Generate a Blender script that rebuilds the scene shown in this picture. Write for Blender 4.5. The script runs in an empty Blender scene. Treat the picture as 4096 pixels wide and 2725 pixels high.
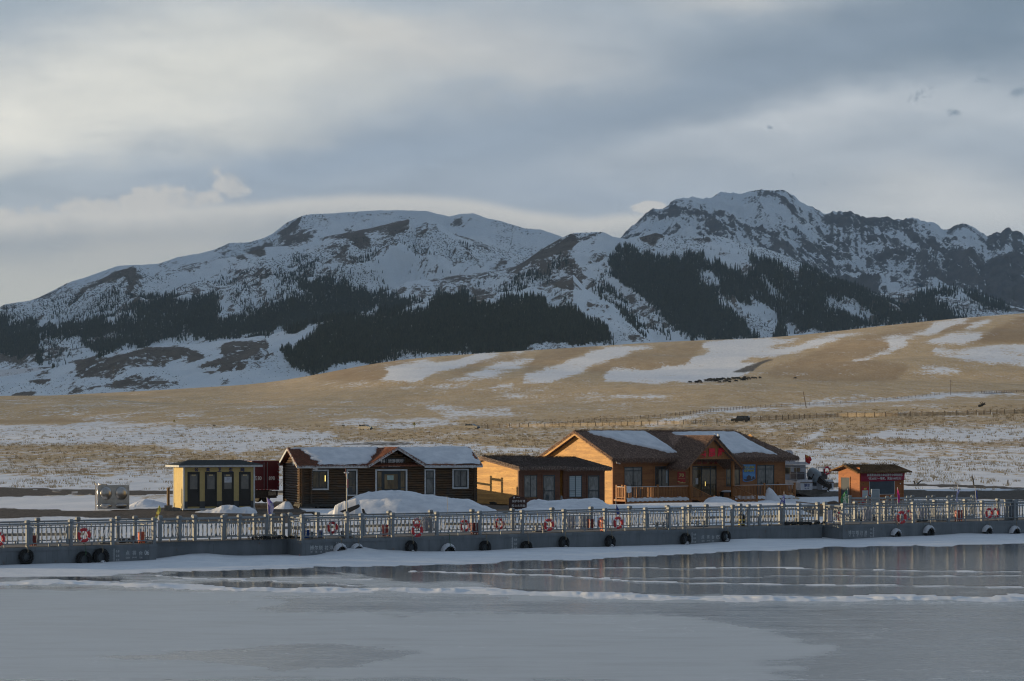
import bpy, math, random
import numpy as np
from mathutils import Vector, Matrix

# ============ camera, world, sun, exposure ============
scene = bpy.context.scene
COL = scene.collection
F, CX, HY, EYE = 10000.0, 2048.0, 1740.0, 6.1      # focal length in photo pixels, horizon row, eye height
SUN_AZ, SUN_EL = math.radians(-3.0), math.radians(5.8)
SUN = Vector((-math.cos(SUN_AZ)*math.cos(SUN_EL), -math.sin(SUN_AZ)*math.cos(SUN_EL), math.sin(SUN_EL)))

cam_d = bpy.data.cameras.new('camera'); cam = bpy.data.objects.new('camera', cam_d); COL.objects.link(cam)
cam.location = (0, 0, EYE); cam.rotation_euler = (math.radians(90), 0, 0)
cam_d.sensor_width = 36.0; cam_d.lens = 36.0*F/4096.0
cam_d.shift_y = (HY-1362.5)/4096.0
cam_d.clip_start = 1.0; cam_d.clip_end = 60000.0
scene.camera = cam
scene.view_settings.view_transform = 'Standard'; scene.view_settings.look = 'None'
scene.view_settings.exposure = 0.0; scene.view_settings.gamma = 1.0
cy = scene.cycles
cy.max_bounces = 6; cy.diffuse_bounces = 3; cy.glossy_bounces = 3; cy.transparent_max_bounces = 8; cy.volume_bounces = 0
cy.use_denoising = True; cy.filter_width = 1.15; cy.sample_clamp_indirect = 4.0

sun_d = bpy.data.lights.new('sun', 'SUN'); sun_d.energy = 5.6; sun_d.angle = math.radians(0.6)
sun_d.color = (1.0, 0.745, 0.42)
sun = bpy.data.objects.new('sun', sun_d); COL.objects.link(sun)
sun.rotation_mode = 'QUATERNION'; sun.rotation_quaternion = SUN.to_track_quat('Z', 'Y')

class G:
    """tiny node-graph helper"""
    def __init__(s, nt): s.nt = nt
    def node(s, typ, **kw):
        n = s.nt.nodes.new(typ)
        for k, v in kw.items(): setattr(n, k, v)
        return n
    def put(s, sock, v):
        if isinstance(v, bpy.types.NodeSocket): s.nt.links.new(v, sock)
        elif v is not None: sock.default_value = v
    def m(s, op, a, b=None, c=None, clamp=False):
        n = s.node('ShaderNodeMath', operation=op, use_clamp=clamp)
        s.put(n.inputs[0], a); s.put(n.inputs[1], b)
        if c is not None: s.put(n.inputs[2], c)
        return n.outputs[0]
    def step(s, x, lo, hi):
        n = s.node('ShaderNodeMapRange', interpolation_type='SMOOTHSTEP')
        s.put(n.inputs['Value'], x); s.put(n.inputs['From Min'], lo); s.put(n.inputs['From Max'], hi)
        return n.outputs[0]
    def mix(s, f, a, b, blend='MIX'):
        n = s.node('ShaderNodeMix', data_type='RGBA', blend_type=blend)
        s.put(n.inputs[0], f); s.put(n.inputs[6], col4(a)); s.put(n.inputs[7], col4(b))
        return n.outputs[2]
    def noise(s, vec, scale, detail=4, rough=0.55, dist=0.0):
        n = s.node('ShaderNodeTexNoise')
        s.put(n.inputs['Vector'], vec); s.put(n.inputs['Scale'], scale); s.put(n.inputs['Detail'], detail)
        s.put(n.inputs['Roughness'], rough); s.put(n.inputs['Distortion'], dist)
        return n.outputs[0]
    def map(s, vec, scale=(1, 1, 1), loc=(0, 0, 0), rot=(0, 0, 0)):
        n = s.node('ShaderNodeMapping'); s.put(n.inputs[0], vec)
        n.inputs['Location'].default_value = loc; n.inputs['Rotation'].default_value = rot; n.inputs['Scale'].default_value = scale
        return n.outputs[0]
    def attr(s, name):
        return s.node('ShaderNodeAttribute', attribute_type='GEOMETRY', attribute_name=name).outputs['Fac']
    def obj(s): return s.node('ShaderNodeTexCoord').outputs['Object']
    def pos(s): return s.node('ShaderNodeNewGeometry').outputs['Position']
def col4(c):
    if isinstance(c, (tuple, list)) and len(c) == 3: return (*c, 1.0)
    return c
def srgb(r, g, b):
    f = lambda c: (c/255/12.92) if c <= 10 else ((c/255+0.055)/1.055)**2.4
    return (f(r), f(g), f(b))

def build_world():
    w = bpy.data.worlds.new('World'); scene.world = w; w.use_nodes = True
    nt = w.node_tree; nt.nodes.clear(); g = G(nt)
    d = g.node('ShaderNodeTexCoord').outputs['Generated']
    sp = g.node('ShaderNodeSeparateXYZ'); g.put(sp.inputs[0], d)
    x, y, z = sp.outputs
    yy = g.m('MAXIMUM', y, 0.05)
    # sky position as tangents of azimuth and elevation, in units of a thousand photo pixels
    U0 = g.m('ADD', g.m('MULTIPLY', g.m('DIVIDE', x, yy), 10.0), 2.048)
    V0 = g.m('SUBTRACT', 1.740, g.m('MULTIPLY', g.m('DIVIDE', z, yy), 10.0))
    cb = g.node('ShaderNodeCombineXYZ'); g.put(cb.inputs[0], U0); g.put(cb.inputs[1], V0)
    P = cb.outputs[0]
    nz = g.noise(g.map(P, (0.9, 2.0, 1)), 1.0, 5, 0.55)
    nz2 = g.noise(g.map(P, (1.0, 2.2, 1), (7, 3, 0)), 1.1, 5, 0.55)
    U = g.m('ADD', U0, g.m('MULTIPLY', g.m('SUBTRACT', nz, 0.5), 0.9))
    V = g.m('ADD', V0, g.m('MULTIPLY', g.m('SUBTRACT', nz2, 0.5), 0.42))
    def blob(cu, cv, su, sv, ang=0.0, UU=None, VV=None):
        ca, sa = math.cos(math.radians(ang)), math.sin(math.radians(ang))
        du = g.m('SUBTRACT', UU or U, cu); dv = g.m('SUBTRACT', VV or V, cv)
        p = g.m('DIVIDE', g.m('ADD', g.m('MULTIPLY', du, ca), g.m('MULTIPLY', dv, sa)), su)
        q = g.m('DIVIDE', g.m('SUBTRACT', g.m('MULTIPLY', dv, ca), g.m('MULTIPLY', du, sa)), sv)
        return g.m('EXPONENT', g.m('MULTIPLY', g.m('ADD', g.m('MULTIPLY', p, p), g.m('MULTIPLY', q, q)), -1.0))
    c = g.mix(g.step(V, 0.1, 1.1), srgb(160, 169, 181), srgb(152, 162, 177))
    for cu, cv, su, sv, an, colr, k in SKY_BLOBS:
        c = g.mix(g.m('MULTIPLY', blob(cu, cv, su, sv, an), k), c, srgb(*colr))
    # fine streaks
    st = g.noise(g.map(P, (1.2, 4.5, 1), (1, 5, 0), (0, 0, math.radians(-9))), 1.6, 7, 0.6, 0.4)
    c = g.mix(0.30, c, g.mix(g.step(st, 0.25, 0.75), (0.72, 0.74, 0.77), (1.28, 1.26, 1.23)), 'MULTIPLY')
    # cloud bank lying behind the left massif: its top edge is a curve over azimuth
    fc = g.node('ShaderNodeFloatCurve'); cu = fc.mapping.curves[0]
    pts = BANK
    cu.points[0].location = (pts[0][0]/5.0, pts[0][1]); cu.points[1].location = (pts[-1][0]/5.0, pts[-1][1])
    for a, b in pts[1:-1]: cu.points.new(a/5.0, b)
    fc.mapping.update()
    g.put(fc.inputs['Value'], g.m('DIVIDE', U0, 5.0, clamp=True))
    puff = g.noise(P, 5.5, 6, 0.62, 0.1)
    pw = g.m('MULTIPLY', g.step(U0, 1.25, 0.35), 0.10)
    edge = g.m('SUBTRACT', V0, g.m('ADD', fc.outputs[0], g.m('MULTIPLY', g.m('SUBTRACT', puff, 0.5), g.m('ADD', pw, 0.02))))
    bank = g.m('MULTIPLY', g.step(edge, -0.014, 0.034), g.step(U0, 2.95, 2.65))
    bn = g.noise(g.map(P, (1.0, 4.0, 1)), 1.4, 5, 0.5)
    bcol = g.mix(g.step(edge, 0.010, 0.13), srgb(200, 198, 196), g.mix(g.step(bn, 0.3, 0.7), srgb(156, 161, 169), srgb(176, 176, 177)))
    bcol = g.mix(g.step(V0, 0.95, 1.15), bcol, srgb(184, 184, 182))
    # towering puffs above the bank
    pf = None
    for a in ((0.36, 0.84, .17, .05), (0.55, 0.81, .08, .06), (0.70, 0.81, .12, .06), (0.93, 0.745, .085, .075), (0.82, 0.80, .12, .05), (0.12, 0.88, .20, .06), (2.60, 0.83, .07, .02)):
        e = blob(a[0], a[1], a[2], a[3], 0, U0, V0); pf = e if pf is None else g.m('MAXIMUM', pf, e)
    pfm = g.m('MULTIPLY', g.m('MULTIPLY', g.step(pf, 0.05, 0.3), g.step(g.m('ADD', pf, g.m('MULTIPLY', g.m('SUBTRACT', puff, 0.5), 3.4)), 0.30, 0.85)), 0.8)
    c = g.mix(pfm, c, g.mix(g.step(puff, 0.3, 0.6), srgb(170, 173, 179), srgb(203, 199, 195)))
    c = g.mix(g.m('MULTIPLY', bank, 0.93), c, bcol)
    # small dark scuds on the right
    sc_ = None
    for a in ((3.70, 0.39, .12, .08), (3.82, 0.45, .06, .03), (4.07, 0.36, .05, .06), (3.08, 0.51, .03, .02), (3.17, 0.70, .05, .02), (3.30, 0.735, .05, .03), (3.50, 0.81, .04, .03), (3.95, 0.32, .09, .02)):
        e = blob(a[0], a[1], a[2], a[3], 0, U0, V0); sc_ = e if sc_ is None else g.m('MAXIMUM', sc_, e)
    sn = g.noise(P, 9.0, 5, 0.65, 0.6)
    scm = g.m('MULTIPLY', g.step(g.m('ADD', g.m('MULTIPLY', sc_, .5), g.m('MULTIPLY', g.m('SUBTRACT', sn, .5), 2.2)), 0.40, 0.75), g.m('MULTIPLY', sc_, 0.95))
    c = g.mix(scm, c, srgb(126, 138, 153))
    # away from the view: plain overcast, brighter low in the west
    front = g.m('MULTIPLY', g.step(y, 0.55, 0.9), g.step(z, 0.55, 0.30))
    on = g.noise(d, 2.5, 4, 0.5)
    over = g.mix(g.step(on, 0.3, 0.7), (0.150, 0.210, 0.305), (0.220, 0.280, 0.370))
    over = g.mix(g.step(y, 0.1, -0.5), over, g.mix(g.step(on, 0.3, 0.7), (0.085, 0.108, 0.145), (0.125, 0.148, 0.185)))
    over = g.mix(g.m('MULTIPLY', g.step(x, -0.2, -1.0), g.step(z, 0.4, 0.0)), over, (0.46, 0.38, 0.31))
    c = g.mix(front, over, c)
    sky = g.node('ShaderNodeTexSky', sky_type='NISHITA'); sky.sun_disc = False
    sky.sun_elevation = SUN_EL; sky.sun_rotation = math.atan2(SUN.x, SUN.y); sky.altitude = 2070
    b1 = g.node('ShaderNodeBackground'); g.put(b1.inputs[0], sky.outputs[0]); b1.inputs[1].default_value = 0.02
    b2 = g.node('ShaderNodeBackground'); c = g.mix(1.0, c, (1.015, 0.995, 0.965), 'MULTIPLY'); g.put(b2.inputs[0], c); b2.inputs[1].default_value = SKY_K
    ad = g.node('ShaderNodeAddShader'); g.put(ad.inputs[0], b1.outputs[0]); g.put(ad.inputs[1], b2.outputs[0])
    o = g.node('ShaderNodeOutputWorld'); g.put(o.inputs[0], ad.outputs[0])
    w.cycles.sampling_method = 'MANUAL'; w.cycles.sample_map_resolution = 512
SKY_K = 1.22
SKY_BLOBS = [  # centre (thousand px), radii, tilt, colour, weight
    (0.10, 0.45, 1.05, 0.30, -6, (236, 233, 224), 1.0),
    (0.85, 0.28, 0.75, 0.20, -8, (226, 224, 216), .9),
    (1.60, 0.17, 0.50, 0.12, 14, (216, 212, 205), .95),
    (2.05, 0.20, 0.45, 0.12, 5, (190, 191, 193), .8),
    (0.60, -0.03, 1.2, 0.08, 0, (178, 188, 199), .7),
    (0.00, 0.00, 0.4, 0.10, 0, (160, 170, 180), .6),
    (3.95, 0.08, 1.0, 0.22, -12, (98, 113, 132), 1.0),
    (3.10, 0.26, 1.1, 0.14, -15, (124, 136, 153), 1.0),
    (2.20, 0.46, 0.9, 0.12, -10, (146, 158, 175), .8),
    (3.30, 0.50, 0.75, 0.075, -6, (196, 200, 206), 1.0),
    (4.05, 0.42, 0.5, 0.10, -5, (182, 188, 196), .9),
    (2.90, 0.02, 0.35, 0.06, 0, (194, 194, 194), .8),
    (3.85, 0.82, 0.95, 0.16, 0, (194, 196, 199), .95),
    (2.90, 0.62, 0.7, 0.06, 0, (178, 184, 193), .7),
    (1.30, 0.66, 1.1, 0.12, -5, (150, 163, 181), .9),
    (0.00, 0.76, 0.5, 0.07, -10, (158, 169, 182), .7),
    (2.50, 0.78, 0.7, 0.10, 0, (154, 165, 182), .7),
]
BANK = [(0.0, .868), (.35, .835), (.7, .826), (1.0, .804), (1.3, .778), (1.6, .774), (1.9, .796), (2.15, .842), (2.35, .862), (2.55, .848), (2.8, .885), (5.0, 1.1)]
build_world()

# ============ helpers ============
RND = random.Random(7)
def ray(u, v, Y): return Vector(((u-CX)/F*Y, Y, EYE-(v-HY)/F*Y))
def interp(pts, x): return np.interp(x, [p[0] for p in pts], [p[1] for p in pts])

def tag(o, label=None, cat=None, group=None, kind=None):
    if label: o['label'] = label
    if cat: o['category'] = cat
    if group: o['group'] = group
    if kind: o['kind'] = kind
    return o
def empty(name, loc, rz=0.0, label=None, cat=None, group=None):
    o = bpy.data.objects.new(name, None); COL.objects.link(o); o.location = loc; o.rotation_euler = (0, 0, rz)
    o.empty_display_size = 0.3
    return tag(o, label, cat, group)
def copy_tree(o, parent=None):
    c = o.copy(); COL.objects.link(c)
    if parent is not None: c.parent = parent
    for ch in list(o.children): copy_tree(ch, c)
    return c

class MB:
    """collects shapes and links them as one mesh"""
    def __init__(s): s.v = []; s.f = []; s.mi = []; s.cur = 0
    def add(s, vs, fs):
        n = len(s.v); s.v += [tuple(p) for p in vs]; s.f += [tuple(i+n for i in f) for f in fs]; s.mi += [s.cur]*len(fs)
        return s
    def box(s, x0, x1, y0, y1, z0, z1, M=None):
        vs = [(x, y, z) for z in (z0, z1) for y in (y0, y1) for x in (x0, x1)]
        if M is not None: vs = [M @ Vector(p) for p in vs]
        return s.add(vs, [(0, 2, 3, 1), (4, 5, 7, 6), (0, 1, 5, 4), (2, 6, 7, 3), (0, 4, 6, 2), (1, 3, 7, 5)])
    def bar(s, p, q, w, h=None, up=(0, 0, 1)):
        p, q = Vector(p), Vector(q); h = h or w; d = (q-p); L = d.length; d.normalize()
        up = Vector(up)
        if abs(d.dot(up)) > 0.97: up = Vector((0, 1, 0))
        sx = d.cross(up).normalized(); sz = sx.cross(d).normalized()
        M = Matrix((( sx.x, d.x, sz.x, p.x), (sx.y, d.y, sz.y, p.y), (sx.z, d.z, sz.z, p.z), (0, 0, 0, 1)))
        return s.box(-w/2, w/2, 0, L, -h/2, h/2, M)
    def tube(s, pts, r, n=8, r1=None, caps=True):
        pts = [Vector(p) for p in pts]; k = len(pts); rings = []
        ref = Vector((0.13, 0.21, 0.97))
        for i, p in enumerate(pts):
            d = (pts[min(i+1, k-1)]-pts[max(i-1, 0)]).normalized()
            a = d.cross(ref)
            if a.length < 0.2: a = d.cross(Vector((1, 0, 0)))
            a.normalize(); b = d.cross(a)
            rr = r if r1 is None else r+(r1-r)*i/(k-1)
            if isinstance(r, (list, tuple)): rr = r[i]
            rings.append([p+a*(rr*math.cos(t*2*math.pi/n))+b*(rr*math.sin(t*2*math.pi/n)) for t in range(n)])
        vs = [q for R in rings for q in R]; fs = []
        for i in range(k-1):
            for j in range(n):
                fs.append((i*n+j, i*n+(j+1) % n, (i+1)*n+(j+1) % n, (i+1)*n+j))
        if caps: fs += [tuple(range(n-1, -1, -1)), tuple((k-1)*n+j for j in range(n))]
        return s.add(vs, fs)
    def prism(s, poly, t0, t1, ax='y'):
        """poly: 2D outline; extruded along ax from t0 to t1"""
        n = len(poly)
        def P(a, b, t):
            return {'y': (a, t, b), 'x': (t, a, b), 'z': (a, b, t)}[ax]
        vs = [P(a, b, t0) for a, b in poly]+[P(a, b, t1) for a, b in poly]
        fs = [tuple(range(n)), tuple(range(2*n-1, n-1, -1))]
        fs += [(i, i+n, (i+1) % n+n, (i+1) % n) for i in range(n)]
        return s.add(vs, fs)
    def torus(s, c, R, r, n=28, m=10, sq=1.0, tilt=None, sz=1.0):
        """ring in the local xz plane (axis along y); sq widens the tube along y"""
        vs = []; fs = []
        for i in range(n):
            a = 2*math.pi*i/n
            for j in range(m):
                b = 2*math.pi*j/m
                cr = math.copysign(abs(math.cos(b))**.7, math.cos(b)); sr = math.copysign(abs(math.sin(b))**.7, math.sin(b))
                rr = R+r*cr
                p = Vector((rr*math.cos(a), r*sq*sr, rr*math.sin(a)*sz))
                if tilt is not None: p = tilt @ p
                vs.append(p+Vector(c))
        for i in range(n):
            for j in range(m):
                fs.append((i*m+j, i*m+(j+1) % m, ((i+1) % n)*m+(j+1) % m, ((i+1) % n)*m+j))
        return s.add(vs, fs)
    def ball(s, c, r, n=10, m=7, k=(1, 1, 1)):
        vs = []; fs = []
        for i in range(m+1):
            t = math.pi*i/m
            for j in range(n):
                a = 2*math.pi*j/n
                vs.append((c[0]+r*k[0]*math.sin(t)*math.cos(a), c[1]+r*k[1]*math.sin(t)*math.sin(a), c[2]+r*k[2]*math.cos(t)))
        for i in range(m):
            for j in range(n): fs.append((i*n+j, (i+1)*n+j, (i+1)*n+(j+1) % n, i*n+(j+1) % n))
        return s.add(vs, fs)
    def build(s, name, mat, parent=None, smooth=False, loc=None):
        me = bpy.data.meshes.new(name); me.from_pydata(s.v, [], s.f)
        mats = mat if isinstance(mat, (list, tuple)) else [mat]
        for m in mats: me.materials.append(m)
        if len(mats) > 1: me.polygons.foreach_set('material_index', s.mi)
        me.validate(); 
        import bmesh
        bm = bmesh.new(); bm.from_mesh(me); bmesh.ops.recalc_face_normals(bm, faces=bm.faces); bm.to_mesh(me); bm.free()
        if smooth: me.polygons.foreach_set('use_smooth', [True]*len(me.polygons))
        o = bpy.data.objects.new(name, me); COL.objects.link(o)
        if parent is not None: o.parent = parent
        if loc is not None: o.location = loc
        return o

def np_mesh(name, V, Fq, mat, parent=None, smooth=True, attrs=None):
    """V (n,3), Fq (m,k) with k = 3 or 4"""
    me = bpy.data.meshes.new(name); n = len(V); m, k = Fq.shape
    me.vertices.add(n); me.vertices.foreach_set('co', V.astype(np.float32).ravel())
    me.loops.add(m*k); me.loops.foreach_set('vertex_index', Fq.astype(np.int32).ravel())
    me.polygons.add(m); me.polygons.foreach_set('loop_start', np.arange(0, m*k, k, dtype=np.int32))
    me.polygons.foreach_set('loop_total', np.full(m, k, dtype=np.int32))
    me.polygons.foreach_set('use_smooth', np.full(m, smooth, dtype=bool))
    me.update(calc_edges=True)
    for kk, a in (attrs or {}).items():
        at = me.attributes.new(kk, 'FLOAT', 'POINT'); at.data.foreach_set('value', a.astype(np.float32).ravel())
    me.materials.append(mat)
    o = bpy.data.objects.new(name, me); COL.objects.link(o)
    if parent is not None: o.parent = parent
    return o
def grid_faces(nr, nc):
    i = np.arange(nr-1)[:, None]*nc+np.arange(nc-1)[None, :]
    return np.stack([i, i+1, i+nc+1, i+nc], -1).reshape(-1, 4)

# value noise / fbm for relief
def vnoise(x, y, seed=0):
    xi = np.floor(x).astype(np.int64); yi = np.floor(y).astype(np.int64); xf = x-xi; yf = y-yi
    xf = xf*xf*xf*(xf*(xf*6-15)+10); yf = yf*yf*yf*(yf*(yf*6-15)+10)
    def h(a, b):
        n = (a*374761393+b*668265263+seed*1442695041) & 0x7fffffff
        n = ((n ^ (n >> 13))*1274126177) & 0x7fffffff
        return ((n ^ (n >> 16)) & 0xffff)/65535.0
    return (h(xi, yi)*(1-xf)+h(xi+1, yi)*xf)*(1-yf)+(h(xi, yi+1)*(1-xf)+h(xi+1, yi+1)*xf)*yf
def fbm(x, y, o=5, seed=0, gain=0.5):
    r = 0; a = 1; t = 0
    for i in range(o):
        r = r+a*vnoise(x*2**i+i*17.3, y*2**i+i*9.1, seed+i); t += a; a *= gain
    return r/t
def ridged(x, y, o=4, seed=0, gain=0.5):
    r = 0; a = 1; t = 0
    for i in range(o):
        r = r+a*(1-np.abs(2*vnoise(x*2**i+i*11.7, y*2**i+i*5.3, seed+i)-1)); t += a; a *= gain
    return r/t
def sstep(x, a, b):
    t = np.clip((x-a)/(b-a), 0, 1); return t*t*(3-2*t)

# cover maps: which stuff lies where (snow, rock, forest, frost), drawn as outlines over a quarter-size survey grid
RW, RH, RO = 1624, 681, 300      # grid of 4 px cells, starts at u = -1200
class Cover:
    def __init__(s, base=0.0): s.a = np.full((RH, RW), base, np.float32)
    def poly(s, pts, val, soft=1, mode='set'):
        pts = [(p[0]/4+RO, p[1]/4) for p in pts]
        gx, gy = np.meshgrid(np.arange(RW)+.5, np.arange(RH)+.5)
        ins = np.zeros((RH, RW), bool); n = len(pts)
        for i in range(n):
            x0, y0 = pts[i]; x1, y1 = pts[(i+1) % n]
            if y0 == y1: continue
            c = ((y0 > gy) != (y1 > gy)) & (gx < (x1-x0)*(gy-y0)/(y1-y0)+x0); ins ^= c
        k = ins.astype(np.float32)
        for _ in range(soft): k = blur(k, 1)
        if mode == 'set': s.a = s.a*(1-k)+val*k
        elif mode == 'max': s.a = np.maximum(s.a, k*val)
        elif mode == 'mul': s.a = s.a*(1-k+k*val)
        return s
    def get(s, u, v):
        x = np.clip(u/4+RO-.5, 0, RW-1.001); y = np.clip(v/4-.5, 0, RH-1.001)
        xi = x.astype(int); yi = y.astype(int); xf = x-xi; yf = y-yi; a = s.a
        return (a[yi, xi]*(1-xf)+a[yi, xi+1]*xf)*(1-yf)+(a[yi+1, xi]*(1-xf)+a[yi+1, xi+1]*xf)*yf
def blur(k, r):
    for _ in range(r):
        k = (np.roll(k, 1, 0)+k+np.roll(k, -1, 0))/3; k = (np.roll(k, 1, 1)+k+np.roll(k, -1, 1))/3
    return k
def z1(pts): return [(x/1.568, y/1.568+700) for x, y in pts]
def z2(pts): return [(x/1.568+1300, y/1.568+700) for x, y in pts]
def z3(pts): return [(x/1.568+2600, y/1.568+700) for x, y in pts]
def z4(pts): return [(x/1.151, y/1.151+1400) for x, y in pts]
def z5(pts): return [(x/1.151+2048, y/1.151+1200) for x, y in pts]
def z6(pts): return [(x/1.151, y/1.151+2100) for x, y in pts]
def z7(pts): return [(x/1.151+2048, y/1.151+2100) for x, y in pts]

# ============ materials ============
_M = {}
def new_mat(name):
    m = bpy.data.materials.new(name); m.use_nodes = True; nt = m.node_tree; nt.nodes.clear()
    g = G(nt); b = g.node('ShaderNodeBsdfPrincipled'); o = g.node('ShaderNodeOutputMaterial'); nt.links.new(b.outputs[0], o.inputs[0])
    return m, g, b
def mat(name, c, c2=None, scale=6.0, rough=0.6, metal=0.0, bump=0.0, stretch=(1, 1, 1), detail=5, lo=.35, hi=.65, spec=0.5, bscale=None, coat=0.0):
    if name in _M: return _M[name]
    m, g, b = new_mat(name)
    v = g.map(g.obj(), stretch)
    n = g.noise(v, scale, detail, 0.6)
    if c2 is None: c2 = tuple(x*0.78 for x in c)
    g.put(b.inputs['Base Color'], g.mix(g.step(n, lo, hi), c2, c))
    b.inputs['Roughness'].default_value = rough; b.inputs['Metallic'].default_value = metal
    b.inputs['Specular IOR Level'].default_value = spec
    if coat: b.inputs['Coat Weight'].default_value = coat
    if bump:
        bp = g.node('ShaderNodeBump'); bp.inputs['Strength'].default_value = bump; bp.inputs['Distance'].default_value = 0.02
        g.put(bp.inputs['Height'], g.noise(v, bscale or scale*2.5, 5, 0.6)); g.put(b.inputs['Normal'], bp.outputs[0])
    _M[name] = m; return m
def emis(name, c, k):
    if name in _M: return _M[name]
    m, g, b = new_mat(name); b.inputs['Base Color'].default_value = (*c, 1)
    b.inputs['Emission Color'].default_value = (*c, 1); b.inputs['Emission Strength'].default_value = k
    _M[name] = m; return m

def wood(name, c, c2, row=0.13, dark=0.5, rough=0.6, vertical=False):
    """boards: each board has its own tone, with grain, knots and weathering"""
    m, g, b = new_mat(name); P = g.obj()
    sp = g.node('ShaderNodeSeparateXYZ'); g.put(sp.inputs[0], P)
    a = g.m('ADD', sp.outputs[0], sp.outputs[1]) if vertical else sp.outputs[2]
    idx = g.m('FLOOR', g.m('DIVIDE', a, row))
    cb = g.node('ShaderNodeCombineXYZ'); g.put(cb.inputs[0], g.m('MULTIPLY', idx, 3.71)); g.put(cb.inputs[1], g.m('MULTIPLY', g.m('ADD', sp.outputs[0], sp.outputs[1]), 0.0 if vertical else 0.4))
    tone = g.noise(cb.outputs[0], 1.0, 2, 0.5)
    grain = g.noise(g.map(P, (30, 30, 2.5) if vertical else (2.5, 2.5, 30)), 1.0, 5, 0.6, 0.6)
    knot = g.noise(g.map(P, (5, 5, 7)), 1.0, 1, 0.4)
    weather = g.noise(P, 0.9, 4, 0.6)
    cc = g.mix(g.step(tone, 0.32, 0.68), c2, c)
    cc = g.mix(g.m('MULTIPLY', g.step(grain, 0.40, 0.68), 0.40), cc, tuple(x*dark for x in c2))
    cc = g.mix(g.m('MULTIPLY', g.step(knot, 0.70, 0.76), 0.75), cc, tuple(x*0.3 for x in c2))
    cc = g.mix(g.m('MULTIPLY', g.step(weather, 0.45, 0.75), 0.35), cc, tuple(x*0.6 for x in c2))
    g.put(b.inputs['Base Color'], cc); b.inputs['Roughness'].default_value = rough
    bp = g.node('ShaderNodeBump'); bp.inputs['Strength'].default_value = 0.35; bp.inputs['Distance'].default_value = 0.01
    g.put(bp.inputs['Height'], grain); g.put(b.inputs['Normal'], bp.outputs[0])
    return m
def thatch_mat(name, c, c2, c3):
    m, g, b = new_mat(name); P = g.obj()
    n1 = g.noise(g.map(P, (22, 5, 5)), 1.0, 6, 0.7, 0.5); n2 = g.noise(P, 1.7, 5, 0.6)
    n3 = g.noise(g.map(P, (3, 9, 9)), 1.3, 4, 0.6)
    n4 = g.noise(P, 9.0, 6, 0.8); cc = g.mix(g.step(n1, 0.38, 0.62), c2, c); cc = g.mix(g.m('MULTIPLY', g.step(n2, 0.4, 0.65), 0.5), cc, c3); cc = g.mix(g.m('MULTIPLY', g.step(n4, 0.50, 0.62), 0.8), cc, tuple(min(1, x*2.3) for x in c))
    cc = g.mix(g.m('MULTIPLY', g.step(n3, 0.5, 0.7), 0.5), cc, tuple(x*0.35 for x in c2))
    g.put(b.inputs['Base Color'], cc); b.inputs['Roughness'].default_value = 0.9; b.inputs['Specular IOR Level'].default_value = 0.1
    bp = g.node('ShaderNodeBump'); bp.inputs['Strength'].default_value = 0.9; bp.inputs['Distance'].default_value = 0.05
    g.put(bp.inputs['Height'], n1); g.put(b.inputs['Normal'], bp.outputs[0])
    return m
def snow_mat(name='snow_lying'):
    if name in _M: return _M[name]
    m, g, b = new_mat(name); P = g.obj()
    n = g.noise(P, 1.3, 6, 0.6); n2 = g.noise(P, 14, 4, 0.6)
    cc = g.mix(g.step(n, 0.3, 0.7), (0.60, 0.63, 0.68), (0.76, 0.78, 0.82)); cc = g.mix(g.m('MULTIPLY', g.step(n2, 0.58, 0.72), 0.30), cc, (0.52, 0.50, 0.48))
    g.put(b.inputs['Base Color'], cc); b.inputs['Roughness'].default_value = 0.75; b.inputs['Specular IOR Level'].default_value = 0.25
    bp = g.node('ShaderNodeBump'); bp.inputs['Strength'].default_value = 0.5; bp.inputs['Distance'].default_value = 0.06
    g.put(bp.inputs['Height'], g.noise(g.map(P, (1.5, 3, 3)), 2.0, 6, 0.6)); g.put(b.inputs['Normal'], bp.outputs[0])
    _M[name] = m; return m
def glass_mat(name, c=(0.03, 0.035, 0.04), c2=(0.10, 0.085, 0.065), rough=0.08, scale=1.4):
    if name in _M: return _M[name]
    m, g, b = new_mat(name); P = g.obj()
    n = g.noise(g.map(P, (1.5, 1.5, 0.8)), scale, 4, 0.55, 0.8)
    g.put(b.inputs['Base Color'], g.mix(g.step(n, 0.35, 0.7), c, c2)); b.inputs['Roughness'].default_value = rough
    b.inputs['IOR'].default_value = 1.5; b.inputs['Coat Weight'].default_value = 0.6; b.inputs['Coat Roughness'].default_value = 0.03
    _M[name] = m; return m

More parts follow.
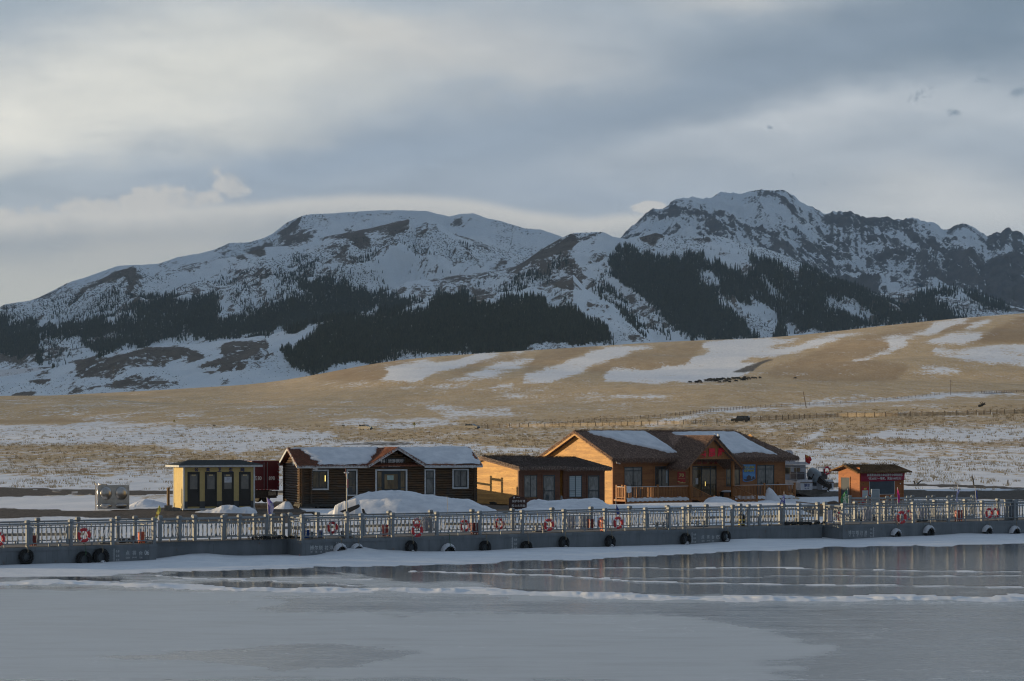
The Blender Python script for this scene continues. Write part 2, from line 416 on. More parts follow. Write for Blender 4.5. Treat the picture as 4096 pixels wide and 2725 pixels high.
# lettering: mesh made from the built-in font
def lettering(s, h, mat_, parent, name='lettering', w=None, at=(0, 0, 0), bold=0.0, thick=0.012, rot=None, space=1.0):
    cu = bpy.data.curves.new('letters', 'FONT'); cu.body = s; cu.align_x = 'CENTER'; cu.align_y = 'CENTER'
    cu.size = 1.0; cu.offset = bold; cu.extrude = 0.0; cu.space_character = space; cu.resolution_u = 3
    o = bpy.data.objects.new('letters', cu); COL.objects.link(o)
    bpy.context.view_layer.update()
    dg = bpy.context.evaluated_depsgraph_get()
    me = bpy.data.meshes.new_from_object(o.evaluated_get(dg))
    bpy.data.objects.remove(o)
    n = len(me.vertices); co = np.empty(n*3); me.vertices.foreach_get('co', co); co = co.reshape(-1, 3)
    lo, hi = co[:, :2].min(0), co[:, :2].max(0); ctr = (lo+hi)/2
    sy = h/(hi[1]-lo[1]); sx = sy if w is None else w/(hi[0]-lo[0])
    fs = [tuple(p.vertices) for p in me.polygons]; bpy.data.meshes.remove(me)
    X = (co[:, 0]-ctr[0])*sx; Z = (co[:, 1]-ctr[1])*sy
    # solid letters: front face, back face, side walls on the boundary edges
    m = MB(); vs = [(a, -thick, b) for a, b in zip(X, Z)]+[(a, 0.0, b) for a, b in zip(X, Z)]
    edges = {}
    for f in fs:
        for i in range(len(f)): edges[(f[i], f[(i+1) % len(f)])] = 1
    side = [(a, b, b+n, a+n) for (a, b) in edges if (b, a) not in edges]
    m.add(vs, list(fs)+side)
    if rot is not None: m.v = [tuple(rot @ Vector(p)) for p in m.v]
    m.v = [(p[0]+at[0], p[1]+at[1], p[2]+at[2]) for p in m.v]
    me = bpy.data.meshes.new(name); me.from_pydata(m.v, [], m.f); me.materials.append(mat_)
    ob = bpy.data.objects.new(name, me); COL.objects.link(ob)
    if parent is not None: ob.parent = parent
    return ob
# ============ pontoon line (needed by the ground) ============
PA = ray(110, 2190, 114.9); PB = ray(3930, 2190, 149.9)
TH_P = math.atan2(PB.y-PA.y, PB.x-PA.x)
def pontoon_Y(X): return PA.y+(X-PA.x)*math.tan(TH_P)

# ============ lake ice ============
def ice_material():
    m, g, b = new_mat('lake_ice'); P = g.pos()
    f = g.attr('frost'); s = g.attr('snow')
    n1 = g.noise(g.map(P, (0.30, 1.0, 1)), 1.0, 7, 0.65, 0.3); n2 = g.noise(g.map(P, (1.2, 4.0, 1)), 1.6, 6, 0.7)
    n3 = g.noise(g.map(P, (0.05, 0.22, 1)), 1.0, 5, 0.6, 0.5)
    fr = g.m('ADD', f, g.m('MULTIPLY', g.m('SUBTRACT', n1, 0.5), 1.0)); fr = g.m('ADD', fr, g.m('MULTIPLY', g.m('SUBTRACT', n3, 0.5), 0.35))
    fr = g.m('MULTIPLY', fr, g.step(f, 0.02, 0.12)); k = g.step(fr, 0.05, 0.95)
    speck = g.m('MULTIPLY', g.step(n2, 0.50, 0.66), g.step(f, 0.02, 0.3))
    base = g.mix(k, (0.012, 0.020, 0.028), (0.45, 0.485, 0.51))
    base = g.mix(g.m('MULTIPLY', speck, 0.34), base, (0.50, 0.53, 0.56))
    wisp = g.step(g.noise(g.map(P, (0.12, 2.2, 1), (3, 1, 0)), 1.0, 6, 0.7, 0.6), 0.57, 0.68)
    base = g.mix(g.m('MULTIPLY', wisp, 0.16), base, (0.50, 0.53, 0.56))
    vo = g.node('ShaderNodeTexVoronoi', feature='DISTANCE_TO_EDGE'); vo.inputs['Scale'].default_value = 1.0
    wv = g.node('ShaderNodeVectorMath', operation='ADD'); g.put(wv.inputs[0], g.map(P, (0.045, 0.10, 1))); g.put(wv.inputs[1], g.mix(1.0, (0, 0, 0), g.map(P, (0, 0, 0)))); nn = g.node('ShaderNodeTexNoise'); nn.inputs['Scale'].default_value = 0.35; nn.inputs['Detail'].default_value = 6; g.put(nn.inputs['Vector'], P); g.put(wv.inputs[1], nn.outputs['Color']); g.put(vo.inputs['Vector'], wv.outputs[0])
    crack = g.m('MULTIPLY', g.step(vo.outputs['Distance'], 0.010, 0.002), g.step(n3, 0.42, 0.58)); base = g.mix(g.m('MULTIPLY', crack, 0.55), base, (0.58, 0.61, 0.64))
    sm = g.step(g.m('ADD', s, g.m('ADD', g.m('MULTIPLY', g.m('SUBTRACT', g.noise(g.map(P, (0.9, 2.2, 1)), 1.5, 8, 0.75), 0.5), 1.1), g.m('MULTIPLY', g.m('SUBTRACT', g.noise(g.map(P, (0.10, 0.5, 1), (4, 4, 0)), 1.0, 5, 0.6), 0.5), 1.0))), 0.45, 0.68)
    snowc = g.mix(g.step(g.noise(P, 0.8, 5, 0.6), 0.3, 0.7), (0.70, 0.73, 0.77), (0.80, 0.82, 0.85))
    base = g.mix(sm, base, snowc)
    g.put(b.inputs['Base Color'], base)
    r = g.m('ADD', 0.12, g.m('MULTIPLY', k, 0.28)); r = g.m('ADD', r, g.m('MULTIPLY', sm, 0.5), clamp=True)
    g.put(b.inputs['Roughness'], r); b.inputs['IOR'].default_value = 1.31
    g.put(b.inputs['Specular IOR Level'], g.m('SUBTRACT', 0.5, g.m('MULTIPLY', sm, 0.4)))
    bp = g.node('ShaderNodeBump'); bp.inputs['Distance'].default_value = 0.05
    g.put(bp.inputs['Strength'], g.m('ADD', 0.06, g.m('ADD', g.m('MULTIPLY', k, 0.14), g.m('MULTIPLY', sm, 0.3))))
    g.put(bp.inputs['Height'], g.noise(g.map(P, (1.0, 1.6, 1)), 2.2, 6, 0.65)); g.put(b.inputs['Normal'], bp.outputs[0])
    return m

RIDGE_V = [(-1500, 2335)]+z6([(0, 280), (400, 276), (700, 290), (1000, 305), (1400, 315), (1800, 311), (2357, 318)])+z7([(300, 330), (700, 345), (1200, 352), (2357, 352)])+[(5600, 2404)]
SNOW_V = [(-1500, 2320)]+z6([(0, 240), (400, 240), (700, 225), (1300, 205), (1900, 185), (2357, 172)])+z7([(300, 165), (700, 142), (1080, 122), (1500, 106), (2357, 88)])+[(5600, 2140)]
def build_ice():
    fr = Cover(0.0)
    fr.poly([(-1200, 2345), (5300, 2404), (5300, 2730), (-1200, 2730)], 0.80, 5)
    fr.poly(z7([(-60, 345), (700, 350), (3300, 352), (3300, 719), (1400, 719), (1180, 690), (1450, 640), (1080, 662), (1450, 600), (1570, 541), (1100, 502), (1090, 458), (740, 415), (0, 398)]), 0.34, 4)
    fr.poly(z6([(1150, 330), (1500, 322), (2400, 326), (2400, 402), (1900, 412), (1300, 400), (1150, 388), (1350, 350)]), 0.40, 2)
    fr.poly(z6([(480, 606), (900, 576), (1500, 551), (1780, 578), (2050, 606), (1620, 652), (1250, 668), (930, 636)]), 0.32, 1)
    fr.poly(z6([(860, 352), (1100, 345), (1200, 352), (1000, 362)]), 0.5, 1)
    # band between the ridge and the pontoon snow: frosty on the left, open black ice on the right
    fr.poly([(-1200, 2290), (600, 2290), (1150, 2270), (1700, 2290), (2100, 2380), (1200, 2374), (600, 2352), (-1200, 2340)], 0.55, 2)
    for P_ in ([(190, 244), (300, 238), (520, 246), (560, 262), (400, 272), (250, 262)], [(730, 228), (900, 208), (1300, 200), (1560, 210), (1600, 228), (1200, 240), (800, 238)],
               [(900, 268), (1200, 262), (1640, 276), (1700, 296), (1500, 300), (1100, 288)], [(1500, 190), (2357, 180), (2357, 260), (1900, 262), (1700, 240)]):
        fr.poly(z6(P_), 0.0, 1)
    sn = Cover(0.0)
    n = 60; us = np.linspace(-1200, 5290, n)
    sn.poly([(u, interp(SNOW_V, u)) for u in us]+[(5290, 2000), (-1200, 2000)], 1.0, 1)
    sn.poly([(u, interp(RIDGE_V, u)-16-6*math.sin(u*.011)-6*max(0, (u-1500)/2500)) for u in us]+[(u, interp(RIDGE_V, u)+3) for u in us[::-1]], 0.95, 0)
    for pts, w in ((z7([(0, 205), (900, 198), (1600, 206), (2357, 215)]), 2.5), (z7([(380, 242), (1100, 240), (1700, 236), (2357, 238)]), 2.0), (z7([(-300, 222), (200, 236), (600, 262), (1200, 272), (1700, 282), (2357, 290)]), 3.5),
                   (z6([(700, 236), (1100, 258), (1500, 270), (1700, 285)]), 2.5), (z6([(380, 268), (900, 252), (1300, 246), (1700, 250)]), 2.0), (z6([(1900, 212), (2100, 218), (2357, 226)]), 3)):
        sn.poly([(a, b-w) for a, b in pts]+[(a, b+w) for a, b in pts[::-1]], 0.80, 0)
    us = np.arange(-1200, 5300, 9.0); vs = np.concatenate([np.array([1990, 2060, 2100, 2130, 2150.]), np.arange(2160, 2420, 2.5), np.arange(2420, 2740, 6.0), np.array([2800, 2950, 3300, 4200, 7000, 14000.])])
    U, V = np.meshgrid(us, vs); Y = F*EYE/(V-HY); X = (U-CX)/F*Y
    snow = sn.get(U+120*(fbm(U/170, V/30, 4, 41)-.5), V+(15+25*(V > 2420))*(fbm(U/210, V/24, 4, 42)-.5)); frost = fr.get(U+260*(fbm(U/260, V/26, 5, 43)-.5), V+60*(fbm(U/330, V/34, 5, 44)-.5)*sstep(V, 2400, 2470)+10*(fbm(U/120, V/12, 3, 45)-.5))
    nearline = sstep(V, 2120, 2200)
    drift = fbm(X*.12, Y*.35, 4, 3)
    Z = 0.16*snow*sstep(V, 2110, 2150)*(0.3+1.2*drift)*sstep(interp(SNOW_V, U)-V, -6, 40)
    rdg = np.exp(-((V-interp(RIDGE_V, U)+6)/7.0)**2)
    Z = Z+0.13*rdg*(0.1+1.1*ridged(X*1.6, Y*1.2, 4, 5)*sstep(fbm(X*.25, Y*.3, 3, 15), .3, .6))
    Z = Z+0.035*snow*(V > interp(SNOW_V, U))*(1-rdg)*fbm(X*2, Y*2, 3, 9)
    # wind drifts against the hull
    d = (pontoon_Y(X)-Y)*math.cos(TH_P)
    for u0, hgt, w in ((775, .17, 1.3), (1340, .12, .7), (1440, .26, 1.0), (1550, .10, 1.4), (2960, .10, 2.0), (3150, .04, 3.0), (3950, .12, 5.0)):
        x0 = (u0-CX)/F*np.interp(u0, [110, 3930], [114.9, 149.9]); x = X-x0
        Z = Z+hgt*np.exp(-(x/w)**2)*np.exp(-np.maximum(d-.1, 0)/1.1)*(0.8+.4*fbm(X, Y, 3, 2))
    V3 = np.stack([X, Y, Z], -1).reshape(-1, 3)
    o = np_mesh('lake_ice', V3, grid_faces(*U.shape), ice_material(), attrs={'frost': frost, 'snow': snow})
    tag(o, kind='structure')
build_ice()

# ============ shore and steppe ============
# image row of the ground as a function of distance, for four bearings; this fixes the slope of the land
YK = [180, 230, 300, 400, 550, 750, 1000, 1300, 1700, 2300, 3200]
VK = {0:    [1996, 1952, 1902, 1850, 1793, 1742, 1690, 1650, 1622, 1602, 1590],
      1000: [1998, 1955, 1905, 1852, 1790, 1733, 1682, 1640, 1608, 1574, 1545],
      1500: [1998, 1955, 1905, 1850, 1785, 1726, 1676, 1630, 1592, 1540, 1478],
      2200: [1998, 1950, 1895, 1835, 1768, 1706, 1655, 1605, 1560, 1490, 1394],
      3000: [1992, 1935, 1865, 1790, 1722, 1678, 1632, 1580, 1530, 1450, 1350],
      4096: [1985, 1925, 1845, 1765, 1700, 1650, 1600, 1548, 1480, 1380, 1249]}
HORI = [(-1200, 1600), (0, 1592), (500, 1568), (1150, 1529), (1225, 1512), (1300, 1491), (1428, 1456), (1619, 1433), (1912, 1411), (2193, 1395), (2614, 1366), (2791, 1357), (3148, 1349), (3302, 1325), (3493, 1303), (3684, 1284), (3875, 1264), (4096, 1248), (5300, 1180)]
def ground_v(u, Y):
    u = np.asarray(u, float); return sum(ground_v0(u+d, Y)*k for d, k in ((-240, .1), (-160, .15), (-80, .16), (0, .18), (80, .16), (160, .15), (240, .1)))
def ground_v0(u, Y):
    u = np.asarray(u, float); Y = np.asarray(Y, float); ks = sorted(VK)
    uu = np.clip(u, 0, 4096); ly = np.log(np.clip(Y, 120, 3200))
    rows = [np.interp(ly, np.log(YK), VK[k]) for k in ks]
    out = rows[0]*0.0
    for i in range(len(ks)-1):
        a, b = ks[i], ks[i+1]; w = np.clip((uu-a)/(b-a), 0, 1)
        sel = (uu >= a) & (uu <= b); out = np.where(sel, rows[i]*(1-w)+rows[i+1]*w, out)
    # reach the skyline of the steppe at 3200 m
    t = sstep(ly, math.log(1300), math.log(3200)); top = np.array([np.interp(ly*0+math.log(3200), np.log(YK), VK[k]) for k in ks])
    tv = rows[0]*0.0
    for i in range(len(ks)-1):
        a, b = ks[i], ks[i+1]; w = np.clip((uu-a)/(b-a), 0, 1); sel = (uu >= a) & (uu <= b); tv = np.where(sel, top[i]*(1-w)+top[i+1]*w, tv)
    return out+(np.interp(u, [p[0] for p in HORI], [p[1] for p in HORI])-tv)*t
def ground_z(X, Y):
    X = np.asarray(X, float); Y = np.asarray(Y, float)
    u = X/Y*F+CX
    zf = EYE+(HY-ground_v(u, Y))*Y/F
    # hill relief, away from the skyline
    k = sstep(Y, 900, 1500)*(1-sstep(Y, 2700, 3150))
    zf = zf+k*26*(fbm(X/420+Y/1500, Y/700, 4, 11)-.5)
    k2 = sstep(Y, 230, 330)*(1-sstep(Y, 1300, 2500))
    zf = zf+k2*1.5*(fbm(X/55, Y/140, 4, 4)-.5)
    d = (Y-pontoon_Y(X))*math.cos(TH_P)
    zn = -0.25+0.62*sstep(d, 2, 10)+0.85*sstep(d, 10, 34)
    zn = zn+0.10*(fbm(X*.22, Y*.22, 4, 6)-.5)*sstep(d, 4, 10)
    for ax, ay, az, r in ANCH:
        w = np.exp(-((X-ax)**2+(Y-ay)**2)/r**2); zn = zn*(1-w)+az*w
    t = sstep(Y, 196, 236)
    return zn*(1-t)+zf*t
ANCH = []   # building plots: X, Y, height, radius
def anchor(u, v, Y, r=6): p = ray(u, v, Y); ANCH.append((p.x, p.y, p.z, r))
anchor(800, 2040, 160, 5); anchor(440, 2042, 163, 4); anchor(1300, 2034, 167, 5); anchor(1700, 2032, 170, 6); anchor(2020, 2022, 183, 6); anchor(2250, 2020, 184, 5)
anchor(2550, 2032, 193, 6); anchor(2900, 2030, 196, 7); anchor(3500, 2030, 186, 5); anchor(3250, 2008, 214, 8); anchor(1060, 2014, 173, 3); anchor(3150, 2012, 200, 5)
def on_ground(u, v, Y0=None):
    """the point of the ground seen at photo position u, v"""
    Ys = np.exp(np.linspace(math.log(150), math.log(3180), 1500)); X = (u-CX)/F*Ys
    vv = HY-(ground_z(X, Ys)-EYE)*F/Ys
    i = np.where(vv <= v)[0]; i = i[0] if len(i) else len(Ys)-1
    Y = float(Ys[i]); x = (u-CX)/F*Y
    return Vector((x, Y, float(ground_z(x, Y))))

def steppe_material():
    m, g, b = new_mat('steppe_ground'); P = g.pos()
    s = g.attr('snow'); dk = g.attr('gravel'); rc = g.attr('tone')
    sp = g.node('ShaderNodeSeparateXYZ'); g.put(sp.inputs[0], P)
    near = g.step(sp.outputs[1], 900.0, 260.0)
    n_far = g.noise(g.map(P, (0.045, 0.010, 0.02)), 1.0, 9, 0.68, 0.3)
    n_mid = g.noise(g.map(P, (0.50, 0.10, 0.1)), 1.0, 9, 0.74, 0.3)
    n_near = g.noise(g.map(P, (1.8, 0.55, 0.5)), 1.0, 9, 0.75, 0.3)
    n = g.m('ADD', g.m('MULTIPLY', n_mid, 0.55), g.m('ADD', g.m('MULTIPLY', n_far, g.m('SUBTRACT', 0.45, g.m('MULTIPLY', near, 0.25))), g.m('MULTIPLY', n_near, g.m('MULTIPLY', near, 0.25))))
    n = g.step(n, 0.32, 0.68)
    thr = g.m('SUBTRACT', 1.0, s)
    smk = g.step(g.m('SUBTRACT', n, thr), -0.06, 0.09)
    smk = g.m('MULTIPLY', smk, g.step(s, 0.02, 0.10))
    gn = g.noise(g.map(P, (0.12, 0.02, 0.05)), 1.0, 6, 0.6); gf = g.noise(g.map(P, (1.2, 0.35, 1)), 1.0, 6, 0.75)
    grass = g.mix(g.step(gn, 0.3, 0.7), (0.43, 0.295, 0.140), (0.58, 0.42, 0.215))
    grass = g.mix(g.m('MULTIPLY', g.step(gf, 0.42, 0.68), 0.5), grass, (0.27, 0.19, 0.105))
    grass = g.mix(g.m('MULTIPLY', rc, 0.85), grass, g.mix(g.step(gf, 0.35, 0.65), (0.19, 0.115, 0.058), (0.30, 0.19, 0.10)))
    # fine dusting of snow between the blades
    dust = g.m('MULTIPLY', g.step(g.noise(g.map(P, (0.8, 0.15, 0.5)), 1.0, 8, 0.8), 0.46, 0.62), g.m('SUBTRACT', 0.46, g.m('MULTIPLY', rc, 0.40)))
    grass = g.mix(dust, grass, (0.66, 0.67, 0.70))
    gv = g.noise(g.map(P, (3, 1.2, 3)), 1.5, 7, 0.75)
    gravel = g.mix(g.step(gv, 0.35, 0.65), (0.055, 0.047, 0.040), (0.125, 0.105, 0.088))
    gravel = g.mix(g.step(gv, 0.66, 0.74), gravel, (0.35, 0.33, 0.30))
    snow = g.mix(g.step(g.noise(g.map(P, (0.3, 0.08, 0.3)), 1.0, 7, 0.65), 0.3, 0.7), (0.66, 0.69, 0.735), (0.82, 0.83, 0.86))
    gr = g.step(g.m('ADD', dk, g.m('MULTIPLY', g.m('SUBTRACT', g.noise(g.map(P, (0.5, 0.25, 1)), 1.2, 7, 0.7), 0.5), 0.9)), 0.42, 0.58)
    c = g.mix(smk, grass, snow); c = g.mix(gr, c, gravel)
    g.put(b.inputs['Base Color'], c); b.inputs['Roughness'].default_value = 0.9; b.inputs['Specular IOR Level'].default_value = 0.15
    bp = g.node('ShaderNodeBump'); bp.inputs['Strength'].default_value = 0.55; bp.inputs['Distance'].default_value = 0.12
    g.put(bp.inputs['Height'], g.m('ADD', gf, gv)); g.put(b.inputs['Normal'], bp.outputs[0])
    return m

def build_steppe():
    sn = Cover(0.22); us = [-1200, 5290]
    def rows(lst):
        for v0, v1, val in lst: sn.poly([(-1200, v0), (5290, v0), (5290, v1), (-1200, v1)], val, 2)
    rows([(1300, 1600, .16), (1600, 1690, .26), (1690, 1800, .30), (1800, 1860, .36), (1860, 1990, .52), (1990, 2300, .97)])
    # left plain
    sn.poly([(-1200, 1690), (350, 1695), (800, 1708), (1380, 1742), (1260, 1775), (950, 1805), (600, 1775), (-1200, 1755)], .72, 3)
    sn.poly([(0, 1640), (500, 1655), (900, 1640), (1000, 1662), (400, 1690), (-1200, 1685), (-1200, 1640)], .34, 3)
    sn.poly([(-1200, 1690), (200, 1680), (340, 1690), (200, 1702), (-1200, 1700)], 0.05, 2)
    sn.poly([(-1200, 1850), (1200, 1850), (1200, 1900), (-1200, 1895)], .55, 3)
    sn.poly([(-1200, 1905), (1200, 1905), (1200, 1965), (-1200, 1960)], .84, 3)
    sn.poly([(1150, 1760), (1900, 1772), (2300, 1800), (2000, 1812), (1300, 1800)], .70, 2)
    sn.poly([(1300, 1680), (1700, 1678), (1900, 1700), (1560, 1714), (1300, 1708)], .62, 2)
    sn.poly([(1700, 1625), (2050, 1640), (2080, 1665), (1800, 1672)], .55, 2)
    # hill patches
    H = [(z2([(370, 1210), (620, 1160), (700, 1172), (860, 1160), (960, 1120), (1390, 1096), (1150, 1125), (900, 1190), (700, 1250), (560, 1300), (350, 1300), (400, 1250)]), 1),
         (z2([(780, 1290), (900, 1250), (1080, 1180), (1260, 1140), (1340, 1150), (1250, 1190), (1050, 1260), (900, 1292)]), .85),
         (z2([(1190, 1295), (1250, 1240), (1480, 1190), (1620, 1130), (1750, 1080), (2070, 1050), (1950, 1095), (1700, 1180), (1590, 1240), (1450, 1285), (1220, 1312)]), .95),
         (z3([(-250, 1210), (0, 1215), (200, 1180), (270, 1130), (420, 1110), (330, 1080), (350, 1050), (700, 1020), (950, 1022), (700, 1090), (850, 1080), (1050, 1010), (1410, 955), (1200, 1003), (950, 1095), (800, 1135), (650, 1145), (600, 1168), (700, 1190), (620, 1242), (300, 1302), (0, 1310), (-300, 1290)]), 1),
         (z3([(1680, 980), (1740, 930), (2000, 900), (2060, 905), (1850, 965), (1750, 1003), (1560, 1025), (1600, 1060), (1500, 1105), (1380, 1142), (1150, 1202), (1350, 1130), (1480, 1080), (1450, 1030), (1350, 1005), (1500, 1012)]), .95),
         (z3([(1990, 975), (2100, 920), (2210, 892), (2110, 952)]), 1), (z3([(1880, 1000), (2100, 988), (2080, 1035), (1950, 1062), (1650, 1057)]), .95),
         (z3([(1740, 1090), (1900, 1108), (2100, 1070), (2500, 1055), (2500, 1210), (2150, 1192), (1950, 1162), (1750, 1130)]), .85), (z3([(1620, 1190), (1800, 1212), (1990, 1240), (1850, 1262), (1700, 1232)]), .7),
         (z3([(-60, 1568), (0, 1545), (150, 1528), (400, 1480), (700, 1452), (1200, 1436), (1500, 1406), (1780, 1376), (2080, 1368), (2400, 1372), (2400, 1384), (1800, 1396), (1450, 1430), (1150, 1450), (700, 1468), (450, 1494), (200, 1540), (60, 1568)]), 1.0),
         (z3([(900, 1440), (1150, 1410), (1350, 1392), (1300, 1410), (1100, 1428)]), .8), (z3([(2120, 880), (2250, 850), (2450, 812), (2450, 832), (2260, 866)]), 1),
         (z2([(980, 1400), (1150, 1370), (1400, 1380), (1700, 1350), (1850, 1355), (1600, 1372), (1350, 1400)]), .7), (z2([(1520, 1410), (1750, 1385), (2195, 1372), (2195, 1385), (1900, 1405)]), .65),
         (z2([(0, 1300), (350, 1300), (900, 1300), (1300, 1312), (1700, 1300), (1500, 1335), (700, 1345), (0, 1325)]), .42),
         (z5([(1290, 680), (1700, 690), (1930, 735), (1700, 765), (1280, 755)]), .97), (z5([(1700, 600), (2500, 585), (2500, 620), (2150, 650), (1900, 640), (1600, 640)]), .85), (z5([(1400, 650), (2500, 680), (2500, 800), (1900, 820), (1350, 780)]), .72),
         (z5([(1250, 800), (2500, 810), (2500, 950), (1250, 950)]), .93), (z5([(1100, 570), (1350, 560), (1300, 590), (1150, 600)]), .6), (z5([(1290, 665), (1440, 590), (1480, 592), (1330, 668)]), .85)]
    for pts, val in H: sn.poly(pts, val*.9, 4)
    gr = Cover(0.0)
    for pts, val in ((z4([(-1400, 628), (0, 631), (300, 640), (700, 645), (1200, 648), (1320, 650), (1320, 662), (800, 664), (300, 670), (0, 684), (-1400, 690)]), .85),
                     (z4([(-1400, 742), (0, 728), (420, 738), (800, 722), (1320, 700), (1420, 745), (1320, 800), (900, 800), (500, 775), (200, 770), (0, 780), (-1400, 790)]), .78),
                     (z4([(0, 640), (400, 660), (500, 665), (300, 652)]), 0.0),
                     ([(1780, 2012), (2000, 2008), (2100, 2030), (2060, 2065), (1990, 2050), (1880, 2030)], .9),
                     (z5([(1255, 845), (1500, 838), (1800, 842), (2100, 850), (2500, 868), (2500, 880), (1800, 858), (1255, 870)]), .7), (z5([(1200, 880), (1700, 876), (2500, 880), (2500, 925), (1950, 918), (1600, 905), (1200, 905)]), .9),
                     ([(1330, 1716), (1600, 1714), (2100, 1722), (2700, 1708), (2960, 1694), (3100, 1690), (3120, 1702), (2800, 1722), (2200, 1738), (1400, 1738)], .40), ([(2300, 1718), (3000, 1700), (2900, 1730), (2400, 1736)], .48),
                     ([(700, 1708), (1000, 1713), (1400, 1712), (1400, 1722), (1000, 1718)], .55), ([(3950, 1572), (4500, 1572), (4500, 1580), (3950, 1580)], .5),
                     ([(1300, 1780), (1500, 1762), (1700, 1768), (1600, 1790)], .55), (z5([(1960, 610), (2100, 600), (2357, 610), (2000, 625)]), .0), (z5([(1000, 335), (1180, 270), (1250, 262), (1160, 300), (1120, 330), (1060, 338)]), .62),
                     ([(3180, 2030), (3340, 2000), (3380, 2060), (3260, 2070)], .7), ([(60, 2075), (300, 2068), (420, 2078), (250, 2090), (90, 2092)], .2)):
        gr.poly(pts, val, 1)
    tn = Cover(0.0)
    for pts, val in ((z1([(1930, 1270), (2100, 1215), (2300, 1195), (2500, 1230), (2400, 1290), (2000, 1290)]), .6), (z2([(0, 1260), (200, 1190), (500, 1155), (600, 1165), (380, 1220), (350, 1290), (0, 1290)]), .75),
                     (z3([(850, 1180), (1000, 1100), (1200, 1020), (1350, 985), (1700, 960), (1450, 1040), (1480, 1090), (1300, 1150), (1600, 1200), (1500, 1300), (1000, 1310), (700, 1250)]), .75),
                     (z3([(2000, 1060), (2200, 960), (2346, 880), (2600, 860), (2600, 1060), (2200, 1060)]), .95), (z3([(1550, 1010), (1850, 960), (2050, 905), (2190, 890), (1990, 980), (1850, 1000)]), .7),
                     (z3([(1400, 950), (1700, 920), (2000, 885), (1700, 940), (1550, 980)]), .6), (z3([(0, 1050), (350, 1040), (330, 1080), (260, 1130), (180, 1180), (0, 1200)]), .7), (z2([(700, 1160), (900, 1130), (860, 1150), (760, 1170)]), .7),
                     (z2([(1380, 1090), (1700, 1075), (1730, 1090), (1600, 1130), (1450, 1190), (1230, 1240), (1300, 1170)]), .7), (z2([(800, 1240), (1000, 1150), (1300, 1120), (1250, 1145), (1060, 1180), (880, 1250)]), .6),
                     (z2([(1600, 1240), (1720, 1180), (1950, 1095), (2195, 1060), (2195, 1200), (1950, 1230), (1700, 1250)]), .7), ([(-1200, 1585), (600, 1565), (1150, 1530), (1150, 1545), (600, 1590), (-1200, 1610)], .3),
                     ([(-1200, 1680), (320, 1678), (420, 1688), (250, 1696), (-1200, 1694)], .6), ([(3000, 1740), (4500, 1735), (4500, 1800), (3500, 1800), (3050, 1810)], .35)):
        tn.poly(pts, val, 2)
    us = np.concatenate([np.arange(-1200, -20, 40.), np.arange(-20, 4120, 7.), np.arange(4120, 5300, 40.)])
    Ys = np.concatenate([np.arange(112, 236, 1.0), np.exp(np.linspace(math.log(236), math.log(3200), 230)), np.array([3260, 3350, 3500, 3800])])
    U, Y = np.meshgrid(us, Ys); X = (U-CX)/F*Y; Z = ground_z(X, Y)
    k = Ys > 3200; zr = Z[Ys <= 3200][-1]
    Z[k] = zr[None, :]-(Ys[k][:, None]-3200)*0.14
    V = HY-(Z-EYE)*F/Y
    Vq = np.minimum(V, 2720)
    q1 = fbm(X/(4+Y*.03), Y/(10+Y*.06), 5, 51)-.5; q2 = fbm(X/(4+Y*.03)+9, Y/(10+Y*.06), 5, 52)-.5
    s = sn.get(U+110*q1, Vq+34*q2); r = gr.get(U+60*q1, Vq+12*q2); t = tn.get(U+150*q1, Vq+40*q2)*(.75+.9*q2)
    o = np_mesh('steppe_ground', np.stack([X, Y, Z], -1).reshape(-1, 3), grid_faces(*U.shape), steppe_material(), attrs={'snow': s, 'gravel': r, 'tone': t})
    tag(o, kind='structure')
    return sn, gr
SNOWCOV, GRAVCOV = build_steppe()

# ============ mountains ============
def rock_material():
    m, g, b = new_mat('mountain_slope'); P = g.pos()
    rk = g.attr('rock'); fo = g.attr('forest'); ts = g.attr('tone')
    n1 = g.noise(g.map(P, (1, 0.35, 1)), 0.0035, 9, 0.68, 0.5); n2 = g.noise(g.map(P, (1, 0.4, 1)), 0.018, 9, 0.75, 0.3)
    n3 = g.noise(g.map(P, (1, 0.45, 1)), 0.085, 6, 0.8); n = g.step(g.m('ADD', g.m('MULTIPLY', n1, 0.28), g.m('ADD', g.m('MULTIPLY', n2, 0.40), g.m('MULTIPLY', n3, 0.32))), 0.34, 0.66)
    k = g.step(g.m('SUBTRACT', n, g.m('SUBTRACT', 1.0, rk)), -0.03, 0.13); k = g.m('MULTIPLY', k, g.step(rk, 0.02, 0.12))
    rc = g.mix(g.step(n2, 0.35, 0.65), (0.085, 0.063, 0.052), (0.16, 0.125, 0.105)); rc = g.mix(ts, rc, g.mix(g.step(n2, 0.35, 0.65), (0.055, 0.058, 0.065), (0.12, 0.125, 0.135)))
    sc = g.mix(g.step(n1, 0.3, 0.7), (0.74, 0.79, 0.84), (0.88, 0.90, 0.92))
    c = g.mix(k, sc, rc); c = g.mix(g.step(g.m('ADD', fo, g.m('MULTIPLY', g.m('SUBTRACT', n, 0.5), 0.55)), 0.62, 0.85), c, (0.022, 0.026, 0.026))
    g.put(b.inputs['Base Color'], c); b.inputs['Roughness'].default_value = 0.9; b.inputs['Specular IOR Level'].default_value = 0.1
    bp = g.node('ShaderNodeBump'); bp.inputs['Strength'].default_value = 0.6; bp.inputs['Distance'].default_value = 14.0
    g.put(bp.inputs['Height'], g.m('ADD', n2, g.m('MULTIPLY', n3, .35))); g.put(b.inputs['Normal'], bp.outputs[0])
    return m
MROCK = rock_material()

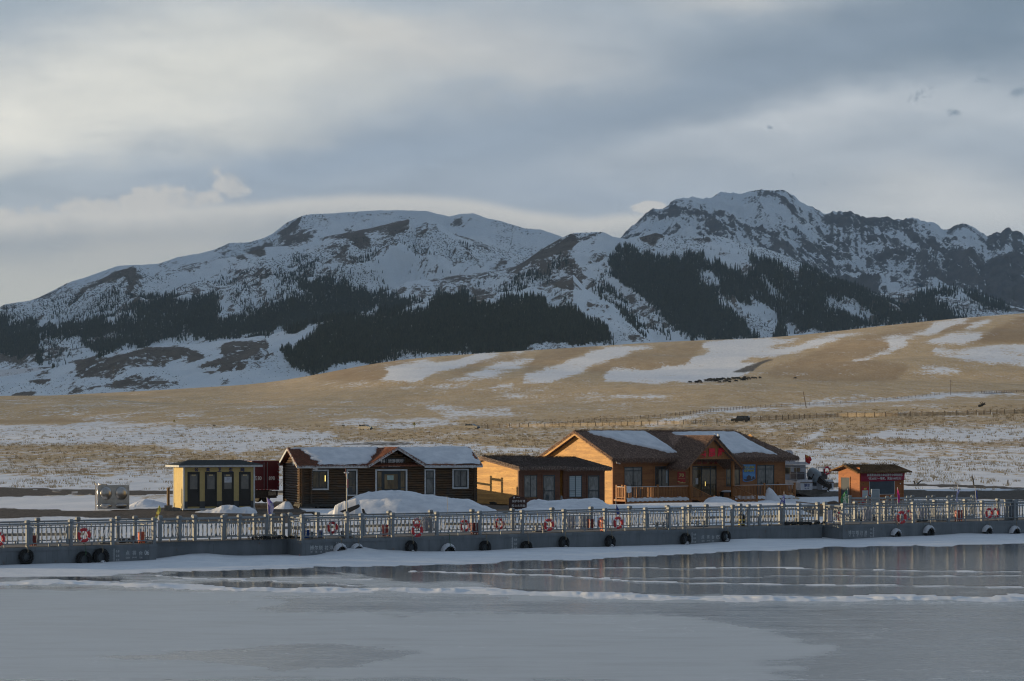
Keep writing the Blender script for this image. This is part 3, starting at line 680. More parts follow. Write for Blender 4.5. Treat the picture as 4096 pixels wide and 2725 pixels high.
ROCK = Cover(0.0)
for pts, val in ((z1([(480, 725), (700, 640), (850, 565), (885, 580), (915, 640), (890, 765), (830, 790), (760, 750), (790, 660), (650, 700), (500, 735)]), .95), (z1([(1700, 385), (1810, 300), (1900, 255), (1955, 247), (1890, 310), (1730, 385)]), .9),
                 (z1([(1480, 495), (1680, 430), (1690, 490), (1620, 518)]), .95), (z1([(1420, 512), (1500, 505), (1590, 545), (1520, 558)]), .75), (z1([(1005, 578), (1140, 575), (1255, 545), (1265, 600), (1160, 600)]), .7),
                 (z1([(200, 800), (400, 740), (560, 790), (700, 780), (760, 860), (300, 960), (100, 900)]), .35), (z1([(1400, 600), (1850, 640), (1850, 800), (1500, 900), (1400, 720)]), .45),
                 (z2([(160, 380), (262, 368), (285, 480), (200, 495), (165, 440)]), .95), (z2([(370, 342), (530, 270), (555, 320), (500, 385), (415, 395)]), .85), (z2([(620, 295), (700, 292), (750, 375)]), .8), (z2([(770, 305), (860, 248), (935, 242), (1015, 335), (960, 355)]), .72),
                 (z2([(1215, 565), (1420, 440), (1560, 362), (1610, 375), (1540, 405), (1750, 355), (1710, 392), (1600, 425), (1480, 485), (1250, 565)]), .95), (z2([(1640, 445), (1720, 400), (1705, 445)]), .8), (z2([(1600, 628), (1700, 480), (1760, 470), (1850, 530), (1680, 600)]), .78),
                 (z2([(1940, 402), (2072, 358), (2150, 400), (2000, 445)]), .9), (z2([(1235, 722), (1320, 685), (1420, 670), (1560, 628), (1615, 700), (1500, 712), (1430, 685), (1350, 722)]), .88), (z2([(900, 760), (1090, 728), (1075, 790), (950, 790)]), .8),
                 (z2([(480, 430), (560, 400), (700, 420), (980, 560), (940, 620), (600, 640), (580, 560)]), .55), (z2([(560, 330), (1300, 420), (1350, 520), (1000, 560), (700, 420)]), .28), (z2([(1880, 900), (1960, 960), (2060, 1045), (1900, 1030)]), .6), (z2([(1750, 790), (1900, 850), (1950, 920), (1780, 900)]), .45),
                 (z2([(0, 400), (160, 340), (380, 345), (340, 362), (150, 362)]), .75), (z2([(0, 905), (100, 900), (110, 960), (0, 1040)]), .7), (z2([(520, 670), (700, 660), (600, 705)]), .5), (z2([(1060, 605), (1340, 568), (1300, 590), (1100, 612)]), .8),
                 (z3([(200, 398), (300, 385), (380, 370), (470, 392), (400, 420), (300, 420)]), .8),
                 (z1([(430, 1182), (600, 1130), (800, 1095), (1000, 1080), (1130, 1062), (1200, 1110), (1300, 1160), (1180, 1200), (1150, 1160), (1040, 1180), (1050, 1220), (850, 1235), (700, 1285), (480, 1245)]), .92),
                 (z1([(1185, 1228), (1380, 1150), (1400, 1065), (1560, 1060), (1700, 1040), (1725, 1175), (1640, 1212), (1300, 1228)]), .95), (z1([(640, 1322), (850, 1270), (1100, 1280), (1175, 1310), (1140, 1352), (820, 1365)]), .88), (z1([(120, 1292), (280, 1225), (335, 1250), (245, 1305)]), .9),
                 (z1([(85, 1350), (200, 1330), (245, 1360), (225, 1392), (75, 1395)]), .85), (z1([(1355, 1270), (1440, 1255), (1455, 1330), (1380, 1335)]), .8), (z1([(360, 1385), (540, 1325), (560, 1330), (440, 1385)]), .8), (z1([(1420, 1085), (1540, 1110), (1500, 1118), (1410, 1092)]), .0),
                 (z1([(1830, 960), (1900, 930), (2100, 915), (2150, 960), (2050, 1020), (1940, 1060), (2000, 950)]), .7)):
    ROCK.poly(pts, val, 1)
for _ in range(3): ROCK.a = blur(ROCK.a, 1)
ROCK.a *= .88
FOR = Cover(0.0)
for pts, val in ((z1([(-400, 880), (0, 900), (120, 880), (200, 900), (250, 970), (350, 960), (420, 920), (560, 900), (640, 890), (700, 905), (760, 870), (850, 770), (1000, 750), (1200, 775), (1370, 770), (1350, 900), (1500, 905), (1600, 860), (1700, 810), (1880, 780), (1880, 690), (2000, 640), (2195, 690), (2195, 900), (1950, 935), (1850, 985), (1700, 1005), (1400, 1045), (1200, 1062), (1000, 1062), (900, 1092), (620, 1130), (540, 1060), (620, 990), (540, 1000), (560, 1050), (430, 1060), (300, 1000), (250, 1060), (280, 1160), (150, 1150), (0, 1130), (-400, 1150)]), 1),
                 (z1([(1100, 1062), (1130, 960), (1020, 960), (1040, 920), (960, 860), (900, 900), (740, 860), (880, 800), (860, 860), (1000, 870), (1060, 950), (1200, 1000), (1240, 1062)]), .55),
                 (z1([(280, 1020), (520, 1010), (480, 1100), (560, 1160), (420, 1190), (300, 1190)]), .35), (z1([(620, 1000), (780, 960), (800, 1000), (640, 1060)]), .4),
                 (z1([(300, 780), (560, 760), (760, 740), (860, 790), (640, 900), (420, 930), (300, 900)]), .42), (z1([(0, 840), (200, 800), (320, 800), (300, 900), (0, 900)]), .30), (z1([(1100, 620), (1880, 620), (1880, 760), (1600, 850), (1380, 780), (1050, 740)]), .22), (z1([(1420, 680), (1850, 640), (1850, 760), (1500, 890)]), .38),
                 (z1([(1800, 500), (1960, 500), (2195, 600), (2195, 680), (1960, 640), (1850, 580)]), .32),
                 (z2([(0, 640), (150, 720), (300, 760), (400, 740), (560, 760), (640, 800), (450, 850), (215, 880), (0, 905)]), 1), (z2([(0, 560), (180, 600), (300, 740), (0, 660)]), .3), (z2([(165, 490), (290, 480), (330, 600), (400, 720), (310, 740), (200, 560)]), .50),
                 (z2([(400, 740), (640, 690), (760, 720), (740, 800), (640, 800)]), .40), (z2([(480, 400), (620, 430), (980, 560), (960, 620), (620, 640), (520, 520)]), .26), (z2([(700, 400), (1300, 480), (1000, 600)]), .12), (z2([(760, 660), (1080, 610), (1060, 700), (800, 720)]), .15),
                 (z2([(-80, 960), (100, 895), (215, 880), (450, 845), (600, 860), (640, 870), (700, 780), (740, 745), (900, 725), (905, 790), (1000, 800), (1080, 780), (1120, 725), (1240, 728), (1350, 790), (1420, 860), (1520, 830), (1580, 870), (1640, 950), (1680, 900), (1760, 960), (1790, 1055), (1400, 1090), (960, 1118), (900, 1050), (800, 1040), (950, 1110), (700, 1140), (500, 1152), (200, 1187), (0, 1245), (-110, 1250), (-210, 1180), (-300, 1080), (-180, 1090), (-100, 1020)]), 1),
                 (z2([(220, 1150), (400, 1100), (620, 1100), (690, 1110), (690, 1140), (500, 1150)]), .5), (z2([(200, 860), (330, 830), (330, 900), (180, 900)]), .5),
                 (z2([(1060, 700), (1240, 620), (1440, 620), (1400, 680), (1300, 690), (1080, 740)]), .55), (z2([(1400, 560), (1560, 560), (1500, 640), (1400, 620)]), .45), (z2([(1350, 740), (1540, 760), (1520, 840), (1380, 790)]), .22),
                 (z2([(1650, 690), (1720, 690), (1880, 800), (1960, 900), (2100, 1000), (2195, 1040), (2110, 1050), (1980, 950), (1850, 840), (1720, 760)]), .75), (z2([(1880, 770), (2100, 860), (2195, 930), (2195, 1000), (2060, 960), (1950, 860)]), .40),
                 (z2([(1650, 640), (1780, 600), (1810, 640), (1780, 680), (1680, 660)]), .6),
                 (z2([(1780, 560), (1850, 480), (1900, 430), (2040, 480), (2200, 500), (2200, 960), (2100, 860), (1980, 780), (1850, 720), (1800, 650)]), 1),
                 (z3([(-10, 475), (100, 490), (200, 510), (250, 470), (330, 440), (360, 520), (500, 470), (540, 540), (640, 590), (640, 480), (740, 520), (860, 580), (930, 620), (960, 570), (1030, 610), (1150, 680), (1300, 705), (1480, 770), (1500, 800), (1480, 900), (1300, 960), (950, 1000), (700, 1012), (280, 1030), (100, 900), (-10, 830)]), 1),
                 (z3([(270, 560), (330, 600), (400, 570), (480, 660), (460, 740), (600, 770), (780, 880), (780, 1010), (650, 970), (600, 900), (500, 830), (420, 700), (360, 680)]), .40), (z3([(-10, 850), (150, 930), (300, 1030), (180, 1035), (0, 960)]), .35),
                 (z3([(860, 920), (950, 1002), (880, 1010), (840, 960)]), .1), (z3([(1080, 760), (1250, 750), (1400, 820), (1480, 900), (1300, 900), (1120, 840)]), .55), (z3([(700, 640), (860, 800), (780, 760), (720, 700)]), .3), (z3([(560, 500), (700, 600), (600, 620)]), .45), (z3([(360, 440), (540, 430), (640, 480), (560, 560), (420, 520)]), .35),
                 (z3([(100, 440), (300, 400), (560, 420), (560, 450), (300, 440)]), .15), (z3([(700, 470), (1000, 590), (960, 560)]), .2),
                 (z3([(1460, 780), (1650, 720), (1700, 700), (1850, 693), (2000, 720), (2130, 760), (2260, 820), (2240, 855), (2100, 870), (1950, 885), (1700, 916), (1500, 930)]), .95), (z3([(1790, 740), (1950, 755), (2060, 820), (2110, 872), (1930, 884), (1870, 810)]), .35), (z3([(1470, 770), (1680, 745), (1690, 800), (1560, 850)]), .45), (z3([(1680, 860), (1730, 910), (1690, 915)]), .1)):
    FOR.poly(pts, val, 1)

for _ in range(3): FOR.a = blur(FOR.a, 1)
LAYERS = []
def ridge(name, crest, base, Yc, Yb, us, nr, amp, L, slant, rockfn, seed, p=1.0, jag=6, tone=0.0, stretch=3.5, behind=0.30, aspk=.26, crag=10):
    """a mountain front: crest outline at distance Yc, foot at Yb, with ribs and gullies running down it"""
    u = np.asarray(us, float); yc = np.interp(u, [a[0] for a in Yc], [a[1] for a in Yc]) if isinstance(Yc, list) else u*0+Yc
    vc = np.interp(u, [a[0] for a in crest], [a[1] for a in crest]); vb = np.interp(u, [a[0] for a in base], [a[1] for a in base])
    Xc = (u-CX)/F*yc
    vc = vc+jag*(ridged(Xc/240, Xc*0+seed, 4, seed)-.55)+jag*.75*(ridged(Xc/70, Xc*0+2, 4, seed+7, .65)-.6)
    t = np.linspace(0, 1, nr)[:, None]; Y = Yb+(yc-Yb)[None, :]*t; X = (u-CX)[None, :]/F*Y
    V = vb[None, :]+(vc-vb)[None, :]*t**p
    # on the face, columns follow the crest's true position
    wx = X+L*.45*(fbm(X/(L*.9), Y/(L*1.8), 3, seed+50)-.5)*2; R = ridged((wx-slant*Y)/L, Y/(L*stretch), 6, seed, .58); R2 = fbm(X/(L*.35), Y/(L*.8), 4, seed+30)
    w = np.sin(np.pi*np.clip(t, 0, 1))**.8*(1-.35*t)
    CR = ridged(X/130+R2, Y/210, 5, seed+80, .6); Z = EYE+(HY-V)*Y/F+amp*w*((R-.55)*1.6+(R2-.5)*.7)+crag*(CR-.6)*np.minimum(1, np.sin(np.pi*np.clip(t, 0, .999))*3+.15)
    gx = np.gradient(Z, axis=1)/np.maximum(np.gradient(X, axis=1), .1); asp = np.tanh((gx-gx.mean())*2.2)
    tb = np.linspace(0.06, 1, 7)[:, None]
    Yk = yc[None, :]*(1+behind*tb); Xk = (u-CX)[None, :]/F*Yk; zc = EYE+(HY-vc)*yc/F
    Zk = np.maximum(zc[None, :]-(Yk-yc[None, :])*0.42, -2)
    X = np.vstack([X, Xk]); Y = np.vstack([Y, Yk]); Z = np.vstack([Z, Zk]); R = np.vstack([R, R[-1:].repeat(7, 0)]); R2 = np.vstack([R2, R2[-1:].repeat(7, 0)])
    T = np.vstack([t.repeat(len(u), 1), 1+tb.repeat(len(u), 1)])
    U = (X/Y)*F+CX; Vv = HY-(Z-EYE)*F/Y
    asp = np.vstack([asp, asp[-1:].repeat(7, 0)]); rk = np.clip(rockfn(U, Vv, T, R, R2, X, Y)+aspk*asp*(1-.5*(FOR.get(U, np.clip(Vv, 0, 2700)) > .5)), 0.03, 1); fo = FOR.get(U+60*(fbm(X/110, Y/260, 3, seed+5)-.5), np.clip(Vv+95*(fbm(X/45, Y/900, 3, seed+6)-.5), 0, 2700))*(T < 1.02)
    tn = np.clip(T*0+tone, 0, 1)
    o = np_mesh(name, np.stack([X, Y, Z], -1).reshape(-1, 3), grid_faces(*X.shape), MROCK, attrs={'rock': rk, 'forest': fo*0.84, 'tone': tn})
    tag(o, kind='structure')
    LAYERS.append((X[:nr], Y[:nr], Z[:nr], fo[:nr]))
    return o

C_PEAK = [(2300, 1150), (2440, 1010), (2510, 915), (2566, 862), (2600, 831), (2640, 828), (2664, 824), (2683, 805), (2720, 790), (2766, 780), (2810, 791), (2855, 783), (2881, 764), (2932, 764), (2957, 770), (2995, 764), (3027, 754), (3078, 761), (3123, 763), (3174, 789), (3212, 815), (3257, 837), (3302, 863), (3359, 852), (3404, 858), (3461, 867), (3499, 861), (3544, 867), (3608, 875), (3646, 873), (3697, 888), (3767, 914), (3799, 905), (3888, 907), (3926, 920), (3965, 939), (4035, 926), (4096, 946), (4300, 960), (4700, 1040), (5200, 1150)]
C_LEFT = [(-900, 1420), (-400, 1320), (0, 1229), (16, 1217), (115, 1204), (153, 1191), (223, 1156), (287, 1124), (338, 1111), (415, 1083), (472, 1063), (542, 1060), (638, 1054), (708, 1028), (797, 1014), (861, 997), (918, 973), (1001, 968), (1052, 955), (1090, 936), (1148, 891), (1212, 863), (1244, 857), (1339, 852), (1400, 848), (1500, 843), (1600, 842), (1708, 845), (1797, 866), (1848, 856), (1896, 854), (1938, 869), (2002, 885), (2097, 914), (2161, 918), (2206, 933), (2244, 947), (2330, 1010), (2500, 1100), (2700, 1160)]
C_MID = [(900, 1420), (1200, 1330), (1400, 1240), (1523, 1172), (1587, 1146), (1619, 1127), (1708, 1118), (1842, 1102), (1970, 1086), (2065, 1067), (2116, 1032), (2193, 981), (2244, 952), (2282, 935), (2301, 931), (2384, 928), (2416, 930), (2448, 945), (2512, 955), (2576, 945), (2622, 931), (2664, 941), (2728, 952), (2791, 945), (2842, 937), (2887, 945), (2951, 968), (3046, 990), (3155, 1025), (3238, 1070), (3333, 1121), (3429, 1146), (3525, 1185), (3640, 1240), (3900, 1330), (4300, 1400)]
C_LOBE = [(-900, 1400), (-300, 1300), (0, 1235), (115, 1212), (200, 1190), (287, 1160), (400, 1120), (480, 1085), (542, 1062), (580, 1075), (700, 1068), (800, 1050), (918, 1030), (1000, 1005), (1060, 985), (1150, 985), (1240, 960), (1330, 940), (1420, 925), (1500, 905), (1590, 885), (1640, 872), (1660, 905), (1710, 886), (1750, 888), (1800, 930), (1900, 960), (2050, 1010), (2200, 1060), (2400, 1160)]
C_FRONT = [(1100, 1420), (1230, 1320), (1300, 1276), (1437, 1258), (1587, 1238), (1695, 1208), (1760, 1190), (1874, 1191), (1989, 1169), (2084, 1159), (2135, 1140), (2193, 1140), (2295, 1100), (2346, 1159), (2422, 1197), (2512, 1248), (2576, 1312), (2614, 1363), (2700, 1440)]
C_RIGHT = [(3250, 1420), (3400, 1250), (3525, 1180), (3600, 1165), (3684, 1150), (3780, 1146), (3875, 1163), (3960, 1190), (4035, 1220), (4150, 1250), (4500, 1330)]
C_FOOT = [(-900, 1545), (-400, 1520), (0, 1507), (115, 1491), (274, 1452), (383, 1421), (510, 1398), (606, 1386), (721, 1379), (829, 1373), (957, 1357), (1084, 1338), (1180, 1312), (1212, 1298), (1339, 1271), (1371, 1300), (1330, 1360)][:-1]+[(1480, 1340), (1560, 1420), (1700, 1500)]
C_NEAR = [(-900, 1600), (-300, 1585), (0, 1578), (60, 1560), (140, 1550), (230, 1562), (400, 1545), (520, 1512), (640, 1530), (760, 1512), (900, 1478), (1020, 1472), (1150, 1490), (1240, 1512), (1350, 1560)]
def rf(k0, kR, kT=0.0):
    def f(U, V, T, R, R2, X, Y):
        Rn = (R-R.mean())/R.std(); q = ridged(X/170, Y/420, 4, 61); q = (q-q.mean())/q.std(); p_ = fbm(X/700, Y/1100, 3, 62)
        return np.maximum(ROCK.get(U+70*(fbm(X/120, Y/240, 4, 71)-.5), np.clip(V+60*(fbm(X/120, Y/240, 4, 72)-.5), 0, 2700))*(1+.12*q), np.clip(k0+kR*Rn+.085*q+.5*(p_-.5), .10, .85))
    return f
def peak_rock(U, V, T, R, R2, X, Y):
    nz = lambda a: (a-a.mean())/a.std()
    q = nz(ridged((X+.25*Y)/260, Y/1500, 4, 66)); s2 = nz(ridged((X+.12*Y)/110, Y/500, 4, 67))
    a = .50+.07*nz(R)+.15*q+.15*s2+.30*sstep(U, 3780, 4096)-.35*sstep(U, 2980, 2700)*sstep(V, 820, 900)+.10*sstep(U, 3150, 3400)*(V > 880)-.12*sstep(V, 840, 780)
    return np.clip(a, .12, .90)
ridge('far_peak', C_PEAK, [(2200, 1250), (5200, 1380)], 14500, 9800, np.arange(2280, 5200, 4.0), 260, 260, 560, -.22, peak_rock, 3, jag=30, tone=.45, stretch=4.0, aspk=.24, crag=60)
ridge('far_massif', C_LEFT, [(-900, 1500), (2700, 1400)], 12500, 9300, np.arange(-880, 2700, 6.0), 120, 170, 480, .1, rf(.27, .07), 8, jag=4)
ridge('left_slope', C_LOBE, [(-900, 1500), (0, 1480), (2400, 1330)], [(-900, 8600), (2400, 9200)], 6400, np.arange(-880, 2400, 5.0), 150, 160, 420, .18, rf(.32, .09), 14, jag=8)
ridge('right_foothill', C_RIGHT, [(3200, 1400), (4500, 1330)], 7600, 6200, np.arange(3250, 4500, 6.0), 60, 50, 350, 0, rf(.32, .08), 23, jag=6)
ridge('middle_slope', C_MID, [(900, 1480), (4300, 1420)], [(900, 7300), (2300, 7800), (4300, 6800)], 5200, np.arange(900, 4300, 5.0), 150, 120, 380, -.15, rf(.30, .08), 31, jag=6)
ridge('front_spur', C_FRONT, [(1100, 1530), (2700, 1420)], [(1100, 4900), (2700, 5200)], 3900, np.arange(1100, 2700, 5.0), 90, 50, 260, -.1, rf(.30, .08), 41, jag=4)
ridge('foothill', C_FOOT, [(-900, 1620), (1700, 1560)], 4700, 3600, np.arange(-880, 1700, 6.0), 90, 42, 240, .1, rf(.20, .06), 52, jag=5)
ridge('low_foothill', C_NEAR, [(-900, 1640), (1350, 1590)], 3950, 3450, np.arange(-880, 1350, 8.0), 40, 9, 160, .1, rf(.20, .05), 57, jag=3)

def shade_range():
    """an added high range, unseen beyond the left edge of the view, that keeps the far slopes in shade"""
    ys = np.linspace(-500, 20000, 500); ts = np.linspace(-1, 1, 21)
    Yg, T = np.meshgrid(ys, ts); H = np.interp(ys, [-500, 200, 2700, 3300, 3900, 4600, 10000, 15000, 20000], [0, 60, 200, 340, 1150, 1950, 3000, 3300, 2600])
    Z = H[None, :]*(1-np.abs(T))**.8*(0.95+.15*fbm(Yg/900, T*3, 4, 77))-30; X = -6400+T*1500-.10*Yg
    o = np_mesh('shade_range', np.stack([X, Yg, Z], -1).reshape(-1, 3), grid_faces(*X.shape), MROCK, attrs={'rock': X*0+.4, 'forest': X*0, 'tone': X*0+.3})  # unseen ridge added to block the sun from the mountains
    tag(o, kind='structure')
shade_range()

# ============ spruces ============
def spruce_mat():
    m, g, b = new_mat('spruce_needles'); n = g.noise(g.pos(), 0.12, 4, 0.7)
    g.put(b.inputs['Base Color'], g.mix(g.step(n, 0.3, 0.7), (0.010, 0.015, 0.015), (0.050, 0.062, 0.055))); b.inputs['Roughness'].default_value = 0.9; b.inputs['Specular IOR Level'].default_value = 0.1
    return m
MSPR = spruce_mat(); MBARK = mat('spruce_bark', (0.06, 0.045, 0.035))
def spruce_shape(rng, tiers=4, n=6):
    V = []; Fc = []
    for k in range(tiers):
        z0 = 0.06+0.90*(k/tiers)**.95; z1 = min(1.0, z0+0.42-0.18*k/tiers) if k < tiers-1 else 1.0
        r = 0.125*(1-k/tiers)**.85+0.015; b0 = len(V); V.append((0, 0, z1)); off = rng.random()*6
        for j in range(n):
            a = 2*math.pi*j/n+off; q = r*rng.uniform(.7, 1.2); V.append((q*math.cos(a), q*math.sin(a), z0+rng.uniform(-.03, .02)))
        for j in range(n): Fc.append((b0, b0+1+j, b0+1+(j+1) % n))
    return np.array(V), np.array(Fc)
def build_forest():
    rng = np.random.default_rng(5); P_ = []
    for (X, Y, Z, fo), dens in zip(LAYERS, (0.3, 1.3, 2.9, 3.0, 3.2, 3.6, 2.6, 0)):
        if dens == 0: continue
        U = X/Y*F+CX; V = HY-(Z-EYE)*F/Y
        # area of each cell in the picture
        A = np.abs((U[:-1, 1:]-U[:-1, :-1])*(V[1:, :-1]-V[:-1, :-1]))
        f = (fo[:-1, :-1]+fo[1:, 1:])/2; uc = U[:-1, :-1]
        clump = fbm(X[:-1, :-1]/75, Y[:-1, :-1]/420, 4, 91)
        cl2 = fbm(X[:-1, :-1]/330, Y[:-1, :-1]/700, 4, 97); f2 = np.clip(f*1.1+((clump-.5)*1.3+(cl2-.5)*2.2)*(f > .04)*(1.4-f), 0, 1)**1.6*sstep(clump+.8*(f-.5), .18, .42)
        lam = A*f2*dens/60.0*((uc > -60) & (uc < 4160))+A*0.0006*(fo[:-1, :-1] > .04)
        n = rng.poisson(np.clip(lam, 0, 60)); ii, jj = np.nonzero(n); rep = n[ii, jj]; ii = np.repeat(ii, rep); jj = np.repeat(jj, rep)
        a = rng.random(len(ii)); b_ = rng.random(len(ii))
        def lerp(Q): return (Q[ii, jj]*(1-a)+Q[ii+1, jj]*a)*(1-b_)+(Q[ii, jj+1]*(1-a)+Q[ii+1, jj+1]*a)*b_
        px, py, pz = lerp(X), lerp(Y), lerp(Z); ff = f[ii, jj]
        h = rng.uniform(.5, 1.3, len(px))*np.where(ff > .6, 17, 12)*np.where(py < 5500, .78, 1)
        P_.append(np.stack([px, py, pz-1.0, h], -1))
    P_ = np.concatenate(P_); print('spruces', len(P_))
    # the 300 that stand nearest and open to view become trees of their own
    U = P_[:, 0]/P_[:, 1]*F+CX; V = HY-(P_[:, 2]-EYE)*F/P_[:, 1]
    hz = np.interp(U, [p[0] for p in HORI], [p[1] for p in HORI])
    size = P_[:, 3]/P_[:, 1]*((U > 5) & (U < 4090) & (V < hz-6)); order = np.argsort(-size); own = P_[order[:300]]; rest = P_[order[300:]]
    rr = random.Random(3); shapes = [spruce_shape(rr) for _ in range(6)]
    allV = []; allF = []; base = 0
    which = rng.integers(0, 6, len(rest)); ang = rng.random(len(rest))*6.28; wid = rng.uniform(.75, 1.2, len(rest))
    for k in range(6):
        sel = np.nonzero(which == k)[0]; v, f = shapes[k]; q = rest[sel]; ca, sa = np.cos(ang[sel]), np.sin(ang[sel]); h = q[:, 3]; w = wid[sel]
        X = q[:, 0, None]+(v[None, :, 0]*ca[:, None]-v[None, :, 1]*sa[:, None])*(h*w)[:, None]; Y = q[:, 1, None]+(v[None, :, 0]*sa[:, None]+v[None, :, 1]*ca[:, None])*(h*w)[:, None]; Z = q[:, 2, None]+v[None, :, 2]*h[:, None]
        allV.append(np.stack([X, Y, Z], -1).reshape(-1, 3)); allF.append((f[None]+(np.arange(len(sel))*len(v))[:, None, None]+base).reshape(-1, 3)); base += len(sel)*len(v)
    o = np_mesh('spruce_forest', np.concatenate(allV), np.concatenate(allF), MSPR, smooth=False)
    tag(o, 'dense dark spruce forest covering the lower mountain slopes', 'forest', kind='stuff')
    protos = []
    for k in range(4):
        v, f = spruce_shape(rr, 6, 8)
        me = bpy.data.meshes.new('spruce_crown'); me.from_pydata([tuple(p) for p in v], [], [tuple(x) for x in f]); me.materials.append(MSPR)
        tm = MB().tube([(0, 0, 0), (0, 0, .6)], 0.018, 5, .006); protos.append((me, tm))
    trunk = None
    for i, (x, y, z, h) in enumerate(own):
        me, tm = protos[i % 4]
        e = empty('spruce_tree', (x, y, z), rr.random()*6, 'tall dark spruce standing on the snowy mountainside near the forest edge', 'tree', 'spruces along the lower edge of the mountain forest')
        e.scale = (h*1.05, h*1.05, h)
        c = bpy.data.objects.new('crown', me); COL.objects.link(c); c.parent = e
        if trunk is None: trunk = tm.build('trunk', MBARK, e)
        else: t_ = trunk.copy(); COL.objects.link(t_); t_.parent = e
build_forest()
def build_shrubs():
    rng = np.random.default_rng(15); P_ = []
    for (X, Y, Z, fo), dens in zip(LAYERS, (0.25, 1.0, 1.5, 1.2, 1.4, 1.0, .3, .15)):
        U = X/Y*F+CX; V = HY-(Z-EYE)*F/Y; A = np.abs((U[:-1, 1:]-U[:-1, :-1])*(V[1:, :-1]-V[:-1, :-1])); uc, vc, xc, yc = U[:-1, :-1], V[:-1, :-1], X[:-1, :-1], Y[:-1, :-1]
        pat = sstep(fbm(xc/260, yc/500, 4, 33)+.25*(ROCK.get(uc, np.clip(vc, 0, 2700))-.3)+.12*np.clip(FOR.get(uc, np.clip(vc, 0, 2700)), 0, .4), .44, .66)
        lam = A*pat*dens/38.0*((uc > -60) & (uc < 4160) & (vc > 860)); n = rng.poisson(np.clip(lam, 0, 40)); ii, jj = np.nonzero(n); rep = n[ii, jj]; ii = np.repeat(ii, rep); jj = np.repeat(jj, rep); a = rng.random(len(ii)); b_ = rng.random(len(ii))
        q = [(Q[ii, jj]*(1-a)+Q[ii+1, jj]*a)*(1-b_)+(Q[ii, jj+1]*(1-a)+Q[ii+1, jj+1]*a)*b_ for Q in (X, Y, Z)]; P_.append(np.stack(q+[q[1]*rng.uniform(.8, 3.0, len(ii))**1.0/1e4*1.0], -1))
    P_ = np.concatenate(P_); print('shrubs', len(P_)); v = np.array([(1, 0, 0), (-.5, .87, 0), (-.5, -.87, 0), (0, 0, 1.0), (0, 0, -.6)]); f = np.array([(0, 1, 3), (1, 2, 3), (2, 0, 3), (1, 0, 4), (2, 1, 4), (0, 2, 4)]); n = len(P_)
    ang = rng.random(n)*6.28; s_ = P_[:, 3:4]; X = P_[:, 0:1]+(v[None, :, 0]*np.cos(ang)[:, None]-v[None, :, 1]*np.sin(ang)[:, None])*s_*1.5; Y = P_[:, 1:2]+(v[None, :, 0]*np.sin(ang)[:, None]+v[None, :, 1]*np.cos(ang)[:, None])*s_*1.5; Z = P_[:, 2:3]+v[None, :, 2]*s_*.9
    o = np_mesh('juniper_shrubs', np.stack([X, Y, Z], -1).reshape(-1, 3), (f[None]+(np.arange(n)*5)[:, None, None]).reshape(-1, 3), mat('shrub_foliage', (0.045, 0.042, 0.036), (0.022, 0.024, 0.022), .05, .9, lo=.4, hi=.6), smooth=False); tag(o, 'low dark shrubs and boulders dotted over the snowy mountain slopes', 'shrubs', kind='stuff')
build_shrubs()
# ============ pontoons ============
MSTEEL = mat('grey_painted_steel', (0.235, 0.262, 0.285), (0.165, 0.188, 0.208), 3.0, .55, bump=.15, lo=.3, hi=.7)
def hull_material():
    m, g, b = new_mat('pontoon_hull_paint'); P = g.obj()
    n = g.noise(g.map(P, (1.2, 1.2, 0.35)), 1.5, 7, 0.65); st = g.noise(g.map(P, (9, 9, 0.35)), 1.0, 6, 0.7, 0.2); sc_ = g.noise(g.map(P, (1.0, 1.0, 9)), 1.6, 7, 0.75, 0.4); seam = g.noise(g.map(P, (0.6, 0.6, 0.0)), 1.0, 2, 0.5)
    c = g.mix(g.step(n, 0.3, 0.7), (0.130, 0.150, 0.168), (0.185, 0.206, 0.224))
    c = g.mix(g.m('MULTIPLY', g.step(st, 0.54, 0.70), 0.7), c, (0.085, 0.095, 0.105)); c = g.mix(g.m('MULTIPLY', g.step(sc_, 0.63, 0.72), 0.6), c, (0.06, 0.065, 0.07))
    c = g.mix(g.m('MULTIPLY', g.step(g.noise(P, 2.3, 5, 0.6), 0.64, 0.72), 0.7), c, (0.16, 0.09, 0.05))
    g.put(b.inputs['Base Color'], c); b.inputs['Roughness'].default_value = 0.55
    bp = g.node('ShaderNodeBump'); bp.inputs['Strength'].default_value = 0.25; bp.inputs['Distance'].default_value = 0.03
    g.put(bp.inputs['Height'], g.noise(g.map(P, (0.8, 0.8, 0.5)), 1.0, 3, 0.5)); g.put(b.inputs['Normal'], bp.outputs[0]); return m
MHULL = hull_material()
MRAIL = mat('grey_railing_paint', (0.255, 0.28, 0.30), (0.195, 0.215, 0.232), 2.5, .5, bump=.1, lo=.3, hi=.7)
MDECK = mat('deck_planks', (0.26, 0.215, 0.17), (0.15, 0.125, 0.10), 2.0, .8, bump=.3, stretch=(1, 6, 1))
MWHITEP = mat('white_stencil_paint', (0.72, 0.74, 0.75), (0.50, 0.53, 0.55), 9, .7)
SNOW = snow_mat()
CP, SP = math.cos(TH_P), math.sin(TH_P)
DECK = 0.92
class Frame:
    """a thing's own axes: a to the right along its front, b backwards, heights above its base"""
    def __init__(s, X, Y, z0, th): s.X, s.Y, s.z0, s.th = X, Y, z0, th; s.c, s.s = math.cos(th), math.sin(th)
    def a(s, u, b=0.0):
        k = (u-CX)/F; return (k*(s.Y+b*s.c)-s.X+b*s.s)/(s.c-k*s.s)
    def depth(s, a, b=0.0): return s.Y+a*s.s+b*s.c
    def z(s, v, a, b=0.0): return EYE-(v-HY)/F*s.depth(a, b)-s.z0
    def world(s, a, b, z): return Vector((s.X+a*s.c-b*s.s, s.Y+a*s.s+b*s.c, s.z0+z))
FP = Frame(PA.x, PA.y, 0.0, TH_P)

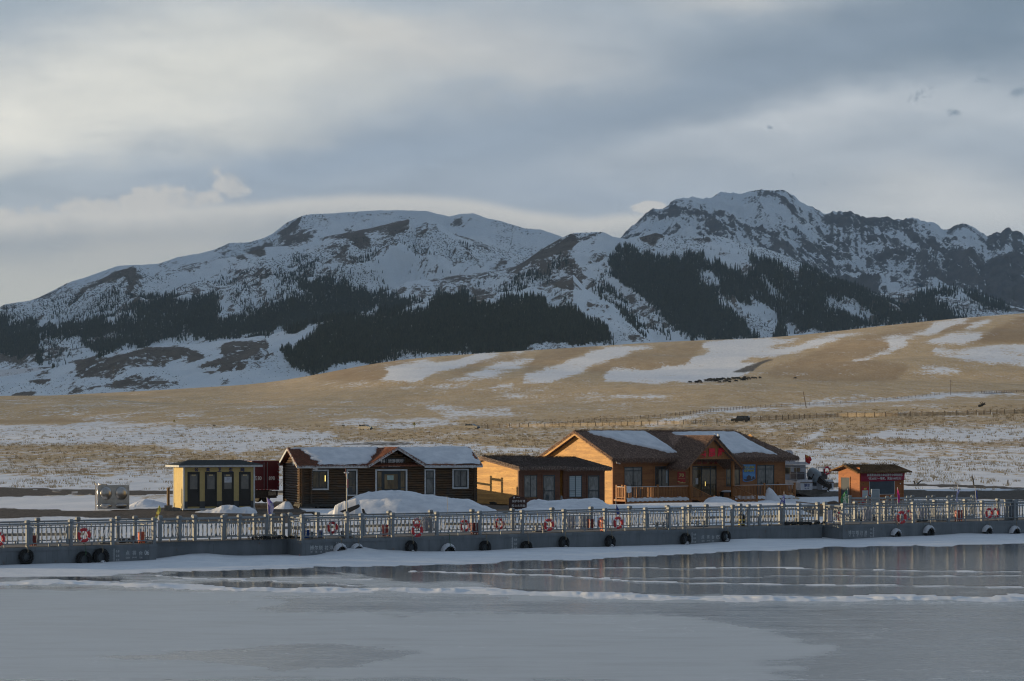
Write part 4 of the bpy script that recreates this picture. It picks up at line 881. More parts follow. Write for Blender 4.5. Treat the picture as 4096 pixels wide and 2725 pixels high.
def baluster(mb, a, b, z0, z1, kind, t=0.02, k=1.0):
    """flat cast baluster: foot bell, two splayed legs, pierced knot, cap"""
    H = z1-z0; w = 0.041*k; y0, y1 = b-t/2, b+t/2
    def pz(f): return z0+H*f
    def poly(pts): mb.prism([(a+x*w, pz(f)) for x, f in pts], y0, y1)
    if kind == 0:
        poly([(-1.3, 0), (1.3, 0), (1.1, .07), (.7, .15), (.35, .20), (-.35, .20), (-.7, .15), (-1.1, .07)])
        poly([(-.55, .20), (-.15, .20), (-.35, .42), (-.25, .58), (-.75, .58), (-.85, .42)]); poly([(.15, .20), (.55, .20), (.85, .42), (.75, .58), (.25, .58), (.35, .42)])
        poly([(-.75, .58), (.75, .58), (.45, .64), (.75, .70), (.35, .72), (-.35, .72), (-.75, .70), (-.45, .64)])
        poly([(-.35, .72), (.35, .72), (.8, .78), (.8, .86), (.45, .93), (-.45, .93), (-.8, .86), (-.8, .78)]); poly([(-.45, .93), (.45, .93), (1.1, 1), (-1.1, 1)])
    else:
        poly([(-.15, 0), (.15, 0), (.35, .10), (.75, .15), (.6, .24), (-.6, .24), (-.75, .15), (-.35, .10)])
        poly([(-.6, .24), (-.15, .24), (-.45, .44), (-.35, .60), (-.8, .60), (-.9, .44)]); poly([(.15, .24), (.6, .24), (.9, .44), (.8, .60), (.35, .60), (.45, .44)])
        poly([(-.8, .60), (.8, .60), (.5, .66), (.95, .73), (.5, .80), (.3, .88), (.5, .92), (.15, 1), (-.15, 1), (-.5, .92), (-.3, .88), (-.5, .80), (-.95, .73), (-.5, .66)])
RAIL_T, RAIL_M, RAIL_B = 1.08, 0.90, 0.17
def post(parent, a, b, h=1.26, z0=DECK, w=0.145):
    m = MB(); m.box(a-w/2, a+w/2, b-w/2, b+w/2, z0, z0+h-.20); m.box(a-w*.42, a+w*.42, b-w*.42, b+w*.42, z0+h-.20, z0+h-.16)
    W = w*.72; z = z0+h-.16; m.add([(a+sx*W*k, b+sy*W*k, z+dz) for k, dz in ((.75, 0), (1, .03), (1, .11), (.7, .16)) for sx, sy in ((-1, -1), (1, -1), (1, 1), (-1, 1))],
          [(0, 3, 2, 1)]+[(r*4+i, r*4+(i+1) % 4, r*4+4+(i+1) % 4, r*4+4+i) for r in range(3) for i in range(4)]+[(12, 13, 14, 15)])
    return m.build('railing_post', MRAIL, parent)
def panel(parent, p, q, zoff=0.0, lower=False, n=None, z0=DECK, gate=False):
    """railing between two posts at p and q (a, b); rails and balusters form one panel, balusters a part of it"""
    p, q = Vector((p[0], p[1], 0)), Vector((q[0], q[1], 0)); d = q-p; L = d.length; ang = math.atan2(d.y, d.x)
    T, Mi, B_ = RAIL_T+zoff, RAIL_M+zoff*.8, RAIL_B
    if lower: T, Mi = .98, .86
    m = MB(); y = 0
    m.tube([(.07, y, T), (L-.07, y, T)], 0.042, 8); m.box(.06, L-.06, -.02, .02, Mi-.018, Mi+.018); m.box(.06, L-.06, -.02, .02, B_-.018, B_+.018)
    k = max(1, int(round(L/.62)))
    for i in range(k): x = L*(i+.5)/k; m.box(x-.017, x+.017, -.015, .015, Mi+.018, T-.03)
    x = L*.5; m.box(x-.03, x+.03, -.03, .03, 0.0, B_-.018)
    if gate:
        for x in (.16, L-.16): m.box(x-.045, x+.045, -.035, .035, B_-.05, Mi+.06)
    o = m.build('railing_panel', MRAIL, parent)
    o.location = (p.x, p.y, z0); o.rotation_euler = (0, 0, ang)
    n = n or max(2, int(round(L/.27))); mb = MB()
    for i in range(n): baluster(mb, .10+(L-.20)*(i+.5)/n, 0, B_+.018, Mi-.018, i % 2)
    mb.box(.08, L-.08, -.013, .013, B_+.014, B_+.030); mb.box(.08, L-.08, -.013, .013, Mi-.030, Mi-.014); mb.build('baluster_row', MRAIL, o)
    return o
def draft_scale(parent, a, b, zt=0.80, side=1, digits=('0.8', '0.6', '0.4')):
    m = MB(); y = b-.006; zb = zt-.62
    m.box(a-.008, a+.008, y, y+.004, zb, zt)
    for i in range(26):
        z = zb+i*(zt-zb)/25; w = .085 if i % 5 == 0 else .045; m.box(min(a, a-side*w), max(a, a-side*w), y, y+.004, z-.005, z+.005)
    o = m.build('draft_scale', MWHITEP, parent)
    for i, s_ in enumerate(digits):
        lettering(s_, .105, MWHITEP, parent, 'draft_figure', at=(a+side*.17, b-.006, zt-.17-i*.205), bold=.004, thick=.005)
def pontoon(name, label, foot, deck_foot, front, rear, cross, gates=()):
    e = empty(name, (FP.X, FP.Y, 0), TH_P, label, 'pontoon')
    m = MB(); m.prism(foot, -.30, DECK-.16, 'z'); m.build('hull', MHULL, e)
    m = MB(); m.prism(deck_foot, DECK-.157, DECK, 'z')
    m.build('rim', MHULL, e)
    m = MB(); cx_ = sum(p[0] for p in foot)/len(foot); cy_ = sum(p[1] for p in foot)/len(foot)
    ins = [(x+(.16 if x < cx_ else -.16), y+(.20 if y < cy_ else -.16)) for x, y in foot]
    m.prism(ins, DECK+.003, DECK+.028, 'z'); m.build('deck', MDECK, e)
    for row in (front, rear):
        for p in row: post(e, *p)
        for i in range(len(row)-1): panel(e, row[i], row[i+1], gate=(row is front and i in gates))
    for p, q in cross: panel(e, p, q)
    return e
def pa(u, b=0.0): return FP.a(u, b)
W_ = 3.1
# barge 06: main part, then a narrower stern
a0, a1, a2 = pa(-260), pa(619), pa(1146, 1.7)
foot = [(a0, 0), (a1+.08, 0), (a1+.08, 1.6), (a2, 1.6), (a2, W_), (a0, W_)]
rim = [(a0, -.035), (a1+.12, -.035), (a1+.12, 1.565), (a2+.03, 1.565), (a2+.03, W_+.03), (a0, W_+.03)]
fr1 = [(pa(u, .12), .12) for u in (-75, 110, 283, 450, 616)]
re1 = [(pa(u, W_-.15), W_-.15) for u in (-30, 150, 311, 471, 540, 640, 776, 900, 1018, 1090)]
p06 = pontoon('pontoon', 'grey steel pontoon at the left edge with the figures 06 on its hull', foot, rim, fr1, re1, [((pa(616, .12), .12), (pa(616, .12), 1.7))], gates=(1,))
st1 = [(pa(u, 1.75), 1.75) for u in (640, 718, 779, 893, 958, 1066, 1133)]
for p in st1: post(p06, *p)
for i in range(len(st1)-1): panel(p06, st1[i], st1[i+1])
for s_, w_, u_, v_, h_ in (('点', .20, 510, 2212, .22), ('将', .20, 537, 2212, .22), ('台', .18, 563, 2213, .20), ('06', .24, 587, 2211, .22)):
    a = pa(u_); lettering(s_, h_, MWHITEP, p06, 'hull_lettering', at=(a, -.006, FP.z(v_, a)), w=w_, bold=.012 if s_ == '06' else .0, thick=.005)
for s_, u_, w_ in (('DIAN', 511, .20), ('JIANG', 537, .24), ('TAI', 563, .15)):
    a = pa(u_); lettering(s_, .085, MWHITEP, p06, 'hull_lettering', at=(a, -.006, FP.z(2231, a)), w=w_, bold=.01, thick=.005)
draft_scale(p06, pa(457), 0, .80)

# barge 05
b0, b1, b2, b3 = pa(1152, 1.5), pa(1207), pa(2897), pa(3281, 1.5)
foot = [(b0, 1.5), (b1, 0), (b2+.1, 0), (b2+.75, 1.35), (b3, 1.35), (b3, W_), (b0, W_)]
rim = [(b0-.03, 1.48), (b1-.02, -.035), (b2+.13, -.035), (b2+.78, 1.315), (b3+.03, 1.315), (b3+.03, W_+.03), (b0-.03, W_+.03)]
fr2 = [(b0+.12, 1.55), (b1+.10, .12)]+[(pa(u, .12), .12) for u in (1388, 1445, 1570, 1747, 1919, 2089, 2256, 2420, 2582, 2676, 2735, 2893)]
re2 = [(pa(u, W_-.15), W_-.15) for u in (1160, 1270, 1385, 1556, 1722, 1888, 2049, 2208, 2364, 2518, 2669, 2757, 2825, 2960, 3120, 3270)]
p05 = pontoon('pontoon', 'long grey steel pontoon mid quay with the figures 05 on its hull', foot, rim, fr2, re2, [], gates=(3, 10))
st2 = [(pa(u, 1.5), 1.5) for u in (2930, 2994, 3038, 3133, 3196, 3271)]
for p in st2: post(p05, *p)
for i in range(len(st2)-1): panel(p05, st2[i], st2[i+1])
for s_, u_, w_ in (('博', 1247, .23), ('尔', 1265, .21), ('塔', 1283, .23), ('拉', 1306, .21), ('港', 1325, .22)):
    a = pa(u_); lettering(s_, .24, MWHITEP, p05, 'hull_lettering', at=(a, -.006, FP.z(2192, a)), w=w_, thick=.005)
for s_, u_, w_ in (('BO', 1246, .10), ('ER', 1265, .10), ('TA', 1284, .10), ('LA', 1306, .10), ('GANG', 1325, .17)):
    a = pa(u_); lettering(s_, .08, MWHITEP, p05, 'hull_lettering', at=(a, -.006, FP.z(2208, a)), w=w_, bold=.01, thick=.005)
for s_, w_, u_, v_, h_ in (('点', .20, 2811, 2148, .22), ('将', .20, 2832, 2148, .22), ('台', .18, 2852, 2149, .20), ('05', .24, 2872, 2149, .24)):
    a = pa(u_); lettering(s_, h_, MWHITEP, p05, 'hull_lettering', at=(a, -.006, FP.z(v_, a)), w=w_, bold=.012 if s_ == '05' else .0, thick=.005)
for s_, u_, w_ in (('DIAN', 2812, .20), ('JIANG', 2833, .24), ('TAI', 2852, .14)):
    a = pa(u_); lettering(s_, .085, MWHITEP, p05, 'hull_lettering', at=(a, -.006, FP.z(2164, a)), w=w_, bold=.01, thick=.005)
draft_scale(p05, pa(2050), 0, .80); draft_scale(p05, pa(2769), 0, .80); draft_scale(p05, pa(1362), 0, .88, -1)

# third barge on the right
c0, c1, c2 = pa(3291, 1.7), pa(3372), pa(4420)
foot = [(c0, 1.6), (c1, 0), (c2, 0), (c2, W_), (c0, W_)]
rim = [(c0-.03, 1.58), (c1-.02, -.035), (c2, -.035), (c2, W_+.03), (c0-.03, W_+.03)]
fr3 = [(c0+.12, 1.65), (c1+.10, .12)]+[(pa(u, .12), .12) for u in (3514, 3652, 3793, 3928, 4057, 4190, 4330)]
re3 = [(pa(u, W_-.15), W_-.15) for u in (3300, 3420, 3540, 3738, 3860, 3990, 4120, 4250)]
p07 = pontoon('pontoon', 'grey steel pontoon at the right edge, hung with snow capped tyres', foot, rim, fr3, re3, [])
for s_, u_, w_ in (('博', 3399, .23), ('尔', 3413, .21), ('塔', 3429, .23), ('拉', 3446, .21), ('港', 3462, .22)):
    a = pa(u_); lettering(s_, .24, MWHITEP, p07, 'hull_lettering', at=(a, -.006, FP.z(2131, a)), w=w_, thick=.005)
for s_, u_, w_ in (('BO', 3399, .10), ('ER', 3414, .10), ('TA', 3429, .10), ('LA', 3446, .10), ('GANG', 3461, .17)):
    a = pa(u_); lettering(s_, .08, MWHITEP, p07, 'hull_lettering', at=(a, -.006, FP.z(2144, a)), w=w_, bold=.01, thick=.005)
draft_scale(p07, pa(3493), 0, .80, -1)
m = MB(); a = pa(4035, .35); m.box(a-.35, a+.75, .30, .40, DECK, DECK+1.22); m.box(a-.38, a+.78, .28, .42, DECK+1.22, DECK+1.27); m.build('gate_plate', MSTEEL, p07)

# jetty behind the third barge
jp = ray(3396, 2066, 160.5); FJ = Frame(jp.x, jp.y, 0, math.radians(4))
ej = empty('jetty', (FJ.X, FJ.Y, 0), FJ.th, 'grey railed jetty on the right between the red kiosk and the pontoon', 'jetty')
jl = FJ.a(3900); m = MB(); m.box(0, jl, 0, 2.2, .55, .92); 
for i in range(6): m.box(jl*i/5-.12*(i > 0), jl*i/5+.12*(i < 5), .3, .5, -.3, .55)
m.build('walkway', MSTEEL, ej)
row = [(FJ.a(u, .1), .1) for u in (3398, 3471, 3549, 3632, 3712, 3794, 3897)]
for p in row: post(ej, *p)
for i in range(len(row)-1): panel(ej, row[i], row[i+1])
row = [(FJ.a(u, 2.0), 2.0) for u in (3400, 3570, 3650, 3734, 3814, 3890)]
for p in row: post(ej, *p)
for i in range(len(row)-1): panel(ej, row[i], row[i+1])

# ---------- tyres hung as fenders ----------
MRUB = mat('black_rubber', (0.020, 0.021, 0.023), (0.010, 0.010, 0.011), 12, .7, bump=.4)
MROPE = mat('old_rope', (0.30, 0.25, 0.18), (0.16, 0.14, 0.10), 40, .9); MROPEG = mat('green_rope', (0.06, 0.14, 0.08), (0.04, 0.09, 0.05), 30, .9)
def tyre(u, v, r, label, snow=0, rope=MROPE, squash=1.0, bare=.0):
    a = pa(u, -.14); z = FP.z(v, a, -.14); w = FP.world(a, -.14, z)
    R = r/F*FP.depth(a)*1.0
    e = empty('tyre_fender', w, TH_P+.05, label, 'tyre', 'old tyres hung along the pontoons as fenders')
    m = MB(); m.torus((0, 0, 0), R*.78, R*.23, 30, 10, .50/.23*.30, sz=squash)
    for i in range(30):      # tread blocks
        t = 2*math.pi*i/30; cx2, cz2 = R*math.cos(t), R*squash*math.sin(t)
        m.box(-.02, .02, -.10, .10, -.012, .012, Matrix.Translation((cx2, 0, cz2)) @ Matrix.Rotation(-t+math.pi/2, 4, 'Y'))
    m.build('tread', MRUB, e, smooth=False)
    m = MB(); m.torus((0, -.13, 0), R*.60, R*.05, 26, 6, 1, sz=squash); m.torus((0, -.135, 0), R*.80, R*.03, 26, 5, 1, sz=squash); m.build('sidewall_bead', MRUB, e, smooth=True)
    zt = DECK+.10-w.z
    m = MB(); pts = [(.01*math.sin(i), -.16+.04*(i/6), R*.55+(zt-R*.55)*i/6) for i in range(7)]+[(.02, .10, zt+.03)]; m.tube(pts, .016, 6)
    m.tube([(-.02, -.17, R*.55), (.03, -.20, R*.8), (.02, -.15, R*1.08)], .014, 5); m.build('rope', rope, e)
    if snow & 1:   # cap of snow on top
        V = []; n = 28; k = 9
        m = MB()
        for i in range(n):
            t = math.pi*(.02+.96*i/(n-1)); thick = .035+.075*math.sin(t)**1.2+.015*math.sin(i*1.9)
            for j in range(k):
                s2 = math.pi*j/(k-1); V.append((R*1.0*math.cos(t)+thick*math.sin(s2)*math.cos(t), -.17*math.cos(s2)*1.05, (R*1.0+thick*math.sin(s2))*math.sin(t)*squash-.02))
        m.add(V, [(i*k+j, i*k+j+1, (i+1)*k+j+1, (i+1)*k+j) for i in range(n-1) for j in range(k-1)])
        for i in range(2, n-2, 3):
            t = math.pi*(.02+.96*i/(n-1)); m.ball((R*.93*math.cos(t), -.12, R*.93*math.sin(t)*squash), .06+.02*math.sin(i*2.3), 8, 6)
        m.build('snow_cap', SNOW, e, smooth=True)
    if snow & 2:   # lump lying inside the ring
        m = MB(); m.ball((.06, -.08, -R*.62*squash), R*.34, 12, 8, (1.1, .55, .75)); m.ball((-.04, -.1, -R*.72*squash), R*.26, 10, 6, (1.3, .5, .6)); m.build('snow_lump', SNOW, e, smooth=True)
    return e
TY = [(105, 2228, 30, 'whole black tyre hung alone on the far left of the hull marked 06', 0, MROPE, 1), (336, 2240, 33, 'snow speckled black tyre on a green cord, left one of the touching pair', 0, MROPEG, 1),
      (404, 2229, 34, 'black tyre with snow in its ring beside the gauge scale at the left', 2, MROPE, 1), (1361, 2204, 24, 'black tyre capped with snow just right of the white hull lettering', 1, MROPE, 1),
      (1428, 2198, 22, 'black tyre half buried in the snow drift beside the lettered hull end', 1, MROPE, .85), (1645, 2190, 25, 'black tyre under the doubled life rings, a snow lump in its ring', 2, MROPE, 1.05),
      (1793, 2204, 27, 'black tyre under a thick white snow hood on a green rope', 1, MROPEG, .9), (1941, 2189, 24, 'black tyre with a pinched top just right of the thick snow hooded one', 0, MROPE, 1.05),
      (2106, 2190, 25, 'black tyre next to the gauge scale in the middle of the hull', 0, MROPE, .98), (2256, 2172, 22, 'black tyre with a small snow lump left of the damp streaked hull plate', 2, MROPE, 1.12),
      (2441, 2168, 23, 'black tyre with a white snow block at its foot, below the orange fire box', 2, MROPE, 1.08), (2743, 2158, 24, 'black tyre just left of the hull marked 05', 2, MROPE, .98),
      (2904, 2146, 20, 'twisted black tyre on a knotted rope right of the hull marked 05', 2, MROPE, 1.08), (3585, 2141, 20, 'black tyre topped with snow, first one right of the last gauge scale', 1, MROPE, 1.05),
      (3717, 2132, 24, 'black tyre with a thick snow rim, second one right of the last gauge scale', 1, MROPE, 1.05), (3950, 2127, 21, 'black tyre with snow on its left rim near the single life ring on the right', 3, MROPE, 1), (4060, 2133, 24, 'black tyre with a pointed snow cap at the far right edge', 1, MROPE, 1)]
for t in TY: tyre(*t)

# ---------- life rings ----------
MRED = mat('life_ring_red', (0.62, 0.035, 0.045), (0.48, 0.03, 0.04), 5, .45); MTAPE = mat('reflective_tape', (0.70, 0.70, 0.70), (0.55, 0.55, 0.56), 8, .35); MLINE = mat('grab_line', (0.45, 0.43, 0.40), None, 20, .8)
def ring_thing(loc, rz, R, label, tilt=0.0, group='life rings hung along the railings'):
    e = empty('life_ring', loc, rz, label, 'life ring', group)
    tm = Matrix.Rotation(tilt, 3, 'X') if tilt else None
    m = MB(); m.torus((0, 0, 0), R*.78, R*.215, 32, 10, .8, tilt=tm); m.build('float_ring', MRED, e, smooth=True)
    m = MB()
    for k in range(4):
        t0 = math.pi/4+k*math.pi/2+.15; vs = []; n = 10
        for i in range(3):
            a = t0-.13+.13*i
            for j in range(n):
                b = 2*math.pi*j/n; rr = R*.78+R*.228*math.cos(b); p = Vector((rr*math.cos(a), R*.228*.86*math.sin(b), rr*math.sin(a)))
                vs.append(tm @ p if tm else p)
        m.add(vs, [(i*n+j, i*n+(j+1) % n, (i+1)*n+(j+1) % n, (i+1)*n+j) for i in range(2) for j in range(n)])
    m.build('reflective_band', MTAPE, e, smooth=True)
    m = MB(); pts = []
    for i in range(33):
        a = 2*math.pi*i/32; rr = R*1.04+R*.09*abs(math.sin(a*2)); p = Vector((rr*math.cos(a), -.02, rr*math.sin(a))); pts.append(tm @ p if tm else p)
    m.tube(pts, .009, 5, caps=False); m.build('grab_line', MLINE, e)
    return e
def ring(u, v, r, label, b=-.10, tilt=0.0):
    a = pa(u, b); R = r/F*FP.depth(a, b); ring_thing(FP.world(a, b, FP.z(v, a, b)), TH_P, R, label, tilt)
RG = [(-8, 2157, 30, 'red life ring cut by the left edge of the picture', -.1), (336, 2141, 29, 'red life ring above the pair of tyres, right of the pontoon gate', -.1), (1330, 2111, 25, 'red life ring behind the blue bins above the white hull lettering', .28),
      (1669, 2122, 27, 'front one of the two overlapping red life rings in the middle of the quay', -.12), (1668, 2094, 21, 'rear one of the two overlapping red life rings, higher and behind the railing', .5), (1859, 2104, 25, 'red life ring left of the dark red fire box', .28),
      (1998, 2096, 23, 'red life ring on the rear railing right of the dark red fire box', W_-.3), (2196, 2100, 25, 'red life ring in front of the snow mound below the twin huts', -.1), (2409, 2091, 23, 'red life ring half hidden by the orange fire box', W_-.5),
      (2473, 2092, 25, 'red life ring hung right beside the orange fire box', -.1), (3362, 2068, 22, 'red life ring below the green flag', 1.0), (3607, 2070, 26, 'front one of the two red life rings below the pink flag', -.1),
      (3636, 2062, 22, 'rear one of the two red life rings below the pink flag', .5), (3957, 2053, 21, 'left one of the crossed pair of red life rings near the right edge', -.1), (3982, 2053, 21, 'right one of the crossed pair of red life rings near the right edge', .35)]
for u, v, r, l, b in RG: ring(u, v, r, l, b)

# ---------- fire equipment boxes ----------
MFIRE = mat('fire_box_red', (0.42, 0.05, 0.04), (0.28, 0.035, 0.03), 4, .45); MFIRED = mat('fire_box_dark', (0.24, 0.03, 0.03), (0.15, 0.02, 0.02), 4, .5); MFIREO = mat('fire_box_orange', (0.62, 0.13, 0.06), (0.5, 0.09, 0.05), 4, .5); MLET = mat('white_lettering', (0.75, 0.76, 0.78), None, 4, .6)
def firebox(u, v0, v1, w, b, label, m_=MFIRE, text=True):
    a = pa(u, b); z0 = DECK+.03; h = (v1-v0)/F*FP.depth(a, b); e = empty('fire_extinguisher_box', FP.world(a, b, z0), TH_P+.0, label, 'fire box', 'fire extinguisher boxes on the deck')
    w = w/F*FP.depth(a, b)*1.05; m = MB(); m.box(-w/2, w/2, -.12, .12, .10, h-.04); m.prism([(-w/2-.02, h-.04), (w/2+.02, h-.04), (w/2, h), (-w/2, h)], -.14, .14); m.build('cabinet', m_, e)
    m = MB()
    for x in (-w/2+.04, w/2-.04): m.box(x-.025, x+.025, -.11, -.06, 0, .10); m.box(x-.025, x+.025, .06, .11, 0, .10)
    m.box(-w/2, w/2, -.115, .115, .07, .102); m.build('stand', m_, e)
    m = MB(); m.box(-w/2+.03, w/2-.03, -.128, -.121, .14, h-.08); m.build('door', m_, e)
    if text:
        lettering('灭火器箱', .07, MLET, e, 'box_lettering', at=(0, -.129, h*.74), w=w*.72, bold=.008, thick=.004); lettering('火警119', .07, MLET, e, 'box_lettering', at=(0, -.129, h*.26), w=w*.7, bold=.008, thick=.004)
firebox(1545, 2095, 2141, 26, .9, 'red fire box with white lettering behind the gate in the pontoon railing'); firebox(1899, 2094, 2140, 28, .5, 'dark red fire box standing free on short legs beside a life ring', MFIRED, False)
firebox(2410, 2084, 2133, 13, .35, 'narrow orange fire box between two life rings', MFIREO, False); firebox(2362, 2080, 2122, 16, 2.3, 'dark red fire box in front of the white boards', MFIRED, False)
firebox(566, 2115, 2160, 22, .8, 'reddish fire box left of the yellow flag', MFIREO, False); firebox(133, 2129, 2170, 22, 1.1, 'dark fire box behind the railing gate at the left', MFIRED, False); firebox(3834, 2046, 2090, 27, .5, 'crimson fire box under the blue and white flag', MFIRE, False)

# ---------- white boards lashed to the rear railing ----------
MBOARD = mat('white_board', (0.70, 0.70, 0.78), (0.62, 0.63, 0.72), 3, .6)
for u0, u1, v0, v1, b, l in ((2265, 2303, 2064, 2118, W_-.05, 'left white board on the rear railing left of the dark fire box'), (2318, 2357, 2064, 2118, W_-.05, 'right white board on the rear railing left of the dark fire box'), (1692, 1722, 2070, 2125, W_-.05, 'tall white board behind the overlapping life rings'),
                           (3303, 3328, 2042, 2092, W_-.25, 'white board left of the life ring under the green flag'), (3452, 3486, 2040, 2090, W_-.05, 'white board on the railing below the kiosk'), (3672, 3708, 2032, 2080, W_-.05, 'white board right of the pair of life rings below the pink flag')):
    a, a_ = pa(u0, b), pa(u1, b); zc = FP.z((v0+v1)/2, a, b); e = empty('notice_board', FP.world((a+a_)/2, b, zc), TH_P, l, 'board')
    h = (v1-v0)/F*FP.depth(a, b); w = (a_-a); m = MB(); m.box(-w/2, w/2, -.012, .012, -h/2, h/2); m.build('sheet', MBOARD, e)
    m = MB(); m.box(-w/2-.02, w/2+.02, .013, .03, h/2-.03, h/2+.02); m.box(-w/2-.02, w/2+.02, .013, .03, -h/2-.02, -h/2+.03); m.build('batten', MRAIL, e)

# ---------- small gear on the decks ----------
def on_deck(u, b, z=DECK+.03): a = pa(u, b); return FP.world(a, b, z)
MIRON = mat('bollard_iron', (0.09, 0.095, 0.10), (0.05, 0.05, 0.055), 6, .6); MBLUE = mat('blue_plastic', (0.02, 0.10, 0.42), (0.015, 0.07, 0.30), 4, .4); MBRASS = mat('pale_wood', (0.50, 0.36, 0.18), (0.35, 0.24, 0.12), 8, .5)
def bollard(u, b, label, h=.34, n=2):
    e = empty('mooring_bollard', on_deck(u, b), TH_P, label, 'bollard', 'mooring bollards on the decks')
    m = MB(); m.box(-.42, .42, -.14, .14, 0, .04); m.build('base_plate', MIRON, e)
    for x in (-.22, .22)[:n]:
        m = MB(); m.tube([(x, 0, .03), (x, 0, h-.05), (x, 0, h-.05), (x, 0, h)], [.085, .085, .115, .115], 14); m.build('bitt', MSTEEL, e)
for u, b, l in ((1262, .8, 'twin bollard in front of the blue bins'), (1385, .8, 'twin bollard at the railing post right of the blue bins'), (2803, 2.0, 'twin bollard above the figures 05 of the hull'), (2160, 1.2, 'twin bollard behind the railing in front of the long snow mound'),
                (430, 1.3, 'twin bollard behind the tyre beside the gauge scale on the left'), (548, 1.3, 'twin bollard just left of the yellow flag'), (1112, 2.3, 'twin bollard behind the pile of chain'), (3195, 2.2, 'twin bollard behind the black floats right of the blue flag'), (3760, 1.0, 'twin bollard left of the crimson fire box'), (2640, 1.5, 'twin bollard behind the gate right of the life rings')):
    bollard(u, b, l)
def bin_(u, b, w, h, label):
    e = empty('plastic_bin', on_deck(u, b), TH_P, label, 'bin', 'blue bins on the deck'); m = MB()
    m.add([(sx*w*k, sy*w*k, z) for k, z in ((.42, 0), (.5, h)) for sx, sy in ((-1, -1), (1, -1), (1, 1), (-1, 1))], [(0, 3, 2, 1), (0, 1, 5, 4), (1, 2, 6, 5), (2, 3, 7, 6), (3, 0, 4, 7), (4, 5, 6, 7)]); m.build('tub', MBLUE, e)
    m = MB(); m.box(-w*.54, w*.54, -w*.54, w*.54, h, h+.035); m.build('lid', MBLUE, e)
bin_(1224, 1.2, .30, .38, 'blue bin next to the wooden stool'); bin_(1279, 1.6, .22, .32, 'smaller blue bin left of a life ring')
e = empty('stool', on_deck(1196, 1.3), TH_P, 'tall pale stool catching the sun at the pontoon corner', 'stool'); m = MB(); m.box(-.20, .20, -.14, .14, .43, .46); m.build('seat', MBRASS, e)
for sx, sy in ((-1, -1), (1, -1), (1, 1), (-1, 1)): m = MB(); m.bar((sx*.13, sy*.09, .43), (sx*.20, sy*.13, 0), .025); m.build('leg', MBRASS, e)
e = empty('meter_cabinet', on_deck(1219, 1.6), TH_P, 'small white metal cabinet on the corner of the middle pontoon', 'cabinet'); m = MB(); m.box(-.06, .06, -.06, .06, 0, .75); m.build('column', MSTEEL, e)
m = MB(); m.box(-.20, .20, -.13, .13, .75, 1.05); m.build('housing', MLET, e); m = MB(); m.box(-.17, .17, -.145, -.131, .78, 1.02); m.build('door', MSTEEL, e)
def chain(u, b, n, label, w=.9):
    rr = random.Random(int(u)); m = MB()
    for i in range(n):
        x = rr.uniform(-w, w); y = rr.uniform(-.25, .25); z = .05+.07*rr.random(); t = Matrix.Rotation(rr.random()*3, 3, 'X') @ Matrix.Rotation(rr.random()*3, 3, 'Z')
        m.torus((x, y, z), .06, .022, 10, 5, 1, tilt=t)
    o = m.build('anchor_chain', MRUB, None, True, on_deck(u, b, DECK+.02)); o.rotation_euler = (0, 0, TH_P); tag(o, label, 'chain')
chain(1105, 1.5, 60, 'heap of black chain at the foot of the railing below the purple flag', 1.5); chain(3255, 1.3, 30, 'heap of black chain at the step between the two right hand pontoons')
def floats(u, b, n, label):
    e = empty('rubber_float', on_deck(u, b), TH_P, label, 'float'); 
    for i in range(n): m = MB(); x = (i-(n-1)/2)*.46; m.tube([(x-.21, 0, .09), (x-.17, 0, .09), (x+.17, 0, .09), (x+.21, 0, .09)], [.05, .09, .09, .05], 10); m.build('roller', MRUB, e, True)
floats(3175, 1.35, 3, 'row of black rubber rollers below the blue flag'); floats(3688, 1.0, 2, 'black rubber rollers in front of the white board right of the two life rings'); floats(508, 1.6, 2, 'black rubber rollers behind the railing left of the yellow flag')
# striped drum
MYEL = mat('drum_yellow', (0.62, 0.52, 0.12), None, 4, .5); MBLK = mat('drum_black', (0.02, 0.02, 0.022), None, 4, .5)
a = pa(2966, 2.0); e = empty('striped_drum', on_deck(2966, 2.0), TH_P, 'black and yellow striped warning drum behind the railing', 'drum')
m = MB(); prof = [(0, .18), (.05, .20), (.16, .20), (.27, .20), (.38, .20), (.49, .20), (.60, .19), (.66, .12), (.72, .05)]
for i in range(len(prof)-1):
    m.cur = 0 if i in (1, 3) else 1
    m.tube([(0, 0, prof[i][0]), (0, 0, prof[i+1][0])], [prof[i][1], prof[i+1][1]], 18)
m.build('shell', [MYEL, MBLK], e); m = MB(); m.torus((0, 0, .75), .05, .012, 12, 6); m.build('lifting_ring', MIRON, e)
# small concrete-grey fairleads seen under the railing
for u, l in ((239, 'small grey fairlead under the gate of the pontoon marked 06'), (3074, 'small grey fairlead at the deck edge below the blue flag')):
    e = empty('fairlead', on_deck(u, .15 if u < 2000 else 1.6, DECK+.0), TH_P, l, 'fairlead'); m = MB(); m.prism([(-.07, 0), (.07, 0), (.05, .12), (-.05, .12)], -.05, .05); m.build('block', MSTEEL, e); m = MB(); m.torus((0, 0, .15), .035, .01, 10, 5); m.build('eye', MIRON, e)
# crossed rods of the marker standing in the snow by the hull
e = empty('marker_tripod', FP.world(pa(1199, -.5), -.5, .05), TH_P, 'small pink marker frame leaning against the hull corner', 'marker'); MPINK = mat('pink_rod', (0.55, 0.20, 0.18), None, 5, .6)
m = MB(); m.tube([(-.05, 0, 0), (0, 0, .22)], .008, 5); m.tube([(.05, 0, 0), (0, 0, .22)], .008, 5); m.tube([(-.03, 0, .08), (.03, 0, .08)], .006, 5); m.build('rods', MPINK, e)

